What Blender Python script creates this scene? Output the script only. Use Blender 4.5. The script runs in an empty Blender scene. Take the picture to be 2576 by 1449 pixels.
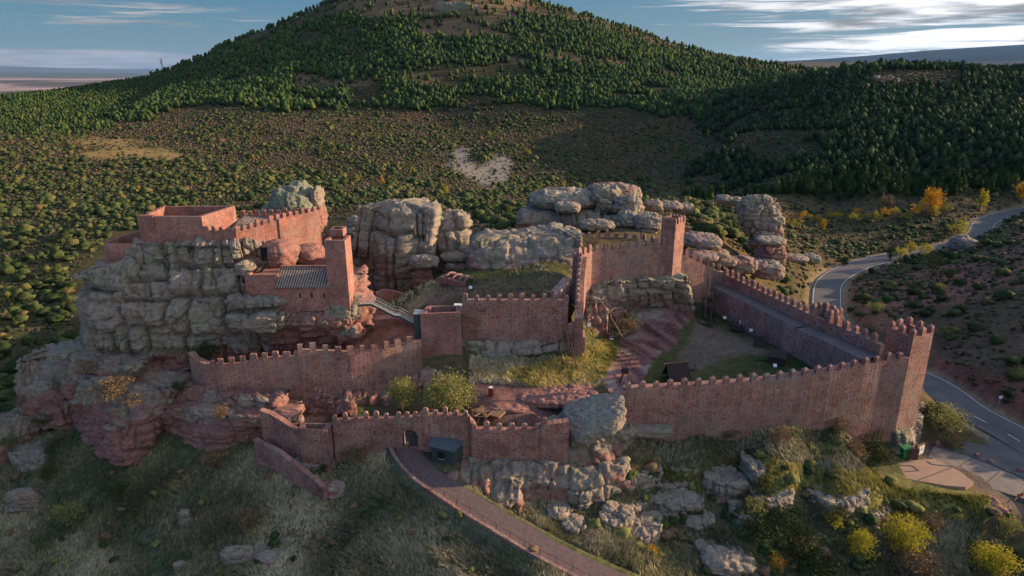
import bpy, bmesh, math, random
import numpy as np
from mathutils import Vector, Matrix

# ---------------------------------------------------------------- camera, world, sun, exposure
SC = bpy.context.scene
COL = SC.collection
CAM_H = 48.0
FOC = 2576 * 24.0 / 36.0
PITCH = math.atan(564.0 / FOC)
SP, CP = math.sin(PITCH), math.cos(PITCH)
cam = bpy.data.cameras.new('camera'); cam.lens = 24.0; cam.sensor_width = 36.0
cam.clip_start = 0.5; cam.clip_end = 120000
cam_o = bpy.data.objects.new('camera', cam); COL.objects.link(cam_o)
cam_o.location = (0, 0, CAM_H); cam_o.rotation_euler = (math.pi / 2 - PITCH, 0, 0)
SC.camera = cam_o

SUN_AZ, SUN_EL = math.radians(77), math.radians(13)
SUN_DIR = Vector((math.sin(SUN_AZ) * math.cos(SUN_EL), math.cos(SUN_AZ) * math.cos(SUN_EL), math.sin(SUN_EL)))
sl = bpy.data.lights.new('sun', 'SUN'); sl.energy = 4.4; sl.angle = math.radians(0.55); sl.color = (1.0, 0.68, 0.41)
so = bpy.data.objects.new('sun', sl); COL.objects.link(so); so.location = (80, 40, 120)
so.rotation_euler = SUN_DIR.to_track_quat('Z', 'Y').to_euler()
SC.view_settings.view_transform = 'Standard'
SC.view_settings.look = 'None'
SC.view_settings.gamma = 1.0
SC.view_settings.exposure = 1.18

def make_world():
    w = bpy.data.worlds.new('World'); SC.world = w; w.use_nodes = True
    nt = w.node_tree; N = nt.nodes; L = nt.links
    for n in list(N): N.remove(n)
    out = N.new('ShaderNodeOutputWorld'); bg = N.new('ShaderNodeBackground')
    sky = N.new('ShaderNodeTexSky'); sky.sky_type = 'NISHITA'; sky.sun_disc = False
    sky.sun_elevation = SUN_EL; sky.sun_rotation = SUN_AZ
    sky.altitude = 1300; sky.air_density = 1.0; sky.dust_density = 0.6; sky.ozone_density = 2.0
    bg.inputs['Strength'].default_value = 0.13
    tc = N.new('ShaderNodeTexCoord')
    sep = N.new('ShaderNodeSeparateXYZ'); L.new(tc.outputs['Generated'], sep.inputs[0])
    def M(op, a, b=None, c=None, clamp=False):
        n = N.new('ShaderNodeMath'); n.operation = op; n.use_clamp = clamp
        for i, v in enumerate((a, b, c)):
            if v is None: continue
            if isinstance(v, (int, float)): n.inputs[i].default_value = v
            else: L.new(v, n.inputs[i])
        return n.outputs[0]
    X, Y, Z = sep.outputs
    az = M('ARCTAN2', X, Y)                       # direction round the horizon
    el = M('ARCSINE', Z)
    def noise(su, sv, off, scale, det, rough=0.55, dist=0.0):
        cmb = N.new('ShaderNodeCombineXYZ')
        L.new(M('MULTIPLY', az, su), cmb.inputs[0]); L.new(M('MULTIPLY', el, sv), cmb.inputs[1]); cmb.inputs[2].default_value = off
        t = N.new('ShaderNodeTexNoise'); t.inputs['Scale'].default_value = scale; t.inputs['Detail'].default_value = det
        t.inputs['Roughness'].default_value = rough; t.inputs['Distortion'].default_value = dist
        L.new(cmb.outputs[0], t.inputs['Vector']); return t.outputs['Fac']
    n1 = noise(1.7, 44, 3.3, 2.0, 9, 0.68, 0.6)
    n2 = noise(0.9, 7, 8.1, 2.0, 3)
    right = M('SMOOTH_MIN', M('MULTIPLY', M('ADD', az, -0.05), 2.2), 1.0, 0.2)
    right = M('MAXIMUM', right, 0.0)
    leftlow = M('MULTIPLY', M('MULTIPLY', M('SUBTRACT', 0.085, el), 14.0, clamp=True), M('MULTIPLY', M('SUBTRACT', -0.25, az), 5.0, clamp=True))
    cov = M('ADD', M('ADD', M('MULTIPLY', n1, 1.0), M('MULTIPLY', n2, 0.75)), M('ADD', M('MULTIPLY', right, 0.235), M('MULTIPLY', leftlow, 0.20)))
    cm = N.new('ShaderNodeMapRange'); cm.interpolation_type = 'SMOOTHSTEP'
    L.new(cov, cm.inputs[0]); cm.inputs[1].default_value = 0.97; cm.inputs[2].default_value = 1.10
    # clouds go bright towards the sun and thin at their edges
    hi = noise(3.2, 30, 1.7, 2.0, 5)
    hm = N.new('ShaderNodeMapRange'); hm.interpolation_type = 'SMOOTHSTEP'; L.new(hi, hm.inputs[0]); hm.inputs[1].default_value = 0.36; hm.inputs[2].default_value = 0.56
    bright = M('ADD', M('MULTIPLY', M('ADD', M('MULTIPLY', right, 2.9), 0.7), hm.outputs[0]), 1.05)
    cc = N.new('ShaderNodeVectorMath'); cc.operation = 'SCALE'; cc.inputs[0].default_value = (0.98, 0.97, 1.0); L.new(bright, cc.inputs['Scale'])
    hs = N.new('ShaderNodeMix'); hs.data_type = 'RGBA'; hs.blend_type = 'MULTIPLY'; hs.inputs[0].default_value = 1.0
    L.new(sky.outputs[0], hs.inputs[6]); hs.inputs[7].default_value = SKY_TINT
    # thin veil low on the horizon
    veil = M('MULTIPLY', M('MULTIPLY', M('SUBTRACT', 0.55, el), 3.2, clamp=True), 0.93)
    rz_ = M('MULTIPLY', M('ADD', az, 0.35), 1.1, clamp=True)
    lowc = N.new('ShaderNodeMix'); lowc.data_type = 'RGBA'; L.new(rz_, lowc.inputs[0]); lowc.inputs[6].default_value = (0.15, 0.60, 0.95, 1); lowc.inputs[7].default_value = (0.42, 0.75, 1.04, 1)
    low2 = N.new('ShaderNodeMix'); low2.data_type = 'RGBA'; L.new(M('MULTIPLY', M('SUBTRACT', 0.10, el), 9.0, clamp=True), low2.inputs[0]); L.new(lowc.outputs[2], low2.inputs[6]); low2.inputs[7].default_value = (0.66, 0.90, 1.05, 1)
    mv = N.new('ShaderNodeMix'); mv.data_type = 'RGBA'; L.new(veil, mv.inputs[0]); L.new(hs.outputs[2], mv.inputs[6])
    L.new(low2.outputs[2], mv.inputs[7])
    mx = N.new('ShaderNodeMix'); mx.data_type = 'RGBA'
    L.new(M('MULTIPLY', cm.outputs[0], 0.92), mx.inputs[0]); L.new(mv.outputs[2], mx.inputs[6]); L.new(cc.outputs[0], mx.inputs[7])
    L.new(mx.outputs[2], bg.inputs['Color']); L.new(bg.outputs[0], out.inputs[0])
SKY_TINT = (0.62, 0.86, 1.12, 1)
make_world()

# ---------------------------------------------------------------- picture point -> place (2576-wide measuring grid)
def ray(px, py):
    u = (px - 1288) / FOC; v = (724.5 - py) / FOC
    return u, CP + v * SP, -SP + v * CP
def Pz(px, py, z):
    a, b, d = ray(px, py); t = (z - CAM_H) / d
    return Vector((a * t, b * t, z))
def Py(px, py, y):
    a, b, d = ray(px, py); t = y / b
    return Vector((a * t, y, CAM_H + d * t))
def proj(x, y, z):
    dz = z - CAM_H
    f = y * CP - dz * SP; up = y * SP + dz * CP
    f = np.maximum(f, 1e-3)
    return 1288 + FOC * x / f, 724.5 - FOC * up / f

# ---------------------------------------------------------------- noise
def _h(ix, iy, iz, s):
    n = (ix.astype(np.int64) * 374761393 + iy.astype(np.int64) * 668265263 + iz.astype(np.int64) * 2147483647 + s * 974634777) & 0xffffffff
    n = ((n ^ (n >> 13)) * 1274126177) & 0xffffffff
    n = ((n ^ (n >> 16)) * 2246822519) & 0xffffffff
    return ((n ^ (n >> 15)) & 0xffffff) / float(0xffffff)
def vnoise(P, s=0):
    F = np.floor(P); f = P - F; f = f * f * (3 - 2 * f)
    I = F.astype(np.int64); r = 0
    for a in (0, 1):
        wa = f[:, 0] if a else 1 - f[:, 0]
        for b in (0, 1):
            wb = f[:, 1] if b else 1 - f[:, 1]
            for c in (0, 1):
                wc = f[:, 2] if c else 1 - f[:, 2]
                r = r + wa * wb * wc * _h(I[:, 0] + a, I[:, 1] + b, I[:, 2] + c, s)
    return r
def fbm(P, oct=4, s=0, g=0.5):
    r = 0; a = 1; t = 0
    for o in range(oct):
        r = r + a * (vnoise(P, s + o) - 0.5); t += a; a *= g; P = P * 2.03 + 7.1
    return r / t * 2
def worley(P, s=0):
    I = np.floor(P).astype(np.int64); n = len(P)
    f1 = np.full(n, 9.0); f2 = np.full(n, 9.0); cid = np.zeros(n); O = np.zeros((n, 3))
    for a in (-1, 0, 1):
        for b in (-1, 0, 1):
            for c in (-1, 0, 1):
                jx, jy, jz = I[:, 0] + a, I[:, 1] + b, I[:, 2] + c
                h = _h(jx, jy, jz, s)
                qx = jx + 0.15 + 0.7 * h; qy = jy + 0.15 + 0.7 * _h(jx, jy, jz, s + 1); qz = jz + 0.15 + 0.7 * _h(jx, jy, jz, s + 2)
                d = ((P[:, 0] - qx) ** 4 + (P[:, 1] - qy) ** 4 + (P[:, 2] - qz) ** 4) ** 0.25
                m = d < f1
                f2 = np.where(m, f1, np.minimum(f2, d)); cid = np.where(m, h, cid); f1 = np.where(m, d, f1)
                O[m, 0] = (P[:, 0] - qx)[m]; O[m, 1] = (P[:, 1] - qy)[m]; O[m, 2] = (P[:, 2] - qz)[m]
    return f1, f2, cid, O
def facet(O, cid):
    a = (cid * 9173.13) % 1.0 * 6.283; b = (cid * 3571.7) % 1.0 * 2 - 1; c = np.sqrt(1 - b * b)
    return O[:, 0] * np.cos(a) * c + O[:, 1] * np.sin(a) * c + O[:, 2] * b
def sstep(a, b, x):
    t = np.clip((x - a) / (b - a), 0, 1); return t * t * (3 - 2 * t)

# ---------------------------------------------------------------- object helpers
def tag(o, label=None, cat=None, group=None, kind=None):
    if label: o['label'] = label
    if cat: o['category'] = cat
    if group: o['group'] = group
    if kind: o['kind'] = kind
    return o
def empty(name, loc=(0, 0, 0), rz=0, label=None, cat=None, group=None):
    o = bpy.data.objects.new(name, None); COL.objects.link(o); o.location = loc; o.rotation_euler = (0, 0, rz)
    o.empty_display_size = 0.5
    return tag(o, label, cat, group)
def link(name, me, parent=None, loc=None):
    o = bpy.data.objects.new(name, me); COL.objects.link(o)
    if parent is not None: o.parent = parent
    if loc is not None: o.location = loc
    return o
def np_mesh(name, V, F, mats, col=None, tint=None, uv=None, smooth=False, midx=None):
    """V (n,3), F (m,k) one face size for the whole array, or a list of arrays"""
    me = bpy.data.meshes.new(name)
    Fs = F if isinstance(F, list) else [F]
    V = np.ascontiguousarray(V, dtype=np.float32)
    me.vertices.add(len(V)); me.vertices.foreach_set('co', V.ravel())
    tot = sum(f.size for f in Fs); nf = sum(len(f) for f in Fs)
    me.loops.add(tot); me.loops.foreach_set('vertex_index', np.concatenate([f.ravel() for f in Fs]).astype(np.int32))
    me.polygons.add(nf)
    sizes = np.concatenate([np.full(len(f), f.shape[1]) for f in Fs]); st = np.concatenate([[0], np.cumsum(sizes)[:-1]])
    me.polygons.foreach_set('loop_start', st.astype(np.int32)); me.polygons.foreach_set('loop_total', sizes.astype(np.int32))
    if smooth: me.polygons.foreach_set('use_smooth', np.ones(nf, dtype=bool))
    if midx is not None: me.polygons.foreach_set('material_index', np.asarray(midx, dtype=np.int32))
    for m in (mats if isinstance(mats, (list, tuple)) else [mats]): me.materials.append(m)
    me.update(calc_edges=True)
    if col is not None:
        a = me.attributes.new('col', 'FLOAT_COLOR', 'POINT')
        c = np.ones((len(V), 4), dtype=np.float32); c[:, :3] = col; a.data.foreach_set('color', c.ravel())
    if tint is not None:
        a = me.attributes.new('tint', 'FLOAT', 'POINT'); a.data.foreach_set('value', np.asarray(tint, dtype=np.float32))
    if uv is not None:
        l = me.uv_layers.new(name='UVMap'); l.data.foreach_set('uv', np.asarray(uv, dtype=np.float32).ravel())
    return me
class MB:
    """collects simple solids, with wall-style UVs (metres along, metres up), into one mesh"""
    def __init__(s): s.v = []; s.f = []
    def add(s, vs, fs):
        o = len(s.v); s.v += [tuple(v) for v in vs]; s.f += [tuple(i + o for i in f) for f in fs]
    def box(s, a, b, rz=0, org=(0, 0, 0)):
        x0, y0, z0 = a; x1, y1, z1 = b
        vs = [(x0, y0, z0), (x1, y0, z0), (x1, y1, z0), (x0, y1, z0), (x0, y0, z1), (x1, y0, z1), (x1, y1, z1), (x0, y1, z1)]
        c, n = math.cos(rz), math.sin(rz)
        vs = [(org[0] + x * c - y * n, org[1] + x * n + y * c, org[2] + z) for x, y, z in vs]
        s.add(vs, [(3, 2, 1, 0), (4, 5, 6, 7), (0, 1, 5, 4), (1, 2, 6, 5), (2, 3, 7, 6), (3, 0, 4, 7)])
    def beam(s, a, b, w=0.15, h=None):
        a, b = Vector(a), Vector(b); h = h or w; d = (b - a).normalized()
        up = Vector((0, 0, 1)) if abs(d.z) < 0.95 else Vector((1, 0, 0))
        x = d.cross(up).normalized() * w / 2; y = x.cross(d).normalized() * h / 2
        vs = [a - x - y, a + x - y, a + x + y, a - x + y, b - x - y, b + x - y, b + x + y, b - x + y]
        s.add(vs, [(3, 2, 1, 0), (4, 5, 6, 7), (0, 1, 5, 4), (1, 2, 6, 5), (2, 3, 7, 6), (3, 0, 4, 7)])
    def cyl(s, a, b, r0, r1=None, n=10):
        a, b = Vector(a), Vector(b); r1 = r0 if r1 is None else r1; d = (b - a).normalized()
        up = Vector((0, 0, 1)) if abs(d.z) < 0.95 else Vector((1, 0, 0))
        x = d.cross(up).normalized(); y = x.cross(d).normalized()
        vs = []
        for p, r in ((a, r0), (b, r1)):
            for i in range(n):
                t = 2 * math.pi * i / n; vs.append(p + x * math.cos(t) * r + y * math.sin(t) * r)
        fs = [(i, (i + 1) % n, n + (i + 1) % n, n + i) for i in range(n)] + [tuple(range(n))[::-1], tuple(range(n, 2 * n))]
        s.add(vs, fs)
    def prism(s, poly, z0, z1):
        """poly list of (x,y); z0,z1 numbers or lists"""
        n = len(poly); a = z0 if isinstance(z0, (list, tuple)) else [z0] * n; b = z1 if isinstance(z1, (list, tuple)) else [z1] * n
        vs = [(p[0], p[1], a[i]) for i, p in enumerate(poly)] + [(p[0], p[1], b[i]) for i, p in enumerate(poly)]
        s.add(vs, [tuple(range(n))[::-1], tuple(range(n, 2 * n))] + [(i, (i + 1) % n, n + (i + 1) % n, n + i) for i in range(n)])
    def mesh(s, name, mats, bevel=0):
        me = bpy.data.meshes.new(name); me.from_pydata(s.v, [], s.f)
        bm = bmesh.new(); bm.from_mesh(me); bmesh.ops.recalc_face_normals(bm, faces=bm.faces)
        if bevel: bmesh.ops.bevel(bm, geom=bm.edges[:], offset=bevel, segments=1, affect='EDGES')
        uvl = bm.loops.layers.uv.new('UVMap')
        for f in bm.faces:
            n = f.normal
            if abs(n.z) > 0.75:
                for l in f.loops: l[uvl].uv = (l.vert.co.x, l.vert.co.y)
            else:
                t = Vector((-n.y, n.x, 0)).normalized()
                for l in f.loops: l[uvl].uv = (l.vert.co.dot(t), l.vert.co.z)
        bm.to_mesh(me); bm.free()
        for m in (mats if isinstance(mats, (list, tuple)) else [mats]): me.materials.append(m)
        return me
    def build(s, name, mats, parent=None, bevel=0):
        return link(name, s.mesh(name, mats, bevel), parent)
def copy_tree(o, parent=None):
    c = o.copy(); COL.objects.link(c)
    if parent is not None: c.parent = parent
    for ch in [q for q in KIDS.get(o.name, [])]: copy_tree(ch, c)
    return c
KIDS = {}

# ---------------------------------------------------------------- materials
class NB:
    def __init__(s, name):
        s.m = bpy.data.materials.new(name); s.m.use_nodes = True; s.N = s.m.node_tree.nodes; s.L = s.m.node_tree.links
        s.b = s.N['Principled BSDF']; s.b.inputs['Roughness'].default_value = 0.9
        s.b.inputs['Specular IOR Level'].default_value = 0.25
    def n(s, t, **k):
        x = s.N.new('ShaderNode' + t)
        for a, b in k.items(): setattr(x, a, b)
        return x
    def lk(s, a, b): s.L.new(a, b)
    def val(s, sock, v):
        if isinstance(v, (int, float, tuple)): sock.default_value = v
        else: s.lk(v, sock)
    def math(s, op, a, b=None, clamp=False):
        x = s.n('Math', operation=op, use_clamp=clamp); s.val(x.inputs[0], a)
        if b is not None: s.val(x.inputs[1], b)
        return x.outputs[0]
    def mix(s, f, a, b, blend='MIX'):
        x = s.n('Mix', data_type='RGBA', blend_type=blend); s.val(x.inputs[0], f); s.val(x.inputs[6], a); s.val(x.inputs[7], b); return x.outputs[2]
    def obj(s):
        return s.n('TexCoord').outputs['Object']
    def geo(s):
        return s.n('NewGeometry').outputs['Position']
    def uvc(s):
        return s.n('TexCoord').outputs['UV']
    def mapping(s, v, scale, loc=(0, 0, 0)):
        x = s.n('Mapping'); s.lk(v, x.inputs[0]); x.inputs['Scale'].default_value = scale; x.inputs['Location'].default_value = loc; return x.outputs[0]
    def noise(s, v, scale, det=4, rough=0.55):
        x = s.n('TexNoise'); s.lk(v, x.inputs['Vector']); x.inputs['Scale'].default_value = scale; x.inputs['Detail'].default_value = det; x.inputs['Roughness'].default_value = rough
        return x.outputs['Fac']
    def ramp(s, f, stops):
        x = s.n('ValToRGB'); s.lk(f, x.inputs[0]); e = x.color_ramp.elements
        while len(e) > 1: e.remove(e[-1])
        e[0].position = stops[0][0]; e[0].color = (*stops[0][1], 1) if len(stops[0][1]) == 3 else stops[0][1]
        for p, c in stops[1:]:
            q = e.new(p); q.color = (*c, 1)
        return x.outputs[0]
    def rng(s, f, a, b, c=0.0, d=1.0):
        x = s.n('MapRange', interpolation_type='SMOOTHSTEP'); s.lk(f, x.inputs[0])
        for i, q in enumerate((a, b, c, d)): x.inputs[i + 1].default_value = q
        return x.outputs[0]
    def bump(s, h, dist=0.1, st=0.6):
        x = s.n('Bump'); s.lk(h, x.inputs['Height']); x.inputs['Distance'].default_value = dist; x.inputs['Strength'].default_value = st
        s.lk(x.outputs[0], s.b.inputs['Normal'])
    def col(s, c): s.val(s.b.inputs['Base Color'], c)
def c4(r, g, b): return (r, g, b, 1)

def mat_stone(name, stone=(0.275, 0.132, 0.102), dark=(0.19, 0.09, 0.072), mortar=(0.41, 0.28, 0.235), grey=0.5, scale=1.0, mw=0.09):
    k = NB(name); uv = k.uvc()
    w = k.n('TexNoise'); k.lk(uv, w.inputs['Vector']); w.inputs['Scale'].default_value = 1.3
    wm = k.mix(0.06, uv, w.outputs['Color'])
    v = k.mapping(wm, (1.6 * scale, 2.9 * scale, 1))
    vo = k.n('TexVoronoi', voronoi_dimensions='2D', feature='DISTANCE_TO_EDGE'); k.lk(v, vo.inputs['Vector']); vo.inputs['Scale'].default_value = 1; vo.inputs['Randomness'].default_value = 0.75
    vc = k.n('TexVoronoi', voronoi_dimensions='2D', feature='F1'); k.lk(v, vc.inputs['Vector']); vc.inputs['Scale'].default_value = 1; vc.inputs['Randomness'].default_value = 0.75
    sx = k.n('SeparateXYZ'); k.lk(vc.outputs['Color'], sx.inputs[0])
    st = k.ramp(sx.outputs[0], [(0, dark), (0.45, stone), (0.8, tuple(min(1, q * 1.15) for q in stone)), (1.0, tuple(0.5 * q + 0.10 for q in stone))])
    g = k.geo(); big = k.noise(g, 0.11, 5, 0.6); mid = k.noise(g, 0.55, 5, 0.65); fine = k.noise(g, 6.0, 3)
    mask = k.rng(vo.outputs['Distance'], mw * 0.4, mw * 1.5)
    mstr = k.rng(mid, 0.35, 0.6, 0.25, 1.0)
    mm = k.math('ADD', mask, k.math('SUBTRACT', 1.0, mstr), True)
    c = k.mix(mm, c4(*mortar), st)
    # grey lichen and rain wash
    c = k.mix(1.0, c, k.ramp(k.noise(g, 0.23, 6, 0.7), [(0.32, (0.6, 0.58, 0.6)), (0.5, (1.0, 1.0, 1.0)), (0.68, (1.3, 1.27, 1.25))]), 'MULTIPLY')
    gm = k.math('MULTIPLY', k.rng(big, 0.47, 0.60), grey)
    c = k.mix(k.math('MULTIPLY', gm, k.rng(mid, 0.3, 0.6)), c, c4(0.26, 0.225, 0.18))
    gs = k.math('MULTIPLY', k.rng(k.noise(k.mapping(g, (1.2, 1.2, 0.22)), 1.0, 4), 0.50, 0.68), 0.6)
    c = k.mix(gs, c, c4(0.17, 0.11, 0.10))
    c = k.mix(1.0, c, k.ramp(fine, [(0.25, (0.78, 0.76, 0.76)), (0.75, (1.2, 1.2, 1.2))]), 'MULTIPLY')
    k.col(c)
    h = k.math('ADD', k.math('MULTIPLY', mask, 1.0), k.math('MULTIPLY', fine, 0.7)); k.bump(h, 0.07, 0.8)
    return k.m
def mat_rock(name, grey=(0.285, 0.240, 0.198), red=(0.27, 0.135, 0.112)):
    """attribute tint: 0 grey weathered crust .. 1 fresh red sandstone"""
    k = NB(name); g = k.geo()
    a = k.n('Attribute', attribute_name='tint'); t = a.outputs['Fac']
    n1 = k.noise(g, 0.22, 6, 0.65); n2 = k.noise(k.mapping(g, (0.7, 0.7, 1.6)), 0.9, 6, 0.7); n3 = k.noise(g, 5.5, 4, 0.7); st = k.noise(k.mapping(g, (0.12, 0.12, 2.2)), 1.0, 5, 0.65)
    vs = k.noise(k.mapping(g, (1.5, 1.5, 0.18)), 1.0, 4, 0.6)
    f = k.math('ADD', k.math('ADD', t, 0.07), k.math('MULTIPLY', k.math('SUBTRACT', n2, 0.5), 1.3))
    f = k.rng(f, 0.35, 0.62)
    gr = k.ramp(st, [(0.3, tuple(q * 0.72 for q in grey)), (0.55, grey), (0.75, (grey[0] * 1.25, grey[1] * 1.22, grey[2] * 1.15))])
    gr = k.mix(k.rng(n1, 0.42, 0.62), gr, c4(grey[0] * 0.86, grey[1] * 0.95, grey[2] * 0.82))
    rd = k.ramp(st, [(0.3, tuple(q * 0.68 for q in red)), (0.5, red), (0.72, (red[0] * 1.25, red[1] * 1.35, red[2] * 1.35))])
    c = k.mix(f, gr, rd)
    c = k.mix(k.math('MULTIPLY', k.rng(vs, 0.55, 0.68), 0.6), c, c4(0.10, 0.085, 0.08))          # dark water streaks
    lw = k.math('MULTIPLY', k.rng(k.noise(g, 1.6, 6, 0.75), 0.57, 0.64), k.math('SUBTRACT', 1.0, k.math('MULTIPLY', f, 0.75)))
    c = k.mix(k.math('MULTIPLY', lw, 0.6), c, c4(0.46, 0.45, 0.42))                                # pale lichen
    c = k.mix(k.math('MULTIPLY', k.rng(k.noise(g, 0.5, 5, 0.7), 0.63, 0.72), 0.6), c, c4(0.33, 0.19, 0.07))   # ochre lichen
    c = k.mix(1.0, c, k.ramp(n3, [(0.25, (0.7, 0.7, 0.7)), (0.75, (1.25, 1.25, 1.25))]), 'MULTIPLY')
    k.col(c)
    h = k.math('ADD', k.math('MULTIPLY', n3, 0.5), k.math('ADD', k.math('MULTIPLY', st, 1.1), k.math('MULTIPLY', n2, 0.8))); k.bump(h, 0.35, 0.9)
    return k.m
def mat_ground():
    k = NB('ground'); k.b.inputs['Specular IOR Level'].default_value = 0.0; k.b.inputs['Roughness'].default_value = 1.0; g = k.geo(); a = k.n('Attribute', attribute_name='col').outputs['Color']
    n1 = k.noise(g, 0.9, 6, 0.7); n2 = k.noise(g, 7.0, 4, 0.7); n0 = k.noise(g, 0.06, 5, 0.6)
    c = k.mix(1.0, a, k.ramp(n1, [(0.25, (0.55, 0.56, 0.5)), (0.75, (1.45, 1.42, 1.4))]), 'MULTIPLY')
    c = k.mix(1.0, c, k.ramp(n2, [(0.25, (0.6, 0.6, 0.6)), (0.75, (1.4, 1.4, 1.4))]), 'MULTIPLY')
    c = k.mix(1.0, c, k.ramp(n0, [(0.3, (0.82, 0.86, 0.82)), (0.7, (1.18, 1.12, 1.1))]), 'MULTIPLY')
    k.col(c); k.bump(k.math('ADD', k.math('MULTIPLY', n1, 1.0), k.math('MULTIPLY', n2, 0.25)), 0.45, 0.9)
    return k.m
def mat_foliage(name, stops, rnd='attr', trans=0.0):
    k = NB(name)
    if rnd == 'attr': f = k.n('Attribute', attribute_name='tint').outputs['Fac']
    else: f = k.n('ObjectInfo').outputs['Random']
    c = k.ramp(f, stops)
    n = k.noise(k.geo(), 1.7, 3)
    c = k.mix(1.0, c, k.ramp(n, [(0.3, (0.65, 0.7, 0.65)), (0.7, (1.4, 1.3, 1.25))]), 'MULTIPLY')
    k.col(c); k.b.inputs['Roughness'].default_value = 0.9; k.b.inputs['Specular IOR Level'].default_value = 0.12
    if trans:
        t = k.n('BsdfTranslucent'); k.lk(c, t.inputs[0]); m = k.n('MixShader'); m.inputs[0].default_value = trans
        k.lk(k.b.outputs[0], m.inputs[1]); k.lk(t.outputs[0], m.inputs[2]); k.lk(m.outputs[0], k.N['Material Output'].inputs[0])
    return k.m
def mat_plain(name, c, rough=0.8, metal=0.0, var=0.25, sc=3.0, bump=0.0):
    k = NB(name); n = k.noise(k.geo(), sc, 5, 0.65)
    cc = k.mix(1.0, c4(*c), k.ramp(n, [(0.25, (1 - var,) * 3), (0.75, (1 + var,) * 3)]), 'MULTIPLY')
    k.col(cc); k.b.inputs['Roughness'].default_value = rough; k.b.inputs['Metallic'].default_value = metal
    if bump: k.bump(n, bump, 0.7)
    return k.m
def mat_tiles(name):
    k = NB(name); uv = k.uvc(); s = k.n('SeparateXYZ'); k.lk(uv, s.inputs[0])
    r = k.math('FRACT', k.math('MULTIPLY', s.outputs[0], 2.6)); r2 = k.math('FRACT', k.math('MULTIPLY', s.outputs[1], 2.4))
    m = k.rng(k.math('ABSOLUTE', k.math('SUBTRACT', r, 0.5)), 0.18, 0.34)
    n = k.noise(k.mapping(uv, (2.6, 2.4, 1)), 1.0, 2)
    c = k.mix(m, k.ramp(n, [(0.3, (0.30, 0.19, 0.13)), (0.5, (0.42, 0.36, 0.29)), (0.7, (0.26, 0.12, 0.09))]), c4(0.09, 0.07, 0.06))
    c = k.mix(k.math('MULTIPLY', k.rng(r2, 0.85, 1.0), 0.5), c, c4(0.1, 0.07, 0.06))
    k.col(c); k.bump(k.math('SUBTRACT', 1.0, m), 0.12, 1.0); return k.m

MT = {}
MT['stone'] = mat_stone('red_stone_masonry')
MT['stone_fine'] = mat_stone('fine_red_masonry', (0.29, 0.135, 0.115), (0.23, 0.105, 0.09), (0.43, 0.27, 0.23), 0.15, 1.5, 0.06)
MT['stone_keep'] = mat_stone('keep_masonry', (0.33, 0.145, 0.11), (0.25, 0.105, 0.085), (0.42, 0.25, 0.20), 0.35, 1.3, 0.07)
MT['stone_grey'] = mat_stone('weathered_masonry', (0.27, 0.155, 0.135), (0.18, 0.105, 0.095), (0.42, 0.32, 0.29), 0.95, 1.0, 0.10)
MT['rock'] = mat_rock('sandstone_rock')
MT['rock_dome'] = mat_rock('green_grey_rock', (0.20, 0.215, 0.165), (0.33, 0.15, 0.10))
MT['ground'] = mat_ground()
MT['asphalt'] = mat_plain('asphalt', (0.10, 0.10, 0.10), 0.85, 0, 0.32, 0.35)
MT['park'] = mat_plain('worn_parking_gravel', (0.20, 0.17, 0.145), 0.9, 0, 0.4, 0.5)
MT['cobble'] = mat_plain('red_cobble', (0.115, 0.082, 0.08), 0.9, 0, 0.35, 2.2, 0.05)
MT['walkway'] = mat_plain('dark_walkway_paving', (0.13, 0.11, 0.11), 0.9, 0, 0.3, 1.5, 0.05)
MT['paint'] = mat_plain('white_road_paint', (0.62, 0.62, 0.60), 0.7, 0, 0.15, 3)
MT['wood'] = mat_plain('dark_weathered_timber', (0.045, 0.035, 0.03), 0.8, 0, 0.3, 6)
MT['wood_light'] = mat_plain('light_timber', (0.20, 0.13, 0.08), 0.8, 0, 0.3, 6)
MT['rope'] = mat_plain('rope', (0.28, 0.22, 0.12), 0.9, 0, 0.2, 6)
MT['greenmetal'] = mat_plain('dark_green_cladding', (0.045, 0.062, 0.062), 0.6, 0.0, 0.12, 1)
MT['roofmetal'] = mat_plain('blue_grey_roof_sheet', (0.075, 0.105, 0.12), 0.55, 0.0, 0.1, 1)
MT['steel'] = mat_plain('galvanised_steel', (0.42, 0.42, 0.38), 0.55, 0.4, 0.1, 3)
MT['post'] = mat_plain('black_iron', (0.02, 0.02, 0.022), 0.6, 0.2, 0.1, 3)
MT['dark'] = mat_plain('dark_opening', (0.012, 0.01, 0.01), 0.95, 0, 0.1, 3)
MT['white'] = mat_plain('white_board', (0.72, 0.74, 0.72), 0.6, 0, 0.05, 3)
MT['sand'] = mat_plain('ochre_gravel', (0.33, 0.22, 0.16), 0.95, 0, 0.15, 0.8)
MT['tiles'] = mat_tiles('clay_roof_tiles')
MT['bin'] = mat_plain('green_bin_plastic', (0.03, 0.17, 0.06), 0.5, 0, 0.15, 2)
MT['bark'] = mat_plain('bark', (0.10, 0.075, 0.055), 0.9, 0, 0.3, 5)
MT['glass'] = mat_plain('skylight_glass', (0.25, 0.42, 0.50), 0.25, 0, 0.05, 2)
PINE = [(0.0, (0.018, 0.040, 0.014)), (0.5, (0.033, 0.066, 0.020)), (0.85, (0.055, 0.09, 0.025)), (1.0, (0.085, 0.11, 0.03))]
SCRUB = [(0.0, (0.022, 0.038, 0.014)), (0.45, (0.042, 0.064, 0.022)), (0.8, (0.065, 0.085, 0.030)), (0.93, (0.10, 0.105, 0.035)), (1.0, (0.13, 0.10, 0.05))]
MT['pine'] = mat_foliage('pine_foliage', PINE, 'attr')
MT['pine_d'] = mat_foliage('dark_pine_foliage', [(0.0, (0.014, 0.032, 0.014)), (0.5, (0.024, 0.050, 0.019)), (0.85, (0.040, 0.070, 0.024)), (1.0, (0.065, 0.09, 0.03))], 'attr')
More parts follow.
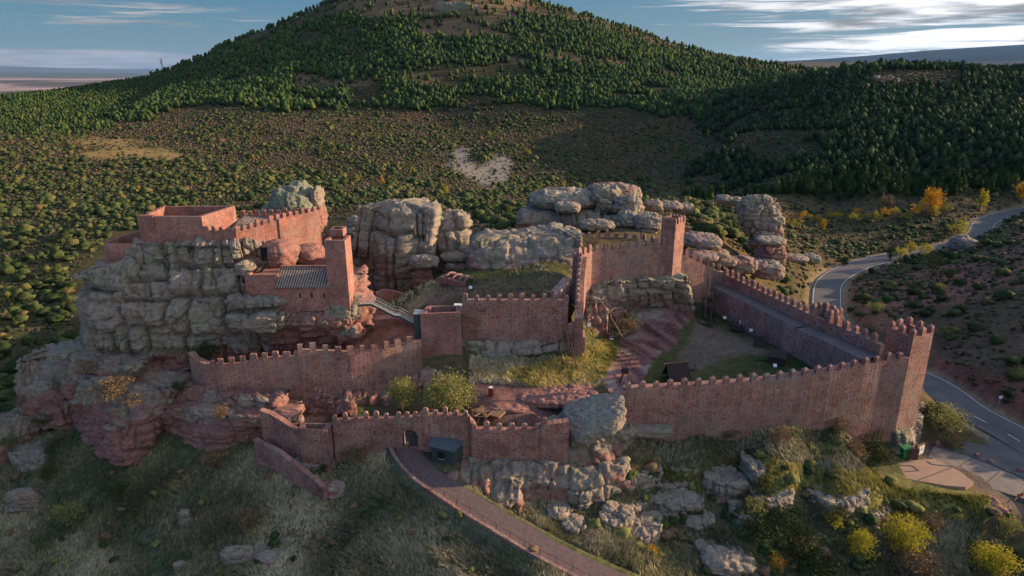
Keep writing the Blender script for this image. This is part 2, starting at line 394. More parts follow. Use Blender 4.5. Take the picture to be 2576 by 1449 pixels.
MT['pine_o'] = mat_foliage('pine_needles', PINE, 'obj')
MT['scrub'] = mat_foliage('scrub_foliage', SCRUB, 'attr')
MT['scrub_o'] = mat_foliage('shrub_leaves', SCRUB, 'obj')
MT['heath'] = mat_foliage('low_heath', [(0.0, (0.035, 0.035, 0.02)), (0.5, (0.075, 0.062, 0.04)), (1.0, (0.13, 0.10, 0.065))], 'attr')
MT['yellow'] = mat_foliage('autumn_leaves', [(0, (0.42, 0.20, 0.015)), (0.5, (0.55, 0.30, 0.02)), (1, (0.45, 0.35, 0.05))], 'attr', 0.25)
MT['olive'] = mat_foliage('yellow_green_leaves', [(0, (0.22, 0.24, 0.025)), (0.5, (0.34, 0.33, 0.035)), (1, (0.46, 0.38, 0.05))], 'attr', 0.35)
MT['bush'] = mat_foliage('grey_green_leaves', [(0, (0.14, 0.16, 0.05)), (0.5, (0.23, 0.24, 0.085)), (1, (0.34, 0.32, 0.13))], 'attr', 0.3)
MT['tan'] = mat_foliage('dry_twigs', [(0, (0.12, 0.085, 0.05)), (0.5, (0.18, 0.13, 0.08)), (1, (0.24, 0.18, 0.11))], 'attr', 0.1)
MT['grass_sun_g'] = mat_foliage('yellow_green_sunlit_grass', [(0, (0.11, 0.13, 0.035)), (0.35, (0.23, 0.23, 0.065)), (0.7, (0.42, 0.37, 0.14)), (1, (0.55, 0.46, 0.22))], 'attr', 0.3)  # sunlight put into the colour for the ridge; also used for courtyard grass
MT['grass'] = mat_foliage('dry_grass', [(0, (0.075, 0.10, 0.05)), (0.3, (0.17, 0.175, 0.10)), (0.6, (0.36, 0.33, 0.22)), (1, (0.56, 0.50, 0.36))], 'attr', 0.15)
# ---------------------------------------------------------------- terrain: one sheet from under the castle to the horizon
# each tz or ty entry: picture point and the height (z) or distance (y) measured for it
TC = []
def tz(*pts):
    for px, py, z in pts:
        p = Pz(px, py, z); TC.append((p.x, p.y, p.z))
def ty(*pts):
    for px, py, y in pts:
        p = Py(px, py, y); TC.append((p.x, p.y, p.z))
def tw(*pts):
    TC.extend(pts)
# lawn, ramp and slope in front
tz((1020,1108,0),(900,1130,-1),(700,1140,-2),(560,1120,-2.5),(300,1165,-6.5),(160,1180,-9),(60,1250,-12),(0,1320,-14),(0,1449,-15),(300,1449,-12),(300,1300,-10),
   (700,1300,-5.4),(700,1449,-8),(1000,1300,-3.6),(1000,1449,-6.2),(1150,1230,-1.7),(1350,1360,-3.4),(1500,1449,-4.5),(1300,1449,-4.6),(1120,1150,-0.8),(1200,1160,-1.5),
   (1600,1449,-6),(1250,1298,-4.6),(1400,1295,-6),(1500,1300,-6.5),(1400,1360,-6),(1560,1250,-5.6),(-300,1300,-20),(-300,1449,-22),(-700,1400,-28),(-600,1100,-18))
# in front of the long wall and the right foreground
tz((1560,1120,-1.5),(1600,1092,-.3),(1750,1085,-.6),(1900,1078,-1),(2100,1062,-1),(2262,1040,-1),(2330,1040,-2),(1650,1150,-4),(1850,1130,-3),(2060,1110,-3),(2200,1110,-4),
   (1700,1250,-7.2),(1900,1170,-2.8),(2000,1195,-3.3),(2100,1212,-4.2),(2200,1222,-6),(1850,1230,-7),(2020,1300,-9),(1800,1350,-9),(1650,1420,-8.5),(2000,1449,-12),(2300,1449,-13),
   (2576,1400,-12.5),(2250,1300,-9),(2400,1290,-9),(2576,1300,-9.5),(2330,1190,-7.2),(2450,1230,-8),(2576,1240,-8.5),(2330,1100,-5.5),(2380,1130,-7),(2500,1170,-8),(2900,1300,-9),(2900,1500,-12))
# left side beyond the rock
tz((60,1120,-10),(20,1030,-17),(-300,1000,-22),(150,850,-20),(0,900,-20),(200,760,-16),(0,760,-16),(-400,760,-18),(230,1050,-5))
# castle platforms
tz((420,1030,-1),(600,1060,-1),(800,1040,-.6),(930,1035,0.4),(1010,1030,1.6),(1240,1055,2),(1150,1030,2),(1330,1060,1.8),(1300,1000,3),(1450,960,3.2),(1200,940,4.5),(1350,930,4.5),
   (1480,885,4.5),(1500,955,3.4),(1600,900,4),(1540,960,3.2),(1750,860,3.5),(1900,850,3.3),(2060,925,3.3),(1650,780,6),(1720,750,6.5),(1780,790,4.2),(1950,920,3.2),(2150,900,3),
   (1180,750,11.6),(1100,745,11),(1300,725,12.2),(1400,690,13),(1200,690,12.2),(1300,680,12.5),(1040,760,9.5),(960,770,7.5),(950,820,8),(1000,880,7),(900,840,7.5),(880,905,6.5),(1330,640,13),
   (1520,600,14),(1600,600,14),(1560,640,13))
tz((1500,800,5.0),(1560,785,5.2),(1630,770,5.6))
tw((-3.5,77.2,-3.6),(2,77.2,-4.3),(8,77.5,-4.8),(13,79,-4.5),(-25,88,0.4),(-20,89,.8),(-15,90.5,1.2),(-32,88,0.2),(-40,88,-.2))
tw((16,116,6.5),(22,117.5,7),(28,118.5,7.5),(33,119,6),(16,124,13.5),(26,126,13.5),(-4,97.5,4.8),(3,98,4.8),(0,102.5,10.5),(7,103,10.5))
tw((-52,104,8),(-40,104,8),(-60,108,2),(-30,104,6),(-45,120,0),(-30,125,0),(-75,105,-12),(-70,118,-12))
# just behind the castle
tz((900,640,2),(880,600,-1),(1200,560,1),(1000,500,-6),(1450,540,4),(1750,600,9),(1850,650,3),(1900,700,-2),(1760,560,6),(1780,640,8),(1900,610,0),(2000,660,-6),(1990,620,-7),(1700,500,-3),
   (2030,690,-6.5),(1950,730,-5))
# road corridor and right bank
tz((2400,1010,-6.5),(2520,1100,-7.8),(2576,1150,-8.2),(2340,960,-6.5),(2250,900,-8),(2110,745,-10),(2250,640,-9.5),(2450,580,-8.3),(2530,535,-7),(2420,930,-4.5),(2576,1060,-6.5),
   (2576,900,-1),(2450,800,-2),(2250,780,-6.5),(2200,700,-8),(2400,680,-3),(2576,700,2),(2500,620,0),(2576,560,2),(2700,560,4),(2900,700,6),(2900,900,2),(2900,1100,-4))
# gentle basin
tz((200,640,-12),(0,640,-14),(300,520,-13),(0,520,-14),(0,430,-13),(400,450,-14),(800,420,-15),(1200,430,-16),(1450,430,-18),(1650,430,-20),(1800,490,-18),(2000,560,-11),
   (2100,525,-12),(2300,505,-11),(2500,490,-9),(2576,480,-6),(1500,510,-10),(650,560,-9),(-500,600,-16),(-500,430,-14),(1750,380,-16),(600,360,-10),(1000,360,-10),(1300,360,-11),(1550,340,-10))
# foot and flank of the cone
ty((0,350,520),(250,345,560),(500,300,640),(800,285,680),(1100,290,690),(1400,280,680),(1650,300,620),(1750,250,680),
   (0,300,620),(150,280,700),(-400,300,700),(0,244,880),(200,217,950),(400,186,1000),(300,250,800),(500,220,840),(600,102,1060),(830,4,1080),(950,-60,1080),(1200,-60,1080),(1310,2,1080),(1080,-80,1090),
   (1500,52,1060),(1700,126,1040),(1850,161,1000),(2000,178,940),(1080,60,960),(1080,140,850),(1080,220,750),(800,150,880),(1350,130,880),(1550,170,850),(1700,210,800),(1850,230,720),(-400,270,900),
   (1250,20,1000),(900,20,1000),(600,250,740))
# drop behind it
tw((-1200,1500,-160),(-500,1500,-40),(0,1500,60),(300,1500,40),(700,1400,-30),(1200,1300,-60),(-1800,2400,-330),(-600,2400,-300),(200,2400,-250),(1200,2400,-120),(2400,2200,-80))
# right-hand hill, with an unseen ridge off to the right added to shade it
ty((2000,196,620),(2150,182,560),(2300,176,540),(2450,178,540),(2576,184,550),(1900,260,560),(2000,300,480),(2150,260,470),(2300,260,450),(2500,260,440),(1850,350,420),(2000,400,370),(2200,380,350),
   (2400,380,340),(2576,380,320),(2000,470,310),(2200,460,300),(2400,450,290),(2576,440,285),(1900,430,380),(2800,160,520),(2800,300,400),(3100,120,480),(3100,300,360),(3300,400,300))
tw((380,720,20),(250,760,5),(520,720,40),(560,620,85),(640,640,125),(760,680,145),(620,760,100),(640,520,60),(640,440,45),(520,560,60),(130,108,0),(200,135,3),(300,180,10),(420,230,18),(560,290,25),(110,85,-6),(160,90,-4))  # ridge added out of view for its shadow; bank kept low for sun
# far plain, table land and mountains
ty((-300,208,15000),(0,207,15000),(300,206,15000),(0,195,21000),(-300,196,21000),(300,196,21000),(-300,187,27000),(0,186,27000),(150,184,27000),(300,187,27000),(700,190,27000),(1100,185,26000))
ty((1900,182,5000),(2200,180,5200),(2500,182,5200),(2900,178,5000),(1900,160,9000),(2200,157,9000),(2500,160,9000),(2900,160,9000),(1600,185,6000),(1300,190,8000),(1600,162,12000),
   (2150,155,16000),(2250,150,16000),(2330,136,17000),(2400,142,17000),(2450,127,17500),(2576,118,18000),(2800,108,18000),(3100,100,18000),(1900,158,20000))
tw((-30000,50000,-500),(0,50000,-500),(30000,50000,-300))
TC = np.array(TC)
def _uw(x, y): return x / y, np.log(y)
def _tps_fit(P, v):
    n = len(P); d = np.sqrt(((P[:, None] - P[None]) ** 2).sum(-1)) + 1e-9
    K = d * d * np.log(d) + np.eye(n) * 0.002
    A = np.zeros((n + 3, n + 3)); A[:n, :n] = K; A[:n, n] = 1; A[:n, n + 1:] = P; A[n, :n] = 1; A[n + 1:, :n] = P.T
    return np.linalg.solve(A, np.concatenate([v, [0, 0, 0]]))
_u, _w = _uw(TC[:, 0], TC[:, 1]); _S = 1.6
_P = np.stack([_u * _S, _w], 1); _e = (TC[:, 2] - CAM_H) / TC[:, 1]
_C = _tps_fit(_P, _e)
U0, U1, W0, W1, DU, DW = -1.75, 1.9, math.log(34), math.log(60000), 0.0125, 0.0125
_nu = int((U1 - U0) / DU) + 1; _nw = int((W1 - W0) / DW) + 1
_gu = U0 + DU * np.arange(_nu); _gw = W0 + DW * np.arange(_nw)
_GE = np.zeros((_nw, _nu))
for _i in range(_nw):
    q = np.stack([_gu * _S, np.full(_nu, _gw[_i])], 1)
    d = np.sqrt(((q[:, None] - _P[None]) ** 2).sum(-1)) + 1e-9
    _GE[_i] = (d * d * np.log(d)) @ _C[:-3] + _C[-3] + q @ _C[-2:]
def base_z(x, y):
    u, w = _uw(x, y)
    a = np.clip((u - U0) / DU, 0, _nu - 1.001); b = np.clip((w - W0) / DW, 0, _nw - 1.001)
    i = a.astype(int); j = b.astype(int); fa = a - i; fb = b - j
    e = (_GE[j, i] * (1 - fa) + _GE[j, i + 1] * fa) * (1 - fb) + (_GE[j + 1, i] * (1 - fa) + _GE[j + 1, i + 1] * fa) * fb
    return CAM_H + e * y
# ---- flat strips cut into the ground: road, ramp, parking
def smooth_line(pts, n=8):
    P = [Vector(p) for p in pts]; out = []
    for i in range(len(P) - 1):
        p0 = P[max(i - 1, 0)]; p1 = P[i]; p2 = P[i + 1]; p3 = P[min(i + 2, len(P) - 1)]
        for k in range(n):
            t = k / n
            out.append(0.5 * ((2 * p1) + (p2 - p0) * t + (2 * p0 - 5 * p1 + 4 * p2 - p3) * t * t + (3 * p1 - p0 - 3 * p2 + p3) * t ** 3))
    out.append(P[-1]); return out
ROAD = smooth_line([(150,40,-9.4), (122,52,-8.8), tuple(Pz(2860,1330,-8.2)), tuple(Pz(2700,1190,-8.0)), tuple(Pz(2560,1098,-7.75)), tuple(Pz(2440,1032,-7.3)), tuple(Pz(2345,965,-7)), tuple(Pz(2215,905,-8.2)),
    tuple(Pz(2098,820,-9.7)), tuple(Pz(2080,740,-10)), tuple(Pz(2100,698,-10)), tuple(Pz(2170,664,-9.6)), tuple(Pz(2270,641,-9.1)), tuple(Pz(2390,618,-8.5)),
    tuple(Pz(2452,597,-8.2)), tuple(Pz(2468,578,-8)), tuple(Pz(2478,560,-7.8)), tuple(Pz(2525,540,-7)), tuple(Pz(2620,522,-6))], 8)
RAMP = smooth_line([tuple(Pz(1025,1098,0)), tuple(Pz(1018,1120,0)), tuple(Pz(1062,1180,-0.8)), tuple(Pz(1150,1243,-1.7)), tuple(Pz(1260,1310,-2.6)), tuple(Pz(1380,1380,-3.5)), tuple(Pz(1500,1440,-4.3)), tuple(Pz(1680,1520,-5.3))], 8)
PARK = smooth_line([tuple(Pz(2380,1150,-8.0)), tuple(Pz(2480,1200,-8.3)), tuple(Pz(2620,1270,-8.7)), tuple(Pz(2800,1370,-9.2))], 6)
PLAZA = smooth_line([tuple(Pz(2270,1190,-7.3)), tuple(Pz(2340,1200,-7.5)), tuple(Pz(2410,1208,-7.8))], 6)
STRIPS = [(ROAD, 3.6, 4.0), (RAMP, 2.0, 1.2), (PARK, 4.2, 6.0), (PLAZA, 3.4, 6.0)]
def line_dist(x, y, line):
    A = np.array([(p.x, p.y, p.z) for p in line]); best = np.full(x.shape, 1e9); zz = np.zeros(x.shape); ss = np.zeros(x.shape); acc = 0.0
    for i in range(len(A) - 1):
        a, b = A[i], A[i + 1]; d = b[:2] - a[:2]; L2 = (d ** 2).sum() + 1e-9
        t = np.clip(((x - a[0]) * d[0] + (y - a[1]) * d[1]) / L2, 0, 1)
        dd = np.hypot(x - a[0] - t * d[0], y - a[1] - t * d[1]); m = dd < best
        best = np.where(m, dd, best); zz = np.where(m, a[2] + t * (b[2] - a[2]), zz)
    return best, zz
def ground_np(x, y):
    x = np.asarray(x, float); y = np.asarray(y, float); z = base_z(x, y)
    P = np.stack([x, y, np.zeros_like(x)], -1).reshape(-1, 3)
    near = 1 - sstep(180, 320, y)
    farf = sstep(250, 500, y) * (1 - sstep(2500, 5000, y))
    n = 0.30 * fbm(P / 5.0, 4, 11).reshape(x.shape) * near + 2.6 * fbm(P / 70.0, 5, 21).reshape(x.shape) * farf
    vf = sstep(3000, 9000, y)
    n = n + vf * y * 0.0012 * fbm(P / 2500.0, 5, 31).reshape(x.shape)
    # courtyards keep their level
    px, py = proj(x, y, z)
    calm = ((px > 1500) & (px < 2200) & (py > 740) & (py < 960) & (y < 130))
    z = z + n * np.where(calm, 0.25, 1.0)
    for line, hw, bl in STRIPS:
        lo = min(p.y for p in line) - 10; hi = max(p.y for p in line) + 10; m = (y > lo) & (y < hi) & (x > min(p.x for p in line) - 12) & (x < max(p.x for p in line) + 12)
        if m.any():
            d, zz = line_dist(x[m], y[m], line); f = sstep(hw + 0.4, hw + bl, d); z[m] = (zz - 0.25) * (1 - f) + z[m] * f
    return z
def gz(x, y): return float(ground_np(np.array([x], float), np.array([y], float))[0])
def onG(px, py, lift=0.0):
    """where the line of sight through a picture point meets the ground"""
    a, b, d = ray(px, py); t = np.exp(np.linspace(math.log(45), math.log(30000), 900))
    h = ground_np(a * t, b * t) - (CAM_H + d * t)
    k = int(np.argmax(h > 0)) if (h > 0).any() else len(t) - 1
    t0, t1 = t[max(k - 1, 0)], t[k]; h0, h1 = h[max(k - 1, 0)], h[k]
    tt = t0 + (t1 - t0) * (0 - h0) / (h1 - h0 + 1e-9) if k else t0
    return Vector((a * tt, b * tt, CAM_H + d * tt + lift))
def in_poly(px, py, poly):
    r = np.zeros(px.shape, bool); n = len(poly); j = n - 1
    for i in range(n):
        xi, yi = poly[i]; xj, yj = poly[j]
        c = ((yi > py) != (yj > py)) & (px < (xj - xi) * (py - yi) / (yj - yi + 1e-12) + xi); r ^= c; j = i
    return r
def pmask(px, py, poly, fe):
    d = np.full(px.shape, 1e9); n = len(poly)
    for i in range(n):
        a = poly[i]; b = poly[(i + 1) % n]; dx, dy = b[0] - a[0], b[1] - a[1]
        t = np.clip(((px - a[0]) * dx + (py - a[1]) * dy) / (dx * dx + dy * dy + 1e-9), 0, 1)
        d = np.minimum(d, np.hypot(px - a[0] - t * dx, py - a[1] - t * dy))
    s = np.where(in_poly(px, py, poly), d, -d)
    return sstep(-fe, fe, s)
# areas of one ground cover, outlined on the picture grid and laid on the ground they cover
A_PINE_CONE = [(250,290),(330,262),(420,215),(560,130),(700,80),(850,40),(960,55),(1050,48),(1130,40),(1240,70),(1340,48),(1420,55),(1560,95),(1750,150),(1900,185),(2000,190),(1960,230),(1820,240),(1780,300),(1660,290),(1560,265),(1400,275),(1280,262),(1180,262),(1060,285),(900,262),(760,285),(600,270),(480,260),(360,300),(300,305)]
A_BARE_CONE = [[(1060,50),(1150,45),(1230,70),(1300,95),(1180,100),(1050,96)],[(1340,135),(1420,130),(1560,150),(1640,168),(1560,172),(1420,165)],[(730,180),(860,200),(950,205),(880,225),(750,215)],[(1260,140),(1330,150),(1380,165),(1300,165)],[(1040,180),(1100,200),(1060,215),(990,200)],[(820,-60),(1330,-60),(1330,0),(1250,35),(1180,28),(1100,40),(950,45),(840,20)]]
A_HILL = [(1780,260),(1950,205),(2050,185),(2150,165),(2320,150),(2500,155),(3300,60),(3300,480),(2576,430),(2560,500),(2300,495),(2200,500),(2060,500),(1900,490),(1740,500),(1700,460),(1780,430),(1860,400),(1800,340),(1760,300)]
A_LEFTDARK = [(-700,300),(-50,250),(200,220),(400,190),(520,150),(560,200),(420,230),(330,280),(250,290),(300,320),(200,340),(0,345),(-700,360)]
A_TERR = {}
def build_ground():
    us = np.concatenate([np.arange(U0, -0.86, 0.02), np.arange(-0.86, 0.86, 0.005), np.arange(0.86, U1, 0.02)])
    ws = np.concatenate([np.arange(W0, math.log(260), 0.0045), np.arange(math.log(260), math.log(1300), 0.007), np.arange(math.log(1300), W1, 0.02)])
    U, W = np.meshgrid(us, ws); Y = np.exp(W); X = U * Y
    Z = ground_np(X, Y)
    nu, nw = len(us), len(ws)
    x, y, z = X.ravel(), Y.ravel(), Z.ravel()
    px, py = proj(x, y, z)
    P = np.stack([x, y, z], 1)
    j1 = fbm(P / 6.0, 3, 41); j2 = fbm(P / 6.0 + 50, 3, 43); J = 1 + np.clip((y - 100) / 200, 0, 3)
    qx = px + j1 * 16; qy = py + j2 * 10
    big = fbm(P / 40.0, 4, 45); sm = fbm(P / 3.0, 3, 47)
    C = np.empty((len(x), 3)); C[:] = (0.105, 0.088, 0.052)
    def put(m, c, k=1.0):
        m = (np.clip(m, 0, 1) * k)[:, None]; C[:] = C * (1 - m) + np.array(c) * m
    far = sstep(240, 420, y)
    put(far, (0.085, 0.078, 0.048)); put(sstep(0.0, 0.35, big) * far, (0.095, 0.072, 0.052)); put(sstep(0.0, 0.4, -big) * far, (0.06, 0.064, 0.034))
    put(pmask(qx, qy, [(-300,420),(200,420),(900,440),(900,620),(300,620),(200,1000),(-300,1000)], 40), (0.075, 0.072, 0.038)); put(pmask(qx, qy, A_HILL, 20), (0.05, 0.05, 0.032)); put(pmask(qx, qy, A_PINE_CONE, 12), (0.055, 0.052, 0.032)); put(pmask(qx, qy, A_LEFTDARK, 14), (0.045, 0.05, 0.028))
    for a in A_BARE_CONE: put(pmask(qx, qy, a, 8), (0.16, 0.115, 0.075), 0.9)
    put(pmask(qx, qy, [(2200,180),(2280,165),(2340,185),(2420,195),(2380,225),(2250,230),(2190,215)], 8), (0.12, 0.10, 0.075))
    # fields, scree, tracks
    for a in [[(165,352),(260,345),(330,350),(400,362),(300,368),(215,366)],[(190,385),(300,365),(430,372),(470,385),(460,405),(340,398),(230,402)],[(640,430),(720,432),(700,450),(650,448)],[(640,460),(690,462),(680,470)]]:
        put(pmask(qx, qy, a, 7), (0.27, 0.20, 0.09), 0.9)
    for a in [[(1128,385),(1160,362),(1185,375),(1178,402),(1205,425),(1235,395),(1262,385),(1290,402),(1282,450),(1250,470),(1205,462),(1180,445),(1140,425)],[(1150,508),(1205,485),(1195,500),(1165,515)]]:
        put(pmask(px + big * 34 + j1 * 6, py + fbm(P / 30.0 + 9, 3, 48) * 22, a, 5), (0.25, 0.235, 0.215), .85)
    put(pmask(px + j1 * 3, py + j2 * 2, [(620,300),(900,296),(1180,300),(1350,293),(1470,283),(1470,286),(1350,297),(1180,304),(900,300),(620,305)], 1.0), (0.26, 0.19, 0.12), 0.6)
    put(pmask(qx, py + j2 * 3, [(-20,775),(200,745),(320,735),(330,741),(200,753),(-20,785)], 2.5), (0.26, 0.24, 0.18), 0.8)
    put(pmask(px + j1 * 5, py + j2 * 3, [(880,637),(925,630),(928,640),(885,648)], 2), (0.30, 0.26, 0.12), 0.9)
    # lawn, ridge, slope
    put(pmask(qx, qy, [(-400,1060),(60,1040),(200,1100),(640,1090),(980,1100),(1120,1180),(1300,1300),(1600,1460),(1600,1700),(-600,1700)], 10), (0.12, 0.125, 0.085))
    put(pmask(qx, qy, [(1120,1180),(1250,1260),(1400,1290),(1500,1280),(2100,1100),(2260,1050),(2360,1150),(2300,1480),(1700,1480),(1500,1420)], 16), (0.125, 0.13, 0.065))
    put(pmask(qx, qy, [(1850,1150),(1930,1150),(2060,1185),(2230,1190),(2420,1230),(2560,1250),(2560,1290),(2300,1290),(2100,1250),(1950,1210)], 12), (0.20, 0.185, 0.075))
    put(pmask(qx, qy, [(0,985),(25,1000),(10,1060),(-200,1080),(-200,980)], 6), (0.34, 0.26, 0.10))
    put(sstep(0.1, 0.45, sm) * (y < 110), (0.05, 0.075, 0.028), 0.6)
    # courtyard: bare red bedrock and grass
    put(pmask(qx, qy, [(1450,690),(1700,690),(2220,900),(2180,960),(1560,975),(1180,960),(1180,880),(1440,840)], 6), (0.075, 0.085, 0.04))
    put(pmask(qx, qy, [(1530,905),(1560,860),(1610,800),(1600,760),(1720,745),(1745,790),(1700,830),(1700,870),(1650,900),(1610,960),(1540,985),(1500,950)], 4), (0.18, 0.105, 0.105)); bk = pmask(qx, qy, [(1530,905),(1560,860),(1610,800),(1600,760),(1720,745),(1745,790),(1700,830),(1700,870),(1650,900),(1610,960),(1540,985),(1500,950)], 4)
    sk = fbm(np.stack([(x + y * .4) * 1.1, (y - x * .4) * .16, x * 0], 1), 4, 61); put(bk * sstep(.0, .35, sk), (0.27, 0.165, 0.155)); put(bk * sstep(.05, .4, -sk), (0.10, 0.058, 0.06)); put(bk * sstep(.25, .35, sm), (0.24, 0.21, 0.195))
    put(pmask(qx, qy, [(1745,800),(1850,810),(1990,870),(1960,905),(1880,885),(1830,900),(1760,935),(1700,905),(1730,860)], 12), (0.15, 0.125, 0.11), 0.9)
    put(pmask(qx, qy, [(1730,745),(1800,760),(2080,925),(2030,930),(1900,860),(1770,815),(1740,790)], 8), (0.045, 0.07, 0.03), 0.85)
    put(pmask(qx, qy, [(1880,890),(1960,885),(2060,925),(1990,940),(1880,925)], 10), (0.045, 0.07, 0.03), 0.8)
    put(pmask(qx, qy, [(1440,900),(1530,840),(1560,880),(1540,900),(1520,950),(1430,985),(1400,960)], 8), (0.115, 0.15, 0.035), 0.9)
    put(pmask(qx, qy, [(1180,950),(1320,960),(1500,965),(1510,985),(1560,1000),(1420,1040),(1360,1075),(1190,1060),(1180,1000)], 5), (0.16, 0.095, 0.09))
    put(pmask(qx, qy, [(1190,905),(1300,895),(1420,915),(1440,960),(1320,965),(1190,945)], 8), (0.19, 0.16, 0.07), 0.8)
    # upper yard behind the middle tower
    put(pmask(qx, qy, [(930,760),(1060,690),(1200,650),(1440,640),(1450,760),(1150,770),(1060,800),(950,800)], 8), (0.07, 0.078, 0.04))
    for a in [[(1060,765),(1100,730),(1150,720),(1200,722),(1240,735),(1150,745),(1110,765)],[(1240,700),(1300,705),(1440,692),(1440,704),(1330,722),(1260,720)]]:
        put(pmask(qx, qy, a, 5), (0.17, 0.11, 0.095), 0.9)
    put(pmask(qx, qy, [(1090,760),(1240,700),(1340,690),(1440,690),(1440,750),(1100,768)], 14), (0.13, 0.10, 0.075), .6)
    put(pmask(qx, qy, [(1010,770),(1100,705),(1120,712),(1040,790)], 6), (0.25, 0.21, 0.13), 0.8)
    put(pmask(qx, qy, [(870,760),(1050,790),(1050,880),(850,900),(830,840)], 5), (0.25, 0.115, 0.09), 0.9)
    put(pmask(qx, qy, [(1720,560),(1900,600),(1990,650),(1960,720),(1830,700),(1740,660)], 12), (0.125, 0.10, 0.06), 0.9)
    # right bank
    rb = pmask(qx, qy, [(2120,800),(2150,680),(2420,600),(2900,560),(2900,1150),(2500,1010),(2340,930),(2250,850)], 10)
    put(rb, (0.11, 0.085, 0.06)); put(rb * sstep(0.0, 0.3, big + sm * 0.3), (0.22, 0.115, 0.095))
    put(pmask(qx, qy, [(2340,890),(2576,960),(2576,1130),(2460,1040),(2350,970)], 10), (0.19, 0.09, 0.075), 0.85)
    d, _ = line_dist(x, y, ROAD); put((1 - sstep(4.2, 6.0, d + j1)) * (y < 400), (0.27, 0.21, 0.15), 0.85)
    d, _ = line_dist(x, y, PARK); put(1 - sstep(4.3, 6.2, d + j1 * 0.6), (0.17, 0.135, 0.11), 0.9)
    # far land
    pl = sstep(2500, 4500, y); n = fbm(P / np.array([4000.0, 1200.0, 1e9]), 4, 51)
    left = 1 - sstep(-0.2, 0.1, x / y)
    put(pl, (0.075, 0.07, 0.068)); put(pl * sstep(-0.05, 0.25, n), (0.12, 0.105, 0.08)); put(pl * left * (1 - sstep(-0.1, 0.2, n)), (0.46, 0.34, 0.29))
    put(pl * sstep(9000, 14000, y) * (1 - left), (0.018, 0.03, 0.045)); put(pl * sstep(17000, 22000, y) * left, (0.12, 0.14, 0.13))
    C *= (1 + 0.25 * sm[:, None])
    idx = np.arange(nu * nw).reshape(nw, nu)
    F = np.stack([idx[:-1, :-1], idx[:-1, 1:], idx[1:, 1:], idx[1:, :-1]], -1).reshape(-1, 4)
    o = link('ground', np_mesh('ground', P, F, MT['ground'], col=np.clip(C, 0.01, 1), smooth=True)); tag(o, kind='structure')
build_ground()

def ribbon(name, line, hw, m, lift=0.0, off=0.0, s0=0, s1=None, kind='structure', skirt=0.0):
    P = [Vector(p) for p in line]; s1 = len(P) if s1 is None else s1; L = []; R = []
    for i in range(s0, s1):
        t = (P[min(i + 1, len(P) - 1)] - P[max(i - 1, 0)]); n = Vector((-t.y, t.x, 0)).normalized()
        c = P[i] + n * off + Vector((0, 0, lift)); L.append(c + n * hw); R.append(c - n * hw)
    V = L + R; k = len(L); F = [(k + i, k + i + 1, i + 1, i) for i in range(k - 1)]
    if skirt:
        o = len(V); V = V + [v - Vector((0, 0, skirt)) for v in L] + [v - Vector((0, 0, skirt)) for v in R]
        F += [(i, i + 1, o + i + 1, o + i) for i in range(k - 1)] + [(o + k + i, o + k + i + 1, k + i + 1, k + i) for i in range(k - 1)]
    mb = MB(); mb.add(V, F); o = mb.build(name, m); return tag(o, kind=kind)
ribbon('road', ROAD, 3.6, MT['asphalt'], skirt=0.4)
road = bpy.data.objects['road']
def dash(name, off, i0, i1, w=0.06):
    o = ribbon(name, ROAD, w, MT['paint'], 0.006, off, i0, i1, None); o.parent = road; return o
_n = len(ROAD)
dash('edge_line', 3.25, 46, _n); dash('edge_line', -3.25, 0, _n)
def dashed(off, i0, i1, on=2.2, gap=3.5):
    P = [Vector(p) for p in ROAD[i0:i1]]; seg = []
    acc = [0]
    for a, b in zip(P, P[1:]): acc.append(acc[-1] + (b - a).length)
    def at(s):
        for i in range(len(P) - 1):
            if acc[i + 1] >= s:
                f = (s - acc[i]) / (acc[i + 1] - acc[i] + 1e-9); return P[i].lerp(P[i + 1], f)
        return P[-1]
    s = 0
    while s + on < acc[-1]:
        o = ribbon('lane_dash', [at(s), at(s + on * 0.5), at(s + on)], 0.07, MT['paint'], 0.006, off, kind=None); o.parent = road; s += on + gap
dashed(0.9, 16, 44)
ribbon('path', RAMP, 1.5, MT['cobble'], skirt=0.5)
# parking ground: polygon sheets
def sheet(name, pts, m, lift=0.0):
    c = [Vector(p) for p in pts]; mb = MB(); n = len(c); mb.add([v + Vector((0, 0, lift)) for v in c] + [v - Vector((0, 0, 0.5)) for v in c], [tuple(range(n))[::-1]] + [(i, (i + 1) % n, n + (i + 1) % n, n + i) for i in range(n)])
    o = mb.build(name, m); tag(o, kind='structure'); return o
_ap = [Pz(px, py, -7.6 - (px - 2380) * 0.0028) for px, py in [(2330,1112),(2352,1125),(2420,1090),(2440,1062),(2400,1035),(2700,1190),(2800,1300),(2700,1290),(2576,1203),(2500,1172),(2420,1140),(2372,1133)]]
sheet('forecourt', [Pz(px, py, -7.95) for px, py in [(2353,1122),(2410,1100),(2438,1070),(2445,1048),(2740,1215),(2830,1330),(2720,1285),(2576,1203),(2500,1170),(2430,1143)]], MT['asphalt'], 0.03)
sheet('parking_ground', [Pz(px, py, -8.1) for px, py in [(2350,1122),(2430,1143),(2500,1170),(2576,1203),(2720,1285),(2760,1340),(2576,1255),(2480,1225),(2420,1195),(2380,1168),(2335,1150)]], MT['park'] if 'park' in MT else MT['cobble'], 0.04)
pz_ = sheet('gravel_plaza', [Pz(px, py, -7.62) for px, py in [(2222,1188),(2255,1165),(2310,1158),(2352,1155),(2385,1172),(2420,1190),(2450,1215),(2430,1226),(2380,1222),(2320,1212),(2260,1200)]], MT['sand'], 0.05)
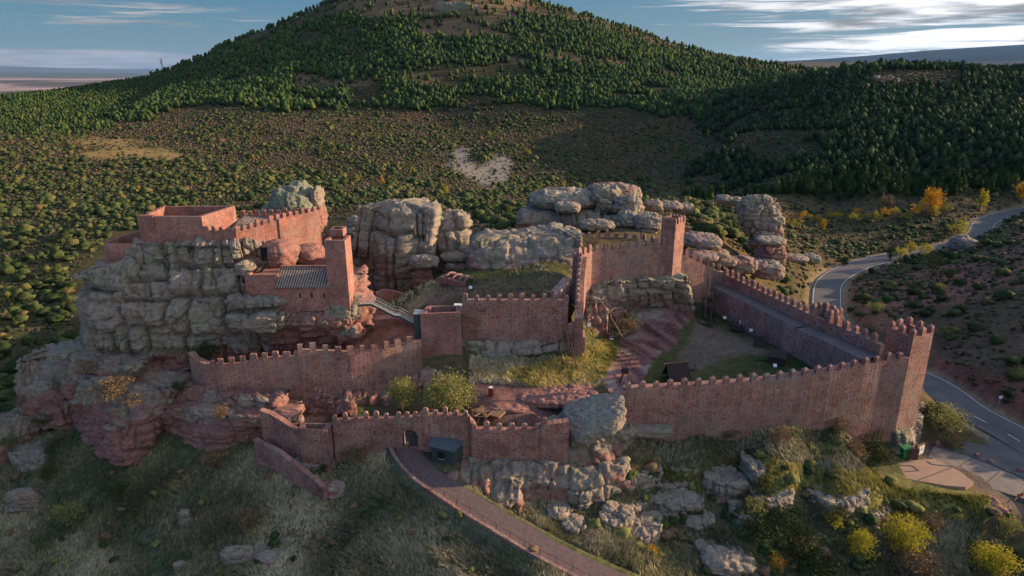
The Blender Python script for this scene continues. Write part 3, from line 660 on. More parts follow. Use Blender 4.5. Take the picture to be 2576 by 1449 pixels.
for a, b in [((2298,1212),(2400,1174)),((2400,1174),(2345,1168)),((2345,1168),(2332,1160)),((2262,1170),(2296,1172)),((2296,1172),(2312,1184)),((2312,1184),(2278,1186))]:
    mb = MB(); A = Pz(*a, -7.55); B = Pz(*b, -7.55); mb.beam(A, B, 0.16, 0.06); o = mb.build('paving_strip', MT['asphalt'], pz_)

pk = bpy.data.objects['parking_ground']
for a, b in [((2405,1180),(2452,1148)), ((2478,1218),(2522,1180)), ((2552,1258),(2600,1215))]:
    mb = MB(); mb.beam(Pz(*a, -8.05), Pz(*b, -8.05), 0.14, 0.05); mb.build('bay_line', MT['asphalt'], pk)
# ---------------------------------------------------------------- rock shapes
_ICO = {}
def ico(n):
    if n not in _ICO:
        bm = bmesh.new(); bmesh.ops.create_icosphere(bm, subdivisions=n, radius=1.0)
        V = np.array([v.co[:] for v in bm.verts]); F = np.array([[v.index for v in f.verts] for f in bm.faces]); bm.free(); _ICO[n] = (V, F)
    return _ICO[n]
def rock_push(P, N, cell=3.0, flat=0.62, groove=0.5, bulge=0.5, strata=0.18, rough=0.12, seed=0, warp=0.5, col=False):
    """moves surface points: stacked rounded blocks parted by cracks, thin beds, and grain"""
    W = P + warp * np.stack([fbm(P / (cell * 1.1), 3, seed + 1), fbm(P / (cell * 1.1) + 31, 3, seed + 2), fbm(P / (cell * 1.1) + 67, 3, seed + 3)], 1) * cell * 0.5
    f1, f2, cid, O1 = worley(W / np.array([cell, cell, cell * flat]), seed)
    e = f2 - f1
    cr = np.exp(-(e / 0.07) ** 1.5)
    d = -groove * cr + .35 * bulge * (np.clip(e, 0, 0.15) / 0.15) ** 0.5 - bulge * 0.25 + (cid - 0.5) * bulge * 0.9 + 1.5 * bulge * facet(O1, cid)
    g1, g2, gid, O2 = worley(W / np.array([cell * .42, cell * .42, cell * .42 * flat]) + 3.3, seed + 40); ge = g2 - g1
    d = d - 0.22 * groove * np.exp(-(ge / 0.09) ** 1.5) + (gid - 0.5) * 0.25 * bulge + 0.75 * bulge * facet(O2, gid)
    h1, h2, hid, O3 = worley(P / np.array([.9, .9, .6]) + 7.7, seed + 50); d = d + np.minimum(rough, .3) * .9 * facet(O3, hid) - np.minimum(rough, .3) * .35 * np.exp(-((h2 - h1) / .08) ** 1.5)
    zz = P[:, 2] + 0.5 * fbm(P / 6, 2, seed + 9)
    led = zz * .8 + .4 * fbm(P / 4, 2, seed + 12); led = led - np.floor(led); d = d + strata * .9 * (sstep(0, .25, led) - led)
    s = vnoise(np.stack([zz * 1.5, P[:, 0] * 0.05, P[:, 1] * 0.05], 1), seed + 5)
    d = d + strata * (np.abs(s - 0.5) * 2 - 0.5) + rough * fbm(P / 1.2, 4, seed + 7) + 0.5 * rough * fbm(P / 0.45, 2, seed + 8)
    Q = P + N * d[:, None]
    return Q, cr, cid
def boulder_arrays(c, r, seed=0, rz=0, tilt=(0, 0), sub=5, box=2.8, red=0.2, redlow=0.0, cell=None, lump=0.15, **k):
    V, F = ico(sub); n = V / np.linalg.norm(V, axis=1)[:, None]
    s = (np.abs(n[:, 0]) ** box + np.abs(n[:, 1]) ** box + np.abs(n[:, 2]) ** box) ** (-1.0 / box)
    P = n * s[:, None] * np.array(r)
    lm = fbm(n * 1.3 + seed * 3.7, 3, seed + 77); P = P * (1 + lump * lm)[:, None]
    N = n / np.array(r) * min(r); N /= np.linalg.norm(N, axis=1)[:, None]
    R = np.array(Matrix.Rotation(rz, 3, 'Z') @ Matrix.Rotation(tilt[0], 3, 'X') @ Matrix.Rotation(tilt[1], 3, 'Y'))
    P = P @ R.T; N = N @ R.T; zrel = P[:, 2] / (np.abs(P[:, 2]).max() + 1e-6)
    P = P + np.array(c)
    k.setdefault('bulge', 0.14 * min(r)); k.setdefault('groove', 0.16 * min(r)); k.setdefault('strata', 0.05 * min(r) + 0.05); k.setdefault('rough', 0.05 + 0.06 * min(r))
    Q, cr, cid = rock_push(P, N, cell=cell or max(1.6, 1.5 * min(r)), seed=seed, **k)
    T = red + (cid - 0.5) * 0.2 + redlow * sstep(0.1, -0.5, zrel)
    return Q, F, T
def rock_obj(name, parts, label, cat='rock', group=None, m='rock', parent=None):
    Vs, Fs, Ts, o = [], [], [], 0
    for V, F, T in parts: Vs.append(V); Fs.append(F + o); Ts.append(T); o += len(V)
    V = np.concatenate(Vs); F = np.concatenate(Fs); T = np.concatenate(Ts)
    c = V.mean(0); c[2] = V[:, 2].min()
    me = np_mesh(name, V - c, F, MT[m], tint=T, smooth=True)
    ob = link(name, me, parent); ob.location = c
    return tag(ob, label, cat, group)
def blocks(S, P, bh, bw, bulge, seed, warp=0.6):
    """beds of rounded blocks: irregular beds, each cut by its own upright joints"""
    r = np.random.RandomState(seed)
    r0 = np.random.RandomState(seed + 5); ce = -20 + np.cumsum(r0.uniform(.7, 1.8, 120) * bw * 1.9); cofs = r0.uniform(-.75, .75, 121) * bh; ci = np.clip(np.searchsorted(ce, S + warp * 2 * fbm(P / 7.0 + 4, 2, seed + 8)), 0, 120)
    zz = P[:, 2] + cofs[ci] + warp * 1.6 * fbm(P / 9.0, 3, seed + 1) + .12 * fbm(P / 1.5, 2, seed + 4); ed = -30 + np.cumsum(r.uniform(.45, 1.75, 60) * bh); k = np.clip(np.searchsorted(ed, zz), 1, 59); v = np.clip((zz - ed[k - 1]) / (ed[k] - ed[k - 1]), 0, 1)
    ss = S + warp * 2.2 * fbm(P / 6.0 + 9, 3, seed + 2); u = np.zeros(len(S)); h = np.zeros(len(S)); wdt = np.ones(len(S))
    for b in np.unique(k):
        m = k == b; es = -20 + r.uniform(0, bw) + np.cumsum(r.uniform(.45, 1.6, 200) * bw); j = np.clip(np.searchsorted(es, ss[m]), 1, 199); u[m] = (ss[m] - es[j - 1]) / (es[j] - es[j - 1]); hh = r.uniform(-1, 1, 220); h[m] = hh[j]; wdt[m] = es[j] - es[j - 1]
    hv = ed[k] - ed[k - 1]; du = np.minimum(u, 1 - u) * wdt; dv = np.minimum(v, 1 - v) * hv; rad = 0.62 * min(bh, bw) / 4
    e = 1 - np.clip(1 - du / rad, 0, 1) ** 2.2; f = 1 - np.clip(1 - dv / rad, 0, 1) ** 2.2
    return bulge * (np.minimum(e, 1) * np.minimum(f, 1) - .75) + h * bulge * .38, h
def loft(rings, blk=None, nseg=260, dz=0.35, capn=10, seed=0, redf=None, smooth_top=0.0, **k):
    """rings: [(z, [(x, y)...]), ...] bottom to top, same point count, seen from above anticlockwise"""
    def resample(pts):
        P = np.array(pts, float); n = len(P); out = []
        m = 12
        for i in range(n):
            p0, p1, p2, p3 = P[i - 1], P[i], P[(i + 1) % n], P[(i + 2) % n]
            for j in range(m):
                t = j / m; out.append(0.5 * (2 * p1 + (p2 - p0) * t + (2 * p0 - 5 * p1 + 4 * p2 - p3) * t * t + (3 * p1 - p0 - 3 * p2 + p3) * t ** 3))
        return np.array(out)
    R = [(z, resample(p)) for z, p in rings]
    # common parameter: arc length of the lowest ring
    base = R[0][1]; seg = np.linalg.norm(np.roll(base, -1, 0) - base, axis=1); s = np.concatenate([[0], np.cumsum(seg)]); q = np.linspace(0, s[-1], nseg, endpoint=False)
    fi = np.interp(q, s, np.arange(len(base) + 1))
    def pick(A):
        i = fi.astype(int) % len(A); f = (fi - np.floor(fi))[:, None]; return A[i] * (1 - f) + A[(i + 1) % len(A)] * f
    rows = []; zs = [z for z, _ in R]; RR = [pick(A) for _, A in R]
    z = zs[0]
    while z < zs[-1] - 1e-6:
        j = max(i for i in range(len(zs)) if zs[i] <= z + 1e-9); j = min(j, len(zs) - 2); f = (z - zs[j]) / (zs[j + 1] - zs[j])
        A = RR[j] * (1 - f) + RR[j + 1] * f; rows.append(np.concatenate([A, np.full((nseg, 1), z)], 1)); z += dz
    top = np.concatenate([RR[-1], np.full((nseg, 1), zs[-1])], 1); c = top.mean(0); rows.append(top)
    for i in range(1, capn):
        f = 1 - i / capn; A = c + (top - c) * f; A[:, 2] = zs[-1] + smooth_top * (1 - f * f); rows.append(A)
    nr = len(rows); G = np.array(rows); V = G.reshape(-1, 3)
    dt = np.roll(G, -1, 1) - np.roll(G, 1, 1); dv = np.empty_like(G); dv[1:-1] = G[2:] - G[:-2]; dv[0] = G[1] - G[0]; dv[-1] = G[-1] - G[-2]
    N = np.cross(dt, dv).reshape(-1, 3); N /= np.linalg.norm(N, axis=1)[:, None] + 1e-9
    if blk:
        bd, bhh = blocks(np.tile(q, nr), V, blk[0], blk[1], blk[2], seed + 60); fl = np.ones(len(V)); nrows_side = nr - (capn - 1); ring_i = np.repeat(np.arange(nr), nseg); fl[ring_i >= nrows_side] *= .25
        V = V + N * (bd * fl)[:, None]
    Q, cr, cid = rock_push(V, N, seed=seed, **k)
    idx = np.arange(nr * nseg).reshape(nr, nseg); nx = np.roll(idx, -1, 1)
    F = np.stack([idx[:-1], nx[:-1], nx[1:], idx[1:]], -1).reshape(-1, 4)
    # close the middle of the cap
    V2 = np.concatenate([Q, [Q[idx[-1]].mean(0)]]); ci = len(Q)
    F3 = np.stack([idx[-1], nx[-1], np.full(nseg, ci)], -1)
    T = redf(V2) if redf else np.full(len(V2), 0.2)
    T = T + np.concatenate([(cid - 0.5) * 0.25, [0]])
    tri = np.concatenate([F[:, [0, 1, 2]], F[:, [0, 2, 3]], F3])
    return V2, tri, T
def outcrop(top, zt, bot, zb, depth, seed=0, red=(.2, .2), blk=(2.4, 3.2, .5), mid=.15, dens=.22, rise=.3, back=None, **k):
    """rock face: front top edge and foot as picture points (left to right) at their heights"""
    n = 7
    def rs(pts, z):
        Q = [Pz(a, b, z[i] if isinstance(z, (list, tuple)) else z) for i, (a, b) in enumerate(pts)]; t = np.linspace(0, len(Q) - 1, n); out = []
        for x in t: i = min(int(x), len(Q) - 2); out.append(Q[i].lerp(Q[i + 1], x - i))
        return out
    T, Bt = rs(top, zt), rs(bot, zb); zt_ = sum(p.z for p in T) / n; zb_ = sum(p.z for p in Bt) / n
    def ring(F, grow=0):
        c = sum(F, Vector()) / n; f = [(p.x + (p.x - c.x) * grow, p.y - grow * 4) for p in F]; yb = max(p.y for p in T) + depth
        xs = [p[0] for p in f]; m = [(xs[-1] + .2, (f[-1][1] + yb) / 2), (xs[-1] * .8 + xs[0] * .2, yb), (xs[-1] * .35 + xs[0] * .65, yb + .5), (xs[0] - .2, (f[0][1] + yb) / 2)]
        return f + m
    RB, RT = ring(Bt), ring(T); RM = [(a[0] * .5 + b[0] * .5, (a[1] * .5 + b[1] * .5) - mid * abs(a[1] - b[1]) - mid) for a, b in zip(RB, RT)]
    per = sum(math.hypot(RB[i][0] - RB[i - 1][0], RB[i][1] - RB[i - 1][1]) for i in range(len(RB)))
    H = zt_ - zb_; rf = lambda V: red[1] + (red[0] - red[1]) * sstep(zb_ + H * .2, zb_ + H * .8, V[:, 2] + fbm(V / 3.5, 3, seed) * H * .4)
    k.setdefault('cell', max(1.5, blk[1] * .8)); k.setdefault('groove', .3); k.setdefault('bulge', .35); k.setdefault('strata', .15); k.setdefault('rough', .2)
    return loft([(zb_ - 1.5, RB), (zb_, RB), (zb_ + H * .55, RM), (zt_, RT)], blk=blk, nseg=int(max(80, min(700, per / dens))), dz=dens, seed=seed, redf=rf, smooth_top=rise, **k)
def B(px, py, d, w, h, dep=None, seed=0, name='boulder', label=None, cat='rock', group=None, by='y', m='rock', **k):
    """boulder whose centre shows at (px, py), d metres away (by='y') ; w,h,dep in metres"""
    c = Py(px, py, d); dep = dep or w * 0.8
    return boulder_arrays(tuple(c), (w / 2, dep / 2, h / 2), seed=seed, **k)

def ledge(x0, y0, x1, y1, red=.16, seed=0, sk=0.0, depth=2.5, blk=None):
    """rock ledge breaking out of the slope; its foot follows the ground"""
    xs = [x0, x0 * .66 + x1 * .34, x0 * .34 + x1 * .66, x1]; r = random.Random(seed); h = y1 - y0
    bot = [(x, y1 - (h * .35 if i in (0, 3) else 0) - r.uniform(0, .12) * h) for i, x in enumerate(xs)]; top = [(x + sk * h, y0 + (h * .28 if i in (0, 3) else 0) + r.uniform(0, .15) * h) for i, x in enumerate(xs)]
    zb, zt = [], []
    for (a, b), (c, d) in zip(bot, top):
        g = onG(a, b); zb.append(g.z - .15); q = Py(c, d, g.y + .55); zt.append(q.z)
    return outcrop(top, zt, bot, zb, depth, seed=seed, red=(red, min(1, red + .2)), blk=blk or (2.2, 3.2, .3), dens=.12, rise=.1, mid=.1, cell=2.8, bulge=.22, rough=.12, groove=.25, strata=.12)
def BB(x0, y0, x1, y1, d, dep=None, hmin=0.6, **k):
    """boulder that fills a picture box at distance d (metres ahead)"""
    cx, cy = (x0 + x1) / 2, (y0 + y1) / 2; c = Py(cx, cy, d); t = math.hypot(d, CAM_H - c.z) / 1.0
    a, b, q = ray(cx, cy); t = d / b
    w = (x1 - x0) / FOC * t; dep = dep if dep else w * 0.8
    ph = math.atan2(CAM_H - c.z, d); h = max(((y1 - y0) / FOC * t - 0.75 * dep * math.sin(ph)) / math.cos(ph), hmin)
    return boulder_arrays((c.x, c.y, c.z), (w / 2 * 1.03, dep / 2, h / 2 * 1.05), **k)
def BG(x0, y0, x1, y1, d=None, dep=None, sink=0.3, **k):
    """boulder seated on the ground: its foot shows at the bottom of the picture box"""
    g = onG((x0 + x1) / 2, y1 - 0.15 * (y1 - y0)); dep = dep or 3; k.setdefault('sub', 5)
    P, F, T = BB(x0, y0, x1, y1, g.y + dep * 0.4, dep, **k)
    lo = float(P[:, 2].min()); zz = gz(float(P[:, 0].mean()), float(P[:, 1].mean()))
    if lo > zz - 0.1: P[:, 2] = np.where(P[:, 2] < P[:, 2].mean(), P[:, 2].mean() - (P[:, 2].mean() - P[:, 2]) * (P[:, 2].mean() - zz + sink) / (P[:, 2].mean() - lo), P[:, 2])
    return P, F, T
# ---- the crag that carries the keep
def red_keep(V):
    z = V[:, 2]; n = fbm(V / 7.0, 3, 5)
    t = 0.12 + 0.8 * sstep(7.5, 4.0, z + n * 2.5) * sstep(-4, 2, z + 4)
    t = t + 0.55 * sstep(-38.5, -33.5, V[:, 0] + n * 3) * sstep(22.5, 19.5, z + n) * 1.0
    return t
def off(ring, dx, dy, s=1.0):
    a = np.array(ring, float); c = a.mean(0); return [tuple(q) for q in (c + (a - c) * s + [dx, dy])]
K0 = [(-67, 96), (-62, 93.2), (-54, 92.4), (-46, 92.5), (-39, 93.5), (-33, 95.5), (-27, 98), (-25, 103), (-27, 110), (-34, 117), (-46, 121), (-58, 119), (-66, 112), (-69, 103)]
K1 = [(-66, 98), (-61.5, 95.6), (-54, 95.2), (-46, 95.4), (-39, 95.6), (-33.5, 97), (-29, 99.5), (-27.5, 103), (-29, 110), (-35, 117), (-46, 121), (-58, 119), (-65, 112), (-68, 103)]
K2 = [(-65.5, 97.8), (-61.5, 94.6), (-54, 94.4), (-46, 94.8), (-40, 95.2), (-35.5, 96.5), (-33.5, 99.5), (-32, 103), (-32, 110), (-36, 116), (-46, 119), (-57, 117.5), (-63, 112), (-66.5, 103)]
K3 = [(-64, 99), (-60, 96.4), (-54, 96), (-46, 96.6), (-41, 97), (-38.5, 98.4), (-37, 101), (-35.5, 104), (-34, 110), (-37, 114.5), (-46, 116.5), (-56, 115), (-61.5, 111), (-64, 103)]
K4 = [(-57.0, 101), (-56.5, 99.4), (-54, 98.5), (-46, 98.5), (-42.5, 98.6), (-40, 100), (-38, 102.5), (-36, 106), (-34, 110.5), (-37, 113), (-46, 114.5), (-53, 113), (-56, 110), (-57, 104)]
parts = [loft([(-6, K0), (2, K0), (4.6, K1), (6.8, K1), (8.0, K2), (13, K2), (17.0, K3), (18.4, off(K3, 0, 0.7, 0.98)), (19.4, K4), (22.4, K4)], blk=(5.0, 5.0, 1.7), nseg=760, dz=0.17, seed=3, redf=red_keep,
    cell=3.4, flat=0.9, groove=0.35, bulge=0.55, strata=0.22, rough=0.3, warp=0.5)]
for i, (x0, y0, x1, y1, d, dep, rd) in enumerate([(200,672,275,702,99,5,.1), (582,768,722,830,94.4,5,.12), (580,735,715,775,94.9,4.5,.1), (715,770,880,830,95.8,5,.55), (780,745,905,770,97.5,5,.35), (835,800,900,850,98.0,5,.25)]):
    parts.append(BB(x0, y0, x1, y1, d, dep, seed=20 + i, sub=6, red=rd, box=4.0, lump=.14, groove=0.3, bulge=0.4, strata=0.2, rough=0.22, cell=3.5))
rock_obj('castle_crag', parts, 'huge stacked grey crag with red base carrying the keep on its top', 'crag')
# right-hand red shoulder under the small tower and the house
S0 = [(-37, 95.8), (-32, 95), (-27, 95.5), (-23.5, 97), (-22.5, 101), (-24, 106), (-30, 108), (-37, 106)]
parts = [loft([(0, off(S0, 0, 2.0)), (5, off(S0, -0.3, 1.6)), (9, off(S0, 0.2, 0.2)), (11.5, off(S0, 0.4, 0.2)), (13.2, off(S0, -.5, -0.2)), (14.8, off(S0, -.5, 0.3, .98)), (16.6, off(S0, 0, 1.6, .9))], nseg=260, dz=0.22, seed=9,
    redf=lambda V: 0.85 - 0.35 * sstep(9, 14, V[:, 2] + fbm(V / 4, 3, 8) * 4), cell=4.5, flat=0.35, groove=0.6, bulge=0.7, strata=0.35, rough=0.15)]
parts.append(BB(820, 745, 905, 812, 96.6, 4.5, seed=55, red=.2, box=2.6))
rock_obj('rock_shoulder', parts, 'banded red and grey rock shoulder under the slim square tower', 'crag')
rock_obj('rounded_rock', [BB(655, 598, 748, 682, 103.0, 6.5, seed=61, sub=6, red=.75, box=2.5, lump=.2, groove=.08, bulge=.12, rough=.05, strata=.05, cell=5), BB(610, 640, 680, 690, 101.5, 4, seed=65, red=.7)], 'sunlit orange dome of rock inside the keep yard beside the dark stairs')
rock_obj('rounded_rock', [BB(742, 606, 815, 672, 106.5, 6.5, seed=62, sub=6, red=.75, box=2.5, lump=.2, groove=.08, bulge=.12, rough=.05, strata=.05, cell=5)], 'orange rock dome between the keep battlements and the slim tower')
rock_obj('rounded_rock', [BB(598, 645, 640, 700, 98.6, 4, seed=63, red=.15, box=2.4)], 'pale sunlit rock nose just under the corner of the battlemented keep wall')
# ---- lower outcrops on the left
def redlow(a, b, lo=0.2, hi=0.95):
    return lambda V: lo + (hi - lo) * sstep(b, a, V[:, 2] + fbm(V / 4, 3, 6) * 3)
parts = [outcrop([(185,925),(230,945),(300,975),(370,985),(435,1000)], [5,4.5,3.6,3.2,3], [(190,1050),(235,1105),(290,1150),(350,1155),(420,1095)], -4.5, 5, seed=71, red=(.3, .95), blk=(3.2, 4.5, .9)),
         outcrop([(180,885),(250,900),(330,925)], 6.5, [(170,975),(240,980),(330,990)], 1.5, 6, seed=72, red=(.3, .7), blk=(2.6, 4, .7))]
rock_obj('rock_outcrop', parts, 'bulging red rock outcrop low on the left, capped with grey stone and grass')
parts = [outcrop([(415,1005),(470,1022),(560,1045),(650,1062),(740,1070)], [3,2.6,2,1.6,1.2], [(420,1085),(480,1120),(560,1128),(650,1118),(730,1110)], -2.8, 3.5, seed=76, red=(.45, .95), blk=(1.6, 6, .6), rise=.1, mid=.0),
         outcrop([(430,960),(500,975),(600,1005),(700,1010)], 3.6, [(420,1020),(500,1040),(600,1050),(700,1050)], 1.0, 4, seed=77, red=(.45, .7), blk=(1.8, 4, .5))]
rock_obj('rock_outcrop', parts, 'long slanting red rock shelf between the round curtain wall and the grass')
parts = [outcrop([(55,945),(100,900),(150,885),(200,880)], [-1,1,2.5,3.5], [(50,1030),(110,1060),(160,1060),(205,1040)], -6, 7, seed=81, red=(.2, .5), blk=(3, 3.4, .8)),
         outcrop([(-40,1090),(10,1070),(60,1040),(100,1040)], [-8,-7,-6,-6], [(-40,1150),(0,1160),(60,1140),(100,1110)], -11, 3, seed=82, red=(.2, .5), blk=(2.6, 3.4, .8)), BB(130, 862, 195, 905, 97, 5, seed=84, red=.05, box=4)]
rock_obj('rock_outcrop', parts, 'pale grey lichened outcrop at the far left edge, below the crag')
rock_obj('boulder', [BG(20, 1225, 105, 1300, 76, 2.5, seed=86, red=.35)], 'grey and red boulder alone in the grass at the far left')
rock_obj('boulder', [BG(560, 1370, 640, 1430, 68, 2.2, seed=87, red=.05)], 'white lichened boulder in the lower lawn beside bramble bushes')
rock_obj('boulder', [BG(450, 1280, 482, 1335, 72, 1, seed=88, red=.2)], 'narrow upright stone in the lower lawn')
rock_obj('boulder', [BG(438, 1410, 468, 1440, 66, 1, seed=89, red=.2)], 'small stone at the bottom edge of the lawn')
# rock under the round curtain wall and middle tower
parts = [outcrop([(790,975),(880,965),(980,950)], 3.6, [(780,1035),(880,1045),(985,1030)], .3, 3.5, seed=91, red=(.5, .8), blk=(1.8, 2.6, .6)), outcrop([(560,985),(660,1000),(800,990)], 2.6, [(560,1020),(680,1040),(800,1035)], .2, 3, seed=93, red=(.7, .8), blk=(1.3, 3, .4))]
rock_obj('rock_outcrop', parts, 'lumpy grey and pink rock under the curtain wall left of the bushes')
parts = [outcrop([(1035,925),(1110,930),(1185,915)], 4.6, [(1040,990),(1110,1000),(1195,985)], 1.6, 5, seed=94, red=(.5, .6), blk=(1.6, 3.4, .5), mid=.3)]
rock_obj('rock_outcrop', parts, 'rock plinth directly under the square middle tower')
parts = [outcrop([(1160,862),(1250,858),(1340,856),(1440,850)], 7.2, [(1165,905),(1250,915),(1340,910),(1440,905)], 4.2, 2.6, seed=96, red=(.1, .25), blk=(2.2, 5, .7), mid=.35)]
rock_obj('rock_outcrop', parts, 'long grey rock ledge under the straight middle curtain wall')
# ---- courtyard rock under the back wall
parts = [outcrop([(1480,716),(1540,712),(1600,704),(1660,700),(1735,706)], [11.2,11.7,12.0,12.2,12.0], [(1470,800),(1540,795),(1610,775),(1680,770),(1740,775)], [6,6,6,6.2,6.2], 5, seed=101, red=(.15, .4), blk=(2.2, 3.4, .8)), outcrop([(1475,760),(1525,765)], 8.5, [(1475,840),(1530,835)], 5.0, 3, seed=103, red=(.35, .5), blk=(1.8, 2.4, .6))]
rock_obj('rock_outcrop', parts, 'broken grey rock inside the courtyard under the tall back wall')
# ---- the big round towers of rock behind
parts = [outcrop([(912,535),(960,528),(1010,530),(1050,530),(1088,540)], [20,21,21.3,21.3,20.5], [(908,690),(960,740),(1020,742),(1060,735),(1085,690)], 5, 7, seed=112, red=(.05, .45), blk=(13, 5.5, 1.9), dens=.3, rise=1.2, mid=.7)]
rock_obj('round_rock_tower', parts, 'tallest round grey rock tower standing behind the yard, split by vertical cracks', 'rock tower')
rock_obj('round_rock_tower', [outcrop([(1092,545),(1130,542),(1170,565)], [19.5,19.5,17.5], [(1092,700),(1130,705),(1175,690)], 7, 6, seed=115, red=(.08, .45), blk=(10, 4.5, 1.5), dens=.3, rise=1.0, mid=.5)], 'lower round rock tower on the right of the tallest one', 'rock tower')
rock_obj('boulder', [BB(875, 540, 918, 600, 150, 6, seed=118, red=.1), BB(870, 560, 915, 640, 149, 6, seed=119, red=.2)], 'small lit rock between the slim tower and the tallest rock tower')
# green dome behind the keep
parts = [BB(690, 450, 806, 600, 128, 12, seed=121, sub=6, red=.05, box=2.3, cell=7, flat=2.2, groove=.45, bulge=.5, strata=.08), BB(658, 505, 740, 620, 130, 10, seed=122, sub=6, red=.0, box=2.3, cell=6, flat=2, groove=.4, strata=.1)]
rock_obj('dome_rock', parts, 'furrowed green-grey rock dome rising behind the keep battlements', 'rock', m='rock_dome')
rock_obj('dome_rock', [BB(782, 510, 820, 620, 127, 6, seed=123, sub=5, red=.9, box=3, flat=.6), BB(785, 465, 812, 530, 127, 5, seed=124, red=.2)], 'orange sunlit rock column against the right side of the green dome')
# mushroom rocks and yard rock mass
parts = [BB(1033, 637, 1100, 676, 122, 4, seed=131, sub=5, red=.08, box=2.8), BB(1040, 668, 1090, 760, 122.5, 3, seed=132, sub=5, red=.85, box=2.4)]
rock_obj('mushroom_rock', parts, 'grey capped mushroom rock on a red stem above the straw grass')
parts = [BB(1176, 625, 1246, 672, 126, 5, seed=133, sub=5, red=.08, box=2.8), BB(1185, 660, 1230, 700, 126, 3, seed=134, red=.85)]
rock_obj('mushroom_rock', parts, 'grey capped mushroom rock beside the brick cistern')
parts = [BB(1110, 628, 1190, 660, 129, 5, seed=135, red=.12, box=3), BB(1155, 612, 1200, 640, 131, 4, seed=136, red=.2, box=3.4), BB(1115, 650, 1210, 700, 128, 5, seed=137, red=.4)]
rock_obj('boulder', parts, 'flat blocks stacked between the two mushroom rocks')
parts = [outcrop([(1190,600),(1250,592),(1320,595),(1380,612),(1450,612)], [17,17.5,17,16,15.5], [(1185,680),(1250,695),(1320,690),(1380,690),(1455,680)], 11.5, 7, seed=141, red=(.12, .4), blk=(2.3, 5, .8), dens=.28), outcrop([(1330,585),(1400,588),(1460,600)], 17, [(1330,620),(1400,625),(1460,630)], 14.5, 7, seed=144, red=(.15, .3), blk=(1.6, 4.5, .5), dens=.3)]
rock_obj('rock_outcrop', parts, 'broad flat-topped grey rock mass between the mushroom rocks and the battlements')
# big pile behind the rear battlement
parts = [outcrop([(1312,545),(1380,532),(1440,532),(1505,540)], [14.5,15.2,15.2,15], [(1310,590),(1380,592),(1440,592),(1505,590)], 10.5, 12, seed=151, red=(.1, .6), blk=(2.6, 7, .9), dens=.32, rise=.8), outcrop([(1490,505),(1550,500),(1615,520)], [17,17.2,16.4], [(1488,588),(1550,592),(1612,585)], 10.5, 10, seed=159, red=(.15, .45), blk=(4.5, 4.5, 1.2), dens=.3), BB(1335, 470, 1500, 530, 162, 14, seed=152, sub=6, red=.08, box=2.8, groove=.4, cell=6), BB(1395, 505, 1460, 538, 153, 6, seed=153, red=.15),
         BB(1490, 462, 1560, 545, 160, 9, seed=154, sub=6, red=.1, box=2.6, cell=6), BB(1540, 485, 1610, 550, 157, 8, seed=155, sub=6, red=.1, box=2.6, cell=6), BB(1480, 456, 1600, 500, 166, 9, seed=156, sub=6, red=.35, box=2.8), BB(1560, 465, 1612, 510, 168, 7, seed=157, red=.35), BB(1500, 535, 1600, 592, 156, 8, seed=158, red=.2)]
rock_obj('rock_pile', parts, 'largest pile of rounded sunlit boulders, behind the rear battlement')
rock_obj('boulder', [BB(1555, 528, 1610, 575, 148, 6, seed=161, red=.12)], 'upright boulder leaning left of the flat one behind the back wall')
rock_obj('boulder', [BB(1595, 532, 1662, 582, 146, 7, seed=162, sub=6, red=.12, flat=.4), BB(1600, 565, 1650, 592, 145, 5, seed=163, red=.2)], 'big flat-topped boulder touching the tall back tower')
for i, (b, l) in enumerate([((1622,500,1665,535,172,6), 'small block high on the ridge right of the boulder pile'), ((1655,503,1715,530,174,7), 'flat slab on the ridge behind the back tower'), ((1690,508,1745,540,176,6), 'last slab at the right end of the ridge above the back tower'),
        ((1460,548,1545,582,143,6), 'low boulder with grass behind the rear battlement')]):
    rock_obj('boulder', [BB(*b, seed=165 + i, red=.3)], l)
for i, (b, l) in enumerate([((1722,582,1808,628,140,9), 'sunlit flat rock shelf right of the back tower'), ((1725,625,1800,662,134,7), 'second red rock shelf just above the rear wall merlons'), ((1755,622,1830,650,137,6), 'low red boulder beside the sandy slope'),
        ((1830,640,1900,692,141,7), 'grey blocky boulder below the hoodoo'), ((1780,640,1850,672,139,6), 'grey boulder left of the blocky one under the hoodoo'), ((1890,652,1970,705,143,7), 'dark boulder at the foot of the hoodoo')]):
    rock_obj('boulder', [BB(*b, seed=175 + i, red=.38, flat=.45, box=3)], l)
# pillar rocks
parts = [BB(1855, 488, 1948, 585, 168, 9, seed=181, sub=6, red=.15, box=2.8, flat=1.0, cell=5), BB(1875, 522, 1963, 600, 167.5, 8, seed=182, sub=6, red=.2, box=3, cell=5), BB(1890, 550, 1960, 640, 166, 8, seed=183, sub=6, red=.35, box=3)]
rock_obj('pillar_rock', parts, 'tall leaning head-shaped rock standing over the valley', 'rock')
rock_obj('boulder', [BB(1802, 488, 1840, 515, 178, 5, seed=184, red=.2), BB(1825, 492, 1870, 520, 178, 5, seed=185, red=.2)], 'two knobs of rock left of the head-shaped rock')
parts = [BB(1905, 592, 1975, 618, 152, 6, seed=186, red=.2, box=3), BB(1905, 605, 1972, 690, 151.5, 6, seed=187, sub=6, red=.5, box=3), BB(1885, 645, 1958, 680, 149, 5, seed=188, red=.15, box=2.8)]
rock_obj('hoodoo', parts, 'squat hoodoo with overhanging cap below the head-shaped rock', 'rock')
rock_obj('boulder', [BB(1975, 636, 2030, 662, 152, 6, seed=189, red=.35)], 'low slab right of the hoodoo')
rock_obj('boulder', [BB(2020, 636, 2062, 665, 154, 5, seed=190, red=.25)], 'rounded slab nearest the road bend')
rock_obj('boulder', [BB(2395, 590, 2450, 640, 190, 7, seed=191, red=.2)], 'grey rock beside the road where it turns')
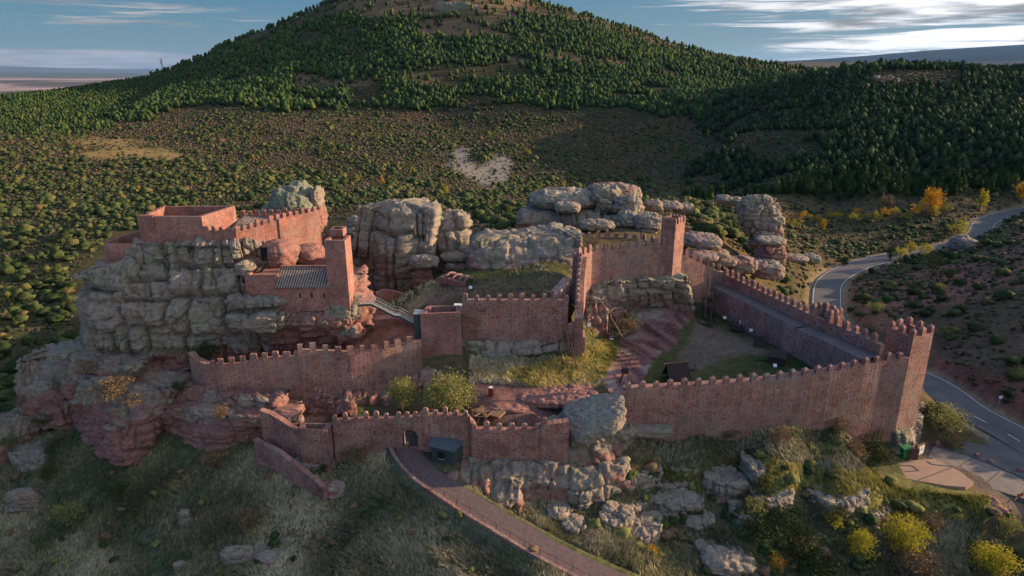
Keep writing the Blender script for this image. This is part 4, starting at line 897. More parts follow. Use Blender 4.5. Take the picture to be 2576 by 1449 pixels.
# ---- the hanging boulder and the rocks in front of the walls
hb = BB(1396, 1003, 1580, 1100, 80.8, 8.5, seed=201, sub=6, red=.0, box=3.4, lump=.2, cell=9, groove=.06, bulge=.15, strata=.04, rough=.18, tilt=(.12, -.28))
_P = hb[0]; _f = (_P[:, 2] - _P[:, 2].min()) / (_P[:, 2].max() - _P[:, 2].min()); _cx = _P[:, 0].mean(); _P[:, 0] = _cx + (_P[:, 0] - _cx) * (.45 + .62 * _f ** .8)
parts = [hb]
rock_obj('hanging_boulder', parts, 'huge smooth pale boulder wedged between the low wall and the long wall', 'boulder')
parts = [outcrop([(1375,1085),(1440,1105),(1500,1105),(1580,1072)], [1.6,1.4,1.4,1.6], [(1390,1160),(1440,1180),(1520,1172),(1600,1130)], -2.6, 4, seed=202, red=(.1, .4), blk=(3.0, 4.5, .6), mid=.0, cell=3.5, bulge=.3)]
rock_obj('rock_outcrop', parts, 'grey and red rock mass carrying the huge smooth boulder')
rock_obj('rock_slab', [BB(1560, 1060, 1690, 1100, 83.4, 3, seed=206, sub=5, red=.1, box=3.4, flat=.3)], 'flat grey slab under the left end of the long wall')
parts = [outcrop([(1128,1165),(1175,1155),(1225,1160)], [-.9,-.9,-1.2], [(1125,1232),(1170,1245),(1225,1240)], [-2.6,-3,-3.6], 2.5, seed=211, red=(.3, .5), blk=(1.8, 2.2, .6)), outcrop([(1190,1160),(1260,1165),(1330,1165),(1395,1168)], -1.2, [(1195,1255),(1260,1272),(1330,1262),(1395,1258)], [-4,-5,-5.4,-5.6], 2, seed=212, red=(.2, .5), blk=(3.0, 4.0, .6), cell=3.2, bulge=.3), outcrop([(1375,1160),(1440,1172),(1510,1180),(1575,1178)], [-1,-1.6,-2.4,-3.2], [(1380,1262),(1440,1272),(1520,1262),(1600,1215)], [-6,-6,-5.6,-4.4], 3, seed=213, red=(.15, .4), blk=(3.2, 4.6, .7), cell=3.5, bulge=.3), outcrop([(1210,1212),(1255,1205),(1308,1215)], -2.6, [(1212,1278),(1255,1294),(1305,1282)], -5.2, 2, seed=214, red=(.1, .6), blk=(2.6, 3, .4))]
rock_obj('rock_outcrop', parts, 'lichen-spotted outcrop under the lowest front wall, beside the paved ramp')
for i, (b, l) in enumerate([((1425,1225,1512,1288,72.5,4), 'pale grey block below the lichen-spotted outcrop'), ((1515,1305,1590,1345,69.5,3), 'flat pale rock in the grass right of the ramp'), ((1600,1300,1660,1330,70,2.5), 'small pale rock beside the flat one, right of the ramp'),
        ((1655,1255,1765,1315,72,4), 'wide lichened rock in the middle of the slope'), ((1775,1200,1880,1275,75.5,4), 'grey rock face below the lit grass ridge'), ((1870,1165,1925,1230,78,3), 'squarish rock on the crest of the lit ridge'),
        ((1730,1305,1800,1350,70,3), 'rough grey block above the large smooth one near the bottom'), ((1760,1362,1882,1460,67,4.5), 'large smooth split boulder at the bottom edge'), ((1590,1335,1660,1375,68,2.5), 'narrow pale slab beside the orange shrub'),
        ((2035,1240,2185,1310,75,5), 'broad ledge of pink and grey rock below the ridge'), ((2440,1238,2530,1285,79,4), 'dome of dark red rock beside the parking'), ((2235,1060,2310,1150,88.5,4), 'orange-stained rock stack under the corner tower'),
        ((2330,1395,2420,1460,68,4), 'rounded pinkish rock at the bottom right'), ((1420,1325,1470,1350,69.5,1.5), 'thin pale slab in the grass near the ramp'), ((2270,1015,2320,1045,91,2), 'rubble at the foot of the corner tower')]):
    rock_obj('rock_ledge' if i not in (7, 10, 12) else 'boulder', [ledge(*b[:4], red=.75 if 'dark red' in l else .14, seed=221 + i)] if i not in (7, 10, 12) else [BG(*b[:4], d=b[4], dep=b[5] * 1.3, seed=221 + i, red=.75 if i == 10 else .16, cell=3.2, groove=.1, bulge=.35, box=3.2, lump=.35, rough=.22)], l)
for i, (b, l) in enumerate([((1540,1262,1640,1300), 'pale broken ledge just right of the lichen-spotted outcrop'), ((1560,1190,1660,1235), 'grey ledge in the grass under the flat slab'), ((1650,1215,1740,1250), 'small grey ledge above the wide lichened rock'), ((1900,1240,1990,1290), 'grey ledge under the lit grass ridge, right of the grey rock face'),
        ((1690,1175,1780,1205), 'thin grey ledge high on the slope below the long wall'), ((1840,1290,1900,1330), 'small grey ledge beside the dark thicket'), ((1380,1285,1430,1320), 'small pale ledge at the upper edge of the ramp grass'), ((2180,1290,2240,1330), 'low grey ledge above the large yellow-green bush'), ((640,1395,700,1430), 'low stones in the lower lawn right of the white boulder'), ((30,1150,110,1195), 'broken grey ledge at the left edge under the outcrop')]):
    rock_obj('rock_ledge', [ledge(*b, seed=281 + i)], l)
# rocks behind the outer left walls and low courtyard slabs
rock_obj('rock_outcrop', [BB(640, 1020, 830, 1075, 88.5, 5, seed=241, sub=5, red=.6)], 'dark hollowed rock behind the small outer bastion')
rock_obj('rock_slab', [BB(1300, 960, 1500, 1025, 89, 7, seed=242, sub=6, red=.75, box=3.6, flat=.25, hmin=1.0)], 'low pink bedrock slab in the lower ward')
rock_obj('rock_slab', [BB(1210, 985, 1330, 1040, 87, 6, seed=243, sub=5, red=.7, box=3.6, flat=.25, hmin=.8)], 'smaller bedrock slab near the two round bushes')
rock_obj('bastion_rock', [BB(745, 1120, 850, 1195, 79.5, 4.5, seed=244, sub=5, red=.15)], 'grey rock foot under the small outer bastion')
rock_obj('boulder', [BB(800, 1205, 870, 1265, 74.5, 2.5, seed=245, red=.35)], 'red and grey stones at the lower end of the sloping wall')
rock_obj('cliff_band', [BB(1090+15*i, 8+(i%3)*3, 1130+15*i, 30+(i%3)*3, 985, 8, seed=250+i, sub=4, red=.3, cell=5, box=3.5, lump=.5, rough=.8) for i in range(6)], 'band of crags near the top of the cone hill', 'crag', m='rock_dome')
rock_obj('cliff_band', [BB(2195+16*i, 190+(i%2)*5, 2213+16*i, 204+(i%2)*6, 500, 6, seed=260+i, sub=4, red=.4, cell=4, box=3.5, lump=.5, rough=.6) for i in range(4)], 'grey crags on the crest of the dark wooded hill', 'crag', m='rock_dome')
# ---------------------------------------------------------------- curtain walls
_MER = {}
def merlon_mesh(kind, w, t, h, mat):
    k = (kind, round(w, 2), round(t, 2), round(h, 2), mat)
    if k in _MER: return _MER[k]
    mb = MB()
    if kind == 'flat': mb.box((-w / 2, -t / 2, -0.15), (w / 2, t / 2, h))
    else:
        mb.box((-w / 2, -t / 2, -0.15), (w / 2, t / 2, h * 0.72)); q = 0.72 * h; e = 0.03
        if kind == 'point':
            mb.add([(-w / 2 - e, -t / 2 - e, q), (w / 2 + e, -t / 2 - e, q), (w / 2 + e, t / 2 + e, q), (-w / 2 - e, t / 2 + e, q), (0, 0, h * 1.05)], [(3, 2, 1, 0), (0, 1, 4), (1, 2, 4), (2, 3, 4), (3, 0, 4)])
        else:
            r = [(-w / 2, -t / 2), (w / 2, -t / 2), (w / 2, t / 2), (-w / 2, t / 2)]
            for (s0, z0), (s1, z1) in (((1, q), (0.82, h * 0.9)), ((0.82, h * 0.9), (0.4, h * 1.02))):
                V = [(x * s0, y * s0, z0) for x, y in r] + [(x * s1, y * s1, z1) for x, y in r]
                F = [(i, (i + 1) % 4, 4 + (i + 1) % 4, 4 + i) for i in range(4)]
                if s1 < 0.5: F.append((4, 5, 6, 7))
                mb.add(V, F)
    _MER[k] = mb.mesh('merlon', MT[mat]); return _MER[k]
def resamp(P, step):
    out = [P[0]]
    for a, b in zip(P, P[1:]):
        n = max(1, int(round((b - a).length / step)))
        for i in range(1, n + 1): out.append(a.lerp(b, i / n))
    return out
rw = random.Random(5)
def wall(label, pts, zb, th=1.1, mer=1.32, mk='round', mw=0.62, mt=0.5, mh=0.95, mat='stone', outer='front', name='curtain_wall', cat='wall', skip=(), raw=False, jit=0.05, m0=0.35, closed=False, parent=None, group=None, mstop=0):
    P = [Vector(p) if raw else Pz(*p) for p in pts]; n = len(P)
    zbs = zb if isinstance(zb, (list, tuple)) else [zb] * n
    org = Vector((P[0].x, P[0].y, 0))
    o = empty(name, org, 0, label, cat, group) if parent is None else parent
    # fine points
    Q = []; ZB = []
    for i in range(n - 1):
        m = max(1, int(round((P[i + 1] - P[i]).length / 1.1)))
        for j in range(m): f = j / m; Q.append(P[i].lerp(P[i + 1], f)); ZB.append(zbs[i] * (1 - f) + zbs[i + 1] * f)
    Q.append(P[-1]); ZB.append(zbs[-1])
    def nrm(i):
        a = Q[min(i + 1, len(Q) - 1)] - Q[max(i - 1, 0)]; return Vector((-a.y, a.x, 0)).normalized()
    F_, B_ = [], []
    for i, q in enumerate(Q):
        nn = nrm(i); j = Vector((0, 0, rw.uniform(-jit, jit))); F_.append(q + j); B_.append(q + nn * th + j)
    V = []; Fc = []; k = len(Q)
    for L, z in ((F_, None), (B_, None), (F_, 1), (B_, 1)):
        for i, q in enumerate(L): V.append((q.x - org.x, q.y - org.y, q.z if z is None else ZB[i]))
    for i in range(k - 1):
        Fc += [(2 * k + i, 2 * k + i + 1, i + 1, i), (i, i + 1, k + i + 1, k + i), (k + i, k + i + 1, 3 * k + i + 1, 3 * k + i)]
    Fc += [(2 * k, 0, k, 3 * k), (k - 1, 3 * k - 1, 4 * k - 1, 2 * k - 1)]
    mb = MB(); mb.add(V, Fc); w = mb.build('masonry' if parent is None else 'parapet', MT[mat], o)
    if mer:
        me = merlon_mesh(mk, mw * 1.06, mt, mh * 1.15, mat); acc = [0]
        for a, b in zip(Q, Q[1:]): acc.append(acc[-1] + (b - a).length)
        s = m0; idx = 0
        while s < acc[-1] - 0.2 - mstop:
            i = max(j for j in range(len(acc)) if acc[j] <= s); i = min(i, len(Q) - 2); f = (s - acc[i]) / (acc[i + 1] - acc[i] + 1e-9)
            q = Q[i].lerp(Q[i + 1], f); d = Q[i + 1] - Q[i]; nn = nrm(i); q = q + nn * (mt / 2 + 0.003 if outer == 'front' else th - mt / 2 - 0.003)
            if idx not in skip:
                c = link('merlon', me, o, (q.x - org.x, q.y - org.y, q.z)); c.rotation_euler = (rw.uniform(-.02, .02), rw.uniform(-.02, .02), math.atan2(d.y, d.x) + rw.uniform(-.05, .05))
                c.scale = (rw.uniform(.8, 1.15), rw.uniform(.9, 1.05), rw.uniform(.72, 1.12))
            s += mer; idx += 1
    return o, Q, org
def holes(o, org, Q, z_off, step, w=0.16, h=0.2, start=1.0, name='putlog_hole'):
    acc = [0]
    for a, b in zip(Q, Q[1:]): acc.append(acc[-1] + (b - a).length)
    s = start
    while s < acc[-1] - 0.5:
        i = max(j for j in range(len(acc)) if acc[j] <= s); i = min(i, len(Q) - 2); f = (s - acc[i]) / (acc[i + 1] - acc[i] + 1e-9); q = Q[i].lerp(Q[i + 1], f); d = (Q[i + 1] - Q[i]).normalized()
        mb = MB(); mb.box((-w / 2, -0.012, -h / 2), (w / 2, 0.05, h / 2)); c = mb.build(name, MT['dark'], o); c.location = (q.x - org.x, q.y - org.y, q.z + z_off); c.rotation_euler = (0, 0, math.atan2(d.y, d.x))
        s += step * rw.uniform(.9, 1.1)

# front line, left to right
o, Q, g = wall('front gate wall with a row of merlons left of the arched gate', [(836,1062,4.0),(910,1058,4.0),(995,1056,4.1)], -2.0, m0=.3); holes(o, g, Q, -1.9, 2.3)
# gate stretch: two piers, arch and a wooden door
def gate_wall():
    a = Pz(995,1056,4.1); b = Pz(1063,1054,4.2); org = Vector((a.x, a.y, 0)); d = (b - a); L = Vector((d.x, d.y, 0)).length; ang = math.atan2(d.y, d.x)
    o = empty('gate_wall', org, ang, 'wall section pierced by the round-arched gateway with a green wooden door', 'gate')
    x0, x1, zt = 0.75, 2.75, 4.15; mb = MB(); th = 1.25
    mb.box((0, 0, -2.5), (x0, th, zt)); mb.box((x1, 0, -2.5), (L, th, zt))
    n = 12; r = (x1 - x0) / 2; cx = (x0 + x1) / 2; z0 = 1.65
    for i in range(n):
        t0 = math.pi - math.pi * i / n; t1 = math.pi - math.pi * (i + 1) / n
        xa, za = cx + r * math.cos(t0), z0 + r * math.sin(t0); xb, zb_ = cx + r * math.cos(t1), z0 + r * math.sin(t1)
        mb.add([(xa, 0, za), (xb, 0, zb_), (xb, 0, zt), (xa, 0, zt), (xa, th, za), (xb, th, zb_), (xb, th, zt), (xa, th, zt)], [(0, 1, 2, 3), (7, 6, 5, 4), (0, 4, 5, 1), (3, 2, 6, 7)])
    mb.box((x0, 0, -2.5), (x1, th, -0.02))
    mb.build('masonry', MT['stone'], o)
    mb = MB(); vs = []
    for i in range(n):
        t0 = math.pi - math.pi * i / n; t1 = math.pi - math.pi * (i + 1) / n
        p = [(cx + q * math.cos(t), -0.03, z0 + q * math.sin(t)) for t in (t0, t1) for q in (r, r + .32)]
        vs2 = [p[0], p[2], p[3], p[1]]; vs2 = vs2 + [(x, 0.2, z) for x, y, z in vs2]
        mb.add(vs2, [(0, 1, 2, 3), (0, 4, 5, 1), (1, 5, 6, 2), (2, 6, 7, 3), (3, 7, 4, 0)])
    mb.build('arch_stones', MT['stone_fine'], o)
    me = merlon_mesh('round', .62, .5, .95, 'stone')
    for i, x in enumerate((.35, 1.45, 2.55, 3.4)):
        if x < L: link('merlon', me, o, (x, .26, zt))
    dr = MB(); dr.box((x0 + .75, .55, 0), (x1 - .02, .63, 2.45))
    for i in range(5): dr.box((x0 + .8 + i * .24, .52, 0.05), (x0 + .98 + i * .24, .55, 2.4))
    dd = dr.build('door', MT['greenmetal'], o); l = MB(); l.box((x0 + 1.55, .49, 1.0), (x0 + 1.65, .52, 1.2)); l.build('lock_plate', MT['post'], dd)
    lf = MB(); lf.box((x0 + .1, .6, 0), (x0 + .17, 1.2, 2.2)); lf.build('open_leaf', MT['steel'], o)
    s = MB(); s.box((x0 + .9, .44, 1.75), (x0 + 1.15, .47, 1.95)); s.build('red_notice', mat_plain('red_notice', (.45, .04, .05), .6), o)
    bk = MB(); bk.box((x0, 1.15, 0), (x1, 1.19, z0 + r)); 
    return o
gate_wall()
wall('front wall with sunlit merlons between the gateway and the step down behind the ticket kiosk', [(1063,1047,4.7),(1120,1047,4.8),(1176,1050,4.8)], -2.0, m0=.3)
wall('short stepped return wall with stacked pointed stones beside the kiosk', [(1177,1050,4.8),(1181,1064,4.0),(1186,1081,3.3)], -2.5, th=.9, mer=.55, mw=.45, mh=.5, mat='stone')
o, Q, g = wall('lowest front wall with bright-edged merlons under the wooden crane wheel', [(1185,1082,3.3),(1250,1084,3.2),(1320,1084,3.25),(1362,1084,3.3)], -5.5, m0=.35, mer=1.62); holes(o, g, Q, -2.8, 4.5)
wall('short patched wall between the lowest front wall and the huge smooth boulder', [(1360,1073,4.0),(1395,1066,4.3),(1432,1062,4.4)], -5.0, m0=.5, mer=2.1, skip=(1, 2))
# long front wall to the corner tower
o, Q, g = wall('long front curtain wall with pointed merlons running to the corner tower', [(1572,981,6.0),(1690,975,6.2),(1820,968,6.5),(1960,955,6.9),(2090,936,7.3),(2180,917,7.8),(2240,905,8.0),(2288,899,8.1)], [-2,-2,-2.5,-3,-3.8,-4.6,-5.2,-5.6], th=1.5, mk='point', mw=.72, mt=.62, mh=1.05, mer=1.92, m0=.5)
holes(o, g, Q, -3.2, 3.9)
wall('broken masonry stub behind the huge smooth boulder', [(1535,990,5.6),(1572,985,5.8)], 0, th=1.6, mer=None)
# rear right wall with walkway, seen from inside
def rear_right():
    top = [(1818,688,10.6),(1870,712,10.3),(1930,741,10.2),(1990,768,10.2),(2040,793,10.1)]
    top2 = [(2040,793,10.1),(2100,816,10.1),(2160,842,10.1),(2215,868,10.1)]
    o, Q, g = wall('rear right wall with a broad walkway, from the rear corner to the shallow turret', [(p[0], p[1], p[2]) for p in top], 2.6, th=.8, mk='point', mw=.7, mt=.55, mh=1.1, mer=1.45, outer='back', mat='stone')
    def shelf(o, org, pts, w, z, zb):
        P = [Pz(*p) for p in pts]; fr = []; bk = []
        for i, p in enumerate(P):
            d = P[min(i + 1, len(P) - 1)] - P[max(i - 1, 0)]; nn = Vector((-d.y, d.x, 0)).normalized(); bk.append(p + nn * 0.02); fr.append(p - nn * w)
        mb = MB(); k = len(P); V = [(q.x - org.x, q.y - org.y, z) for q in fr] + [(q.x - org.x, q.y - org.y, z) for q in bk] + [(q.x - org.x, q.y - org.y, zb) for q in fr]
        mb.add(V, [(i, i + 1, k + i + 1, k + i) for i in range(k - 1)]); mb.build('walkway', MT['walkway'], o)
        mb = MB(); mb.add(V, [(2 * k + i, 2 * k + i + 1, i + 1, i) for i in range(k - 1)] + [(2 * k, 0, k, 2 * k)]); mb.build('inner_face', MT['stone_grey'], o)
    shelf(o, g, top, 2.6, 8.35, 2.2); holes(o, g, Q, -1.0, 3.2, .22, .22)
    o, Q, g = wall('rear right wall with a broad walkway, from the shallow turret to the corner tower', top2, 2.6, th=.8, mk='point', mw=.78, mt=.6, mh=1.2, mer=1.75, outer='back', mat='stone', m0=2.6); shelf(o, g, top2, 3.0, 8.3, 2.0); holes(o, g, Q, -1.0, 3.0, .22, .22)
    # shallow turret
    p = Pz(2043,792,10.1); q = Pz(2100,816,10.1); d = q - p; ang = math.atan2(d.y, d.x)
    t = empty('turret', (p.x, p.y, 0), ang, 'shallow open-backed turret in the middle of the rear right wall', 'turret')
    mb = MB(); mb.box((-.1, -.35, 7.5), (.5, 2.4, 11.0)); mb.box((3.2, -.35, 7.5), (3.8, 2.4, 11.0)); mb.box((.5, 1.7, 4), (3.2, 2.4, 11.0)); mb.build('masonry', MT['stone'], t)
    me = merlon_mesh('round', .75, .6, 1.1, 'stone')
    for x, y in ((.2, 0), (.2, 1.1), (.6, 2.1), (2.0, 2.1), (3.3, 2.1), (3.5, 1.1), (3.5, 0)): link('merlon', me, t, (x, y, 11.0))
rear_right()
# corner tower
def tower(label, fl, fr, br, bl, z0, z1, mat='stone_fine', mk='point', n=(3, 3, 3, 3), name='tower', hollow=1.0, mh=1.1, mw=.8, par=.55, batter=0.0):
    """corners as world xy"""
    C = [Vector((p[0], p[1], 0)) for p in (fl, fr, br, bl)]; org = C[0].copy(); cen = sum(C, Vector()) / 4
    o = empty(name, org, 0, label, 'tower'); mb = MB()
    outp = [(c.x - org.x, c.y - org.y) for c in C]; inn = []
    for c in C:
        v = (cen - c); inn.append((c.x + v.x / v.length * par * 1.42 - org.x, c.y + v.y / v.length * par * 1.42 - org.y))
    bt = [((x - (cen.x - org.x)) * (1 + batter) + cen.x - org.x, (y - (cen.y - org.y)) * (1 + batter) + cen.y - org.y) for x, y in outp]
    V = [(x, y, z0) for x, y in bt] + [(x, y, z1) for x, y in outp] + [(x, y, z1) for x, y in inn] + [(x, y, z1 - hollow) for x, y in inn]
    F = []
    for i in range(4):
        j = (i + 1) % 4; F += [(i, j, 4 + j, 4 + i), (4 + i, 4 + j, 8 + j, 8 + i), (8 + i, 8 + j, 12 + j, 12 + i)]
    mb.add(V, F); mb.build('masonry', MT[mat], o)
    mb = MB(); mb.add([(x, y, z1 - hollow) for x, y in inn], [(0, 1, 2, 3)]); mb.build('floor', MT['walkway'], o)
    if mk:
        me = merlon_mesh(mk, mw, par, mh, mat)
        for i in range(4):
            a, b = C[i], C[(i + 1) % 4]; d = b - a; nn = Vector((-d.y, d.x, 0)).normalized(); L = d.length
            for k in range(n[i]):
                s = (mw / 2 + (L - mw) * k / max(n[i] - 1, 1)) if i % 2 == 0 else (mw / 2 + (L - mw) * (k + 1) / (n[i] + 1))
                q = a + d.normalized() * s + nn * (par / 2)
                c = link('merlon', me, o, (q.x - org.x, q.y - org.y, z1)); c.rotation_euler = (0, 0, math.atan2(d.y, d.x))
    return o, org
def xy(p): return (p.x, p.y)
_t0 = Pz(2232,824,11.0); _t1 = Pz(2298,850,11.0); _t2 = Pz(2349,837,11.0); _t3 = Pz(2283,812,11.0)
ct, ctg = tower('tall square corner tower with pointed merlons and a sunlit right face', xy(_t0), xy(_t1), xy(_t2), xy(_t3), -6.0, 11.0, mat='stone', n=(3, 1, 3, 1), batter=.02, hollow=1.4, mh=1.25, mw=.85)
# middle tower
_m = [Pz(1057,790,12.6), Pz(1160,786,12.6), Pz(1158,768,12.6), Pz(1075,769,12.6)]
mt_, mtg = tower('square middle tower with a flat sunken roof and skylights', xy(_m[0]), xy(_m[1]), xy(_m[2]), xy(_m[3]), 2.0, 12.6, mat='stone_fine', mk=None, par=.6, hollow=1.1, batter=.02)
_c = (Pz(1120,778,11.5) - mtg)
mb = MB(); mb.box((-.9, -.35, 11.5), (.5, .45, 11.75)); w = mb.build('skylight', MT['glass'], mt_); w.location = (_c.x - .2, _c.y, 0)
mb = MB(); mb.box((-.7, -.5, 11.5), (.8, .6, 12.25)); w = mb.build('roof_hatch', MT['white'], mt_); w.location = (_c.x + 2.1, _c.y + .1, 0)
# lift shaft clad in dark green against the middle tower
_s = Pz(1041,790,12.4); t = empty('lift_shaft', (_s.x - .05, _s.y + .1, 0), 0, 'narrow dark green clad shaft on the left side of the square middle tower', 'shaft')
mb = MB(); mb.box((0, 0, 4), (1.2, 1.8, 12.3)); mb.build('cladding', MT['greenmetal'], t); mb = MB(); mb.box((-.06, -.06, 12.3), (1.25, 1.86, 12.42)); mb.build('roof', MT['steel'], t)
o, Q, g = wall('straight middle curtain wall with round merlons right of the square tower', [(1162,757,13.6),(1300,757,13.6),(1430,757,13.6)], 6.0, th=1.2, mh=1.0, mw=.72, mer=1.72, m0=.5); holes(o, g, Q, -1.6, 1.9); holes(o, g, Q, -2.7, 3.3)
# wall climbing back from it (sunlit right face)
wall('sunlit wall climbing away from the camera with a zigzag of merlons', [(1447,870,6.6),(1446,800,11.4),(1447,757,13.6),(1449,715,14.8),(1452,680,16.2),(1457,645,17.6)][::-1], [9,9,8,6,4.5,4.0], th=1.3, mer=1.35, mk='point', mh=.95, mw=.7, outer='front', m0=.4, mstop=6)
o, Q, g = wall('low square buttress block at the foot of the climbing wall', [(1410,846,7.6),(1472,848,7.6)], 3.4, th=3.0, mer=None, name='buttress', mat='stone')
o, Q, g = wall('tall back curtain wall in shade between the climbing wall and the back tower', [(1456,643,17.7),(1490,634,17.4),(1560,627,17.4),(1620,621,17.5),(1680,615,17.6)], 9.0, th=1.2, mh=1.1, mw=.85, mer=1.62, m0=.5); holes(o, g, Q, -1.7, 1.5)
_t = [Pz(1664,562,21.3), Pz(1700,566,21.3), Pz(1724,557,21.3), Pz(1690,553,21.3)]
tower('tall square back tower with crowded pointed merlons', xy(_t[0]), xy(_t[1]), xy(_t[2]), xy(_t[3]), 8.5, 21.3, mat='stone', n=(4, 2, 4, 2), mh=1.2, mw=.7, par=.5, batter=.01)
wall('rear battlement with small round merlons, its left half below the rock pile', [(1318,586,15.1),(1380,585,15.0),(1470,588,14.9)], 11.5, th=.7, mer=2.05, mw=.75, mh=.95)
wall('rear battlement with small round merlons, its right half towards the back tower', [(1478,594,14.6),(1560,597,14.4),(1600,600,14.2),(1660,612,13.9)], 10.5, th=.7, mer=1.85, mw=.75, mh=.95)
# rear corner: from the back tower stepping down to the start of the rear right wall
wall('stepped wall with tall broken merlons right of the back tower', [(1712,636,15.6),(1750,655,13.9),(1775,668,12.7),(1794,677,11.9)], 3.5, th=1.2, mer=1.75, mw=.65, mh=1.5, mt=.5, mat='stone', outer='back')
wall('short corner wall joining the stepped wall to the rear right wall', [(1770,670,11.6),(1800,682,10.9),(1819,686,10.7)], 3.0, th=1.0, mer=1.3, mw=.6, mh=1.1, mk='round', outer='back', mat='stone_grey')
# curtain under the crag: round bastion, then along to the middle tower
o, Q, g = wall('curved curtain wall under the crag, its left low stretch without sunlight', [(473,886,8.4),(486,903,7.8),(515,915,7.6),(548,921,7.5)], [2.0,1.0,1.0,1.0], th=1.0, mer=1.25, mw=.5, mh=.7, skip=(0, 1, 2, 3))
o, Q, g = wall('curtain wall under the crag whose merlons catch the sun', [(548,921,7.4),(600,917,7.5),(672,903,8.2),(756,898,8.5)], [-1,-1,-1,-1], th=1.0, mer=1.55, mw=.75, mh=.95, mk='flat'); holes(o, g, Q, -3.4, 2.6)
o, Q, g = wall('higher curtain wall rising to the square middle tower', [(749,884,9.6),(830,886,9.0),(880,890,8.6),(960,881,8.6),(1010,868,8.9),(1060,858,9.2)], [-1,-1,-.5,0,0.5,1], th=1.1, mer=1.72, mw=.78, mh=1.0, mk='flat'); holes(o, g, Q, -3.6, 3.6)
# small outer works at the lower left
wall('ruined outer wall dropping from the rock to the small bastion', [(652,1032,4.6),(680,1042,4.2),(700,1056,3.7),(726,1072,3.0),(752,1090,2.4)], [0,-1,-2,-2.2,-2.4], th=.8, mer=None, mat='stone', jit=.12)
wall('low sloping wall running down through the grass on the left', [(637,1106,.9),(700,1138,.3),(760,1185,-.7),(800,1216,-1.6),(812,1232,-2.2)], [-3,-3.5,-4,-4.6,-5], th=.7, mer=None, mat='stone', jit=.06)
# ramp parapet
def ramp_side(off, h, label, t=.4, i0=0, i1=None):
    P = []
    L = RAMP[i0:i1]
    for i, p in enumerate(L):
        d = L[min(i + 1, len(L) - 1)] - L[max(i - 1, 0)]; nn = Vector((-d.y, d.x, 0)).normalized(); q = p + nn * off; P.append((q.x, q.y, p.z + h))
    return wall(label, P, [p[2] - 3.0 for p in P], th=t, mer=None, mat='stone', raw=True, jit=.03, name='parapet_wall')
ramp_side(-2.15, .22, 'low stone kerb wall along the outer edge of the paved ramp', .45, 6)
_b = [Pz(752,1082,3.3), Pz(822,1086,3.3), Pz(838,1060,3.6), Pz(756,1060,3.6)]
tower('small square outer bastion with a ruined top left of the gate wall', xy(_b[0]), xy(_b[1]), xy(_b[2]), xy(_b[3]), -2.6, 3.4, mat='stone', mk=None, name='bastion', hollow=1.2, par=.6, batter=.03)
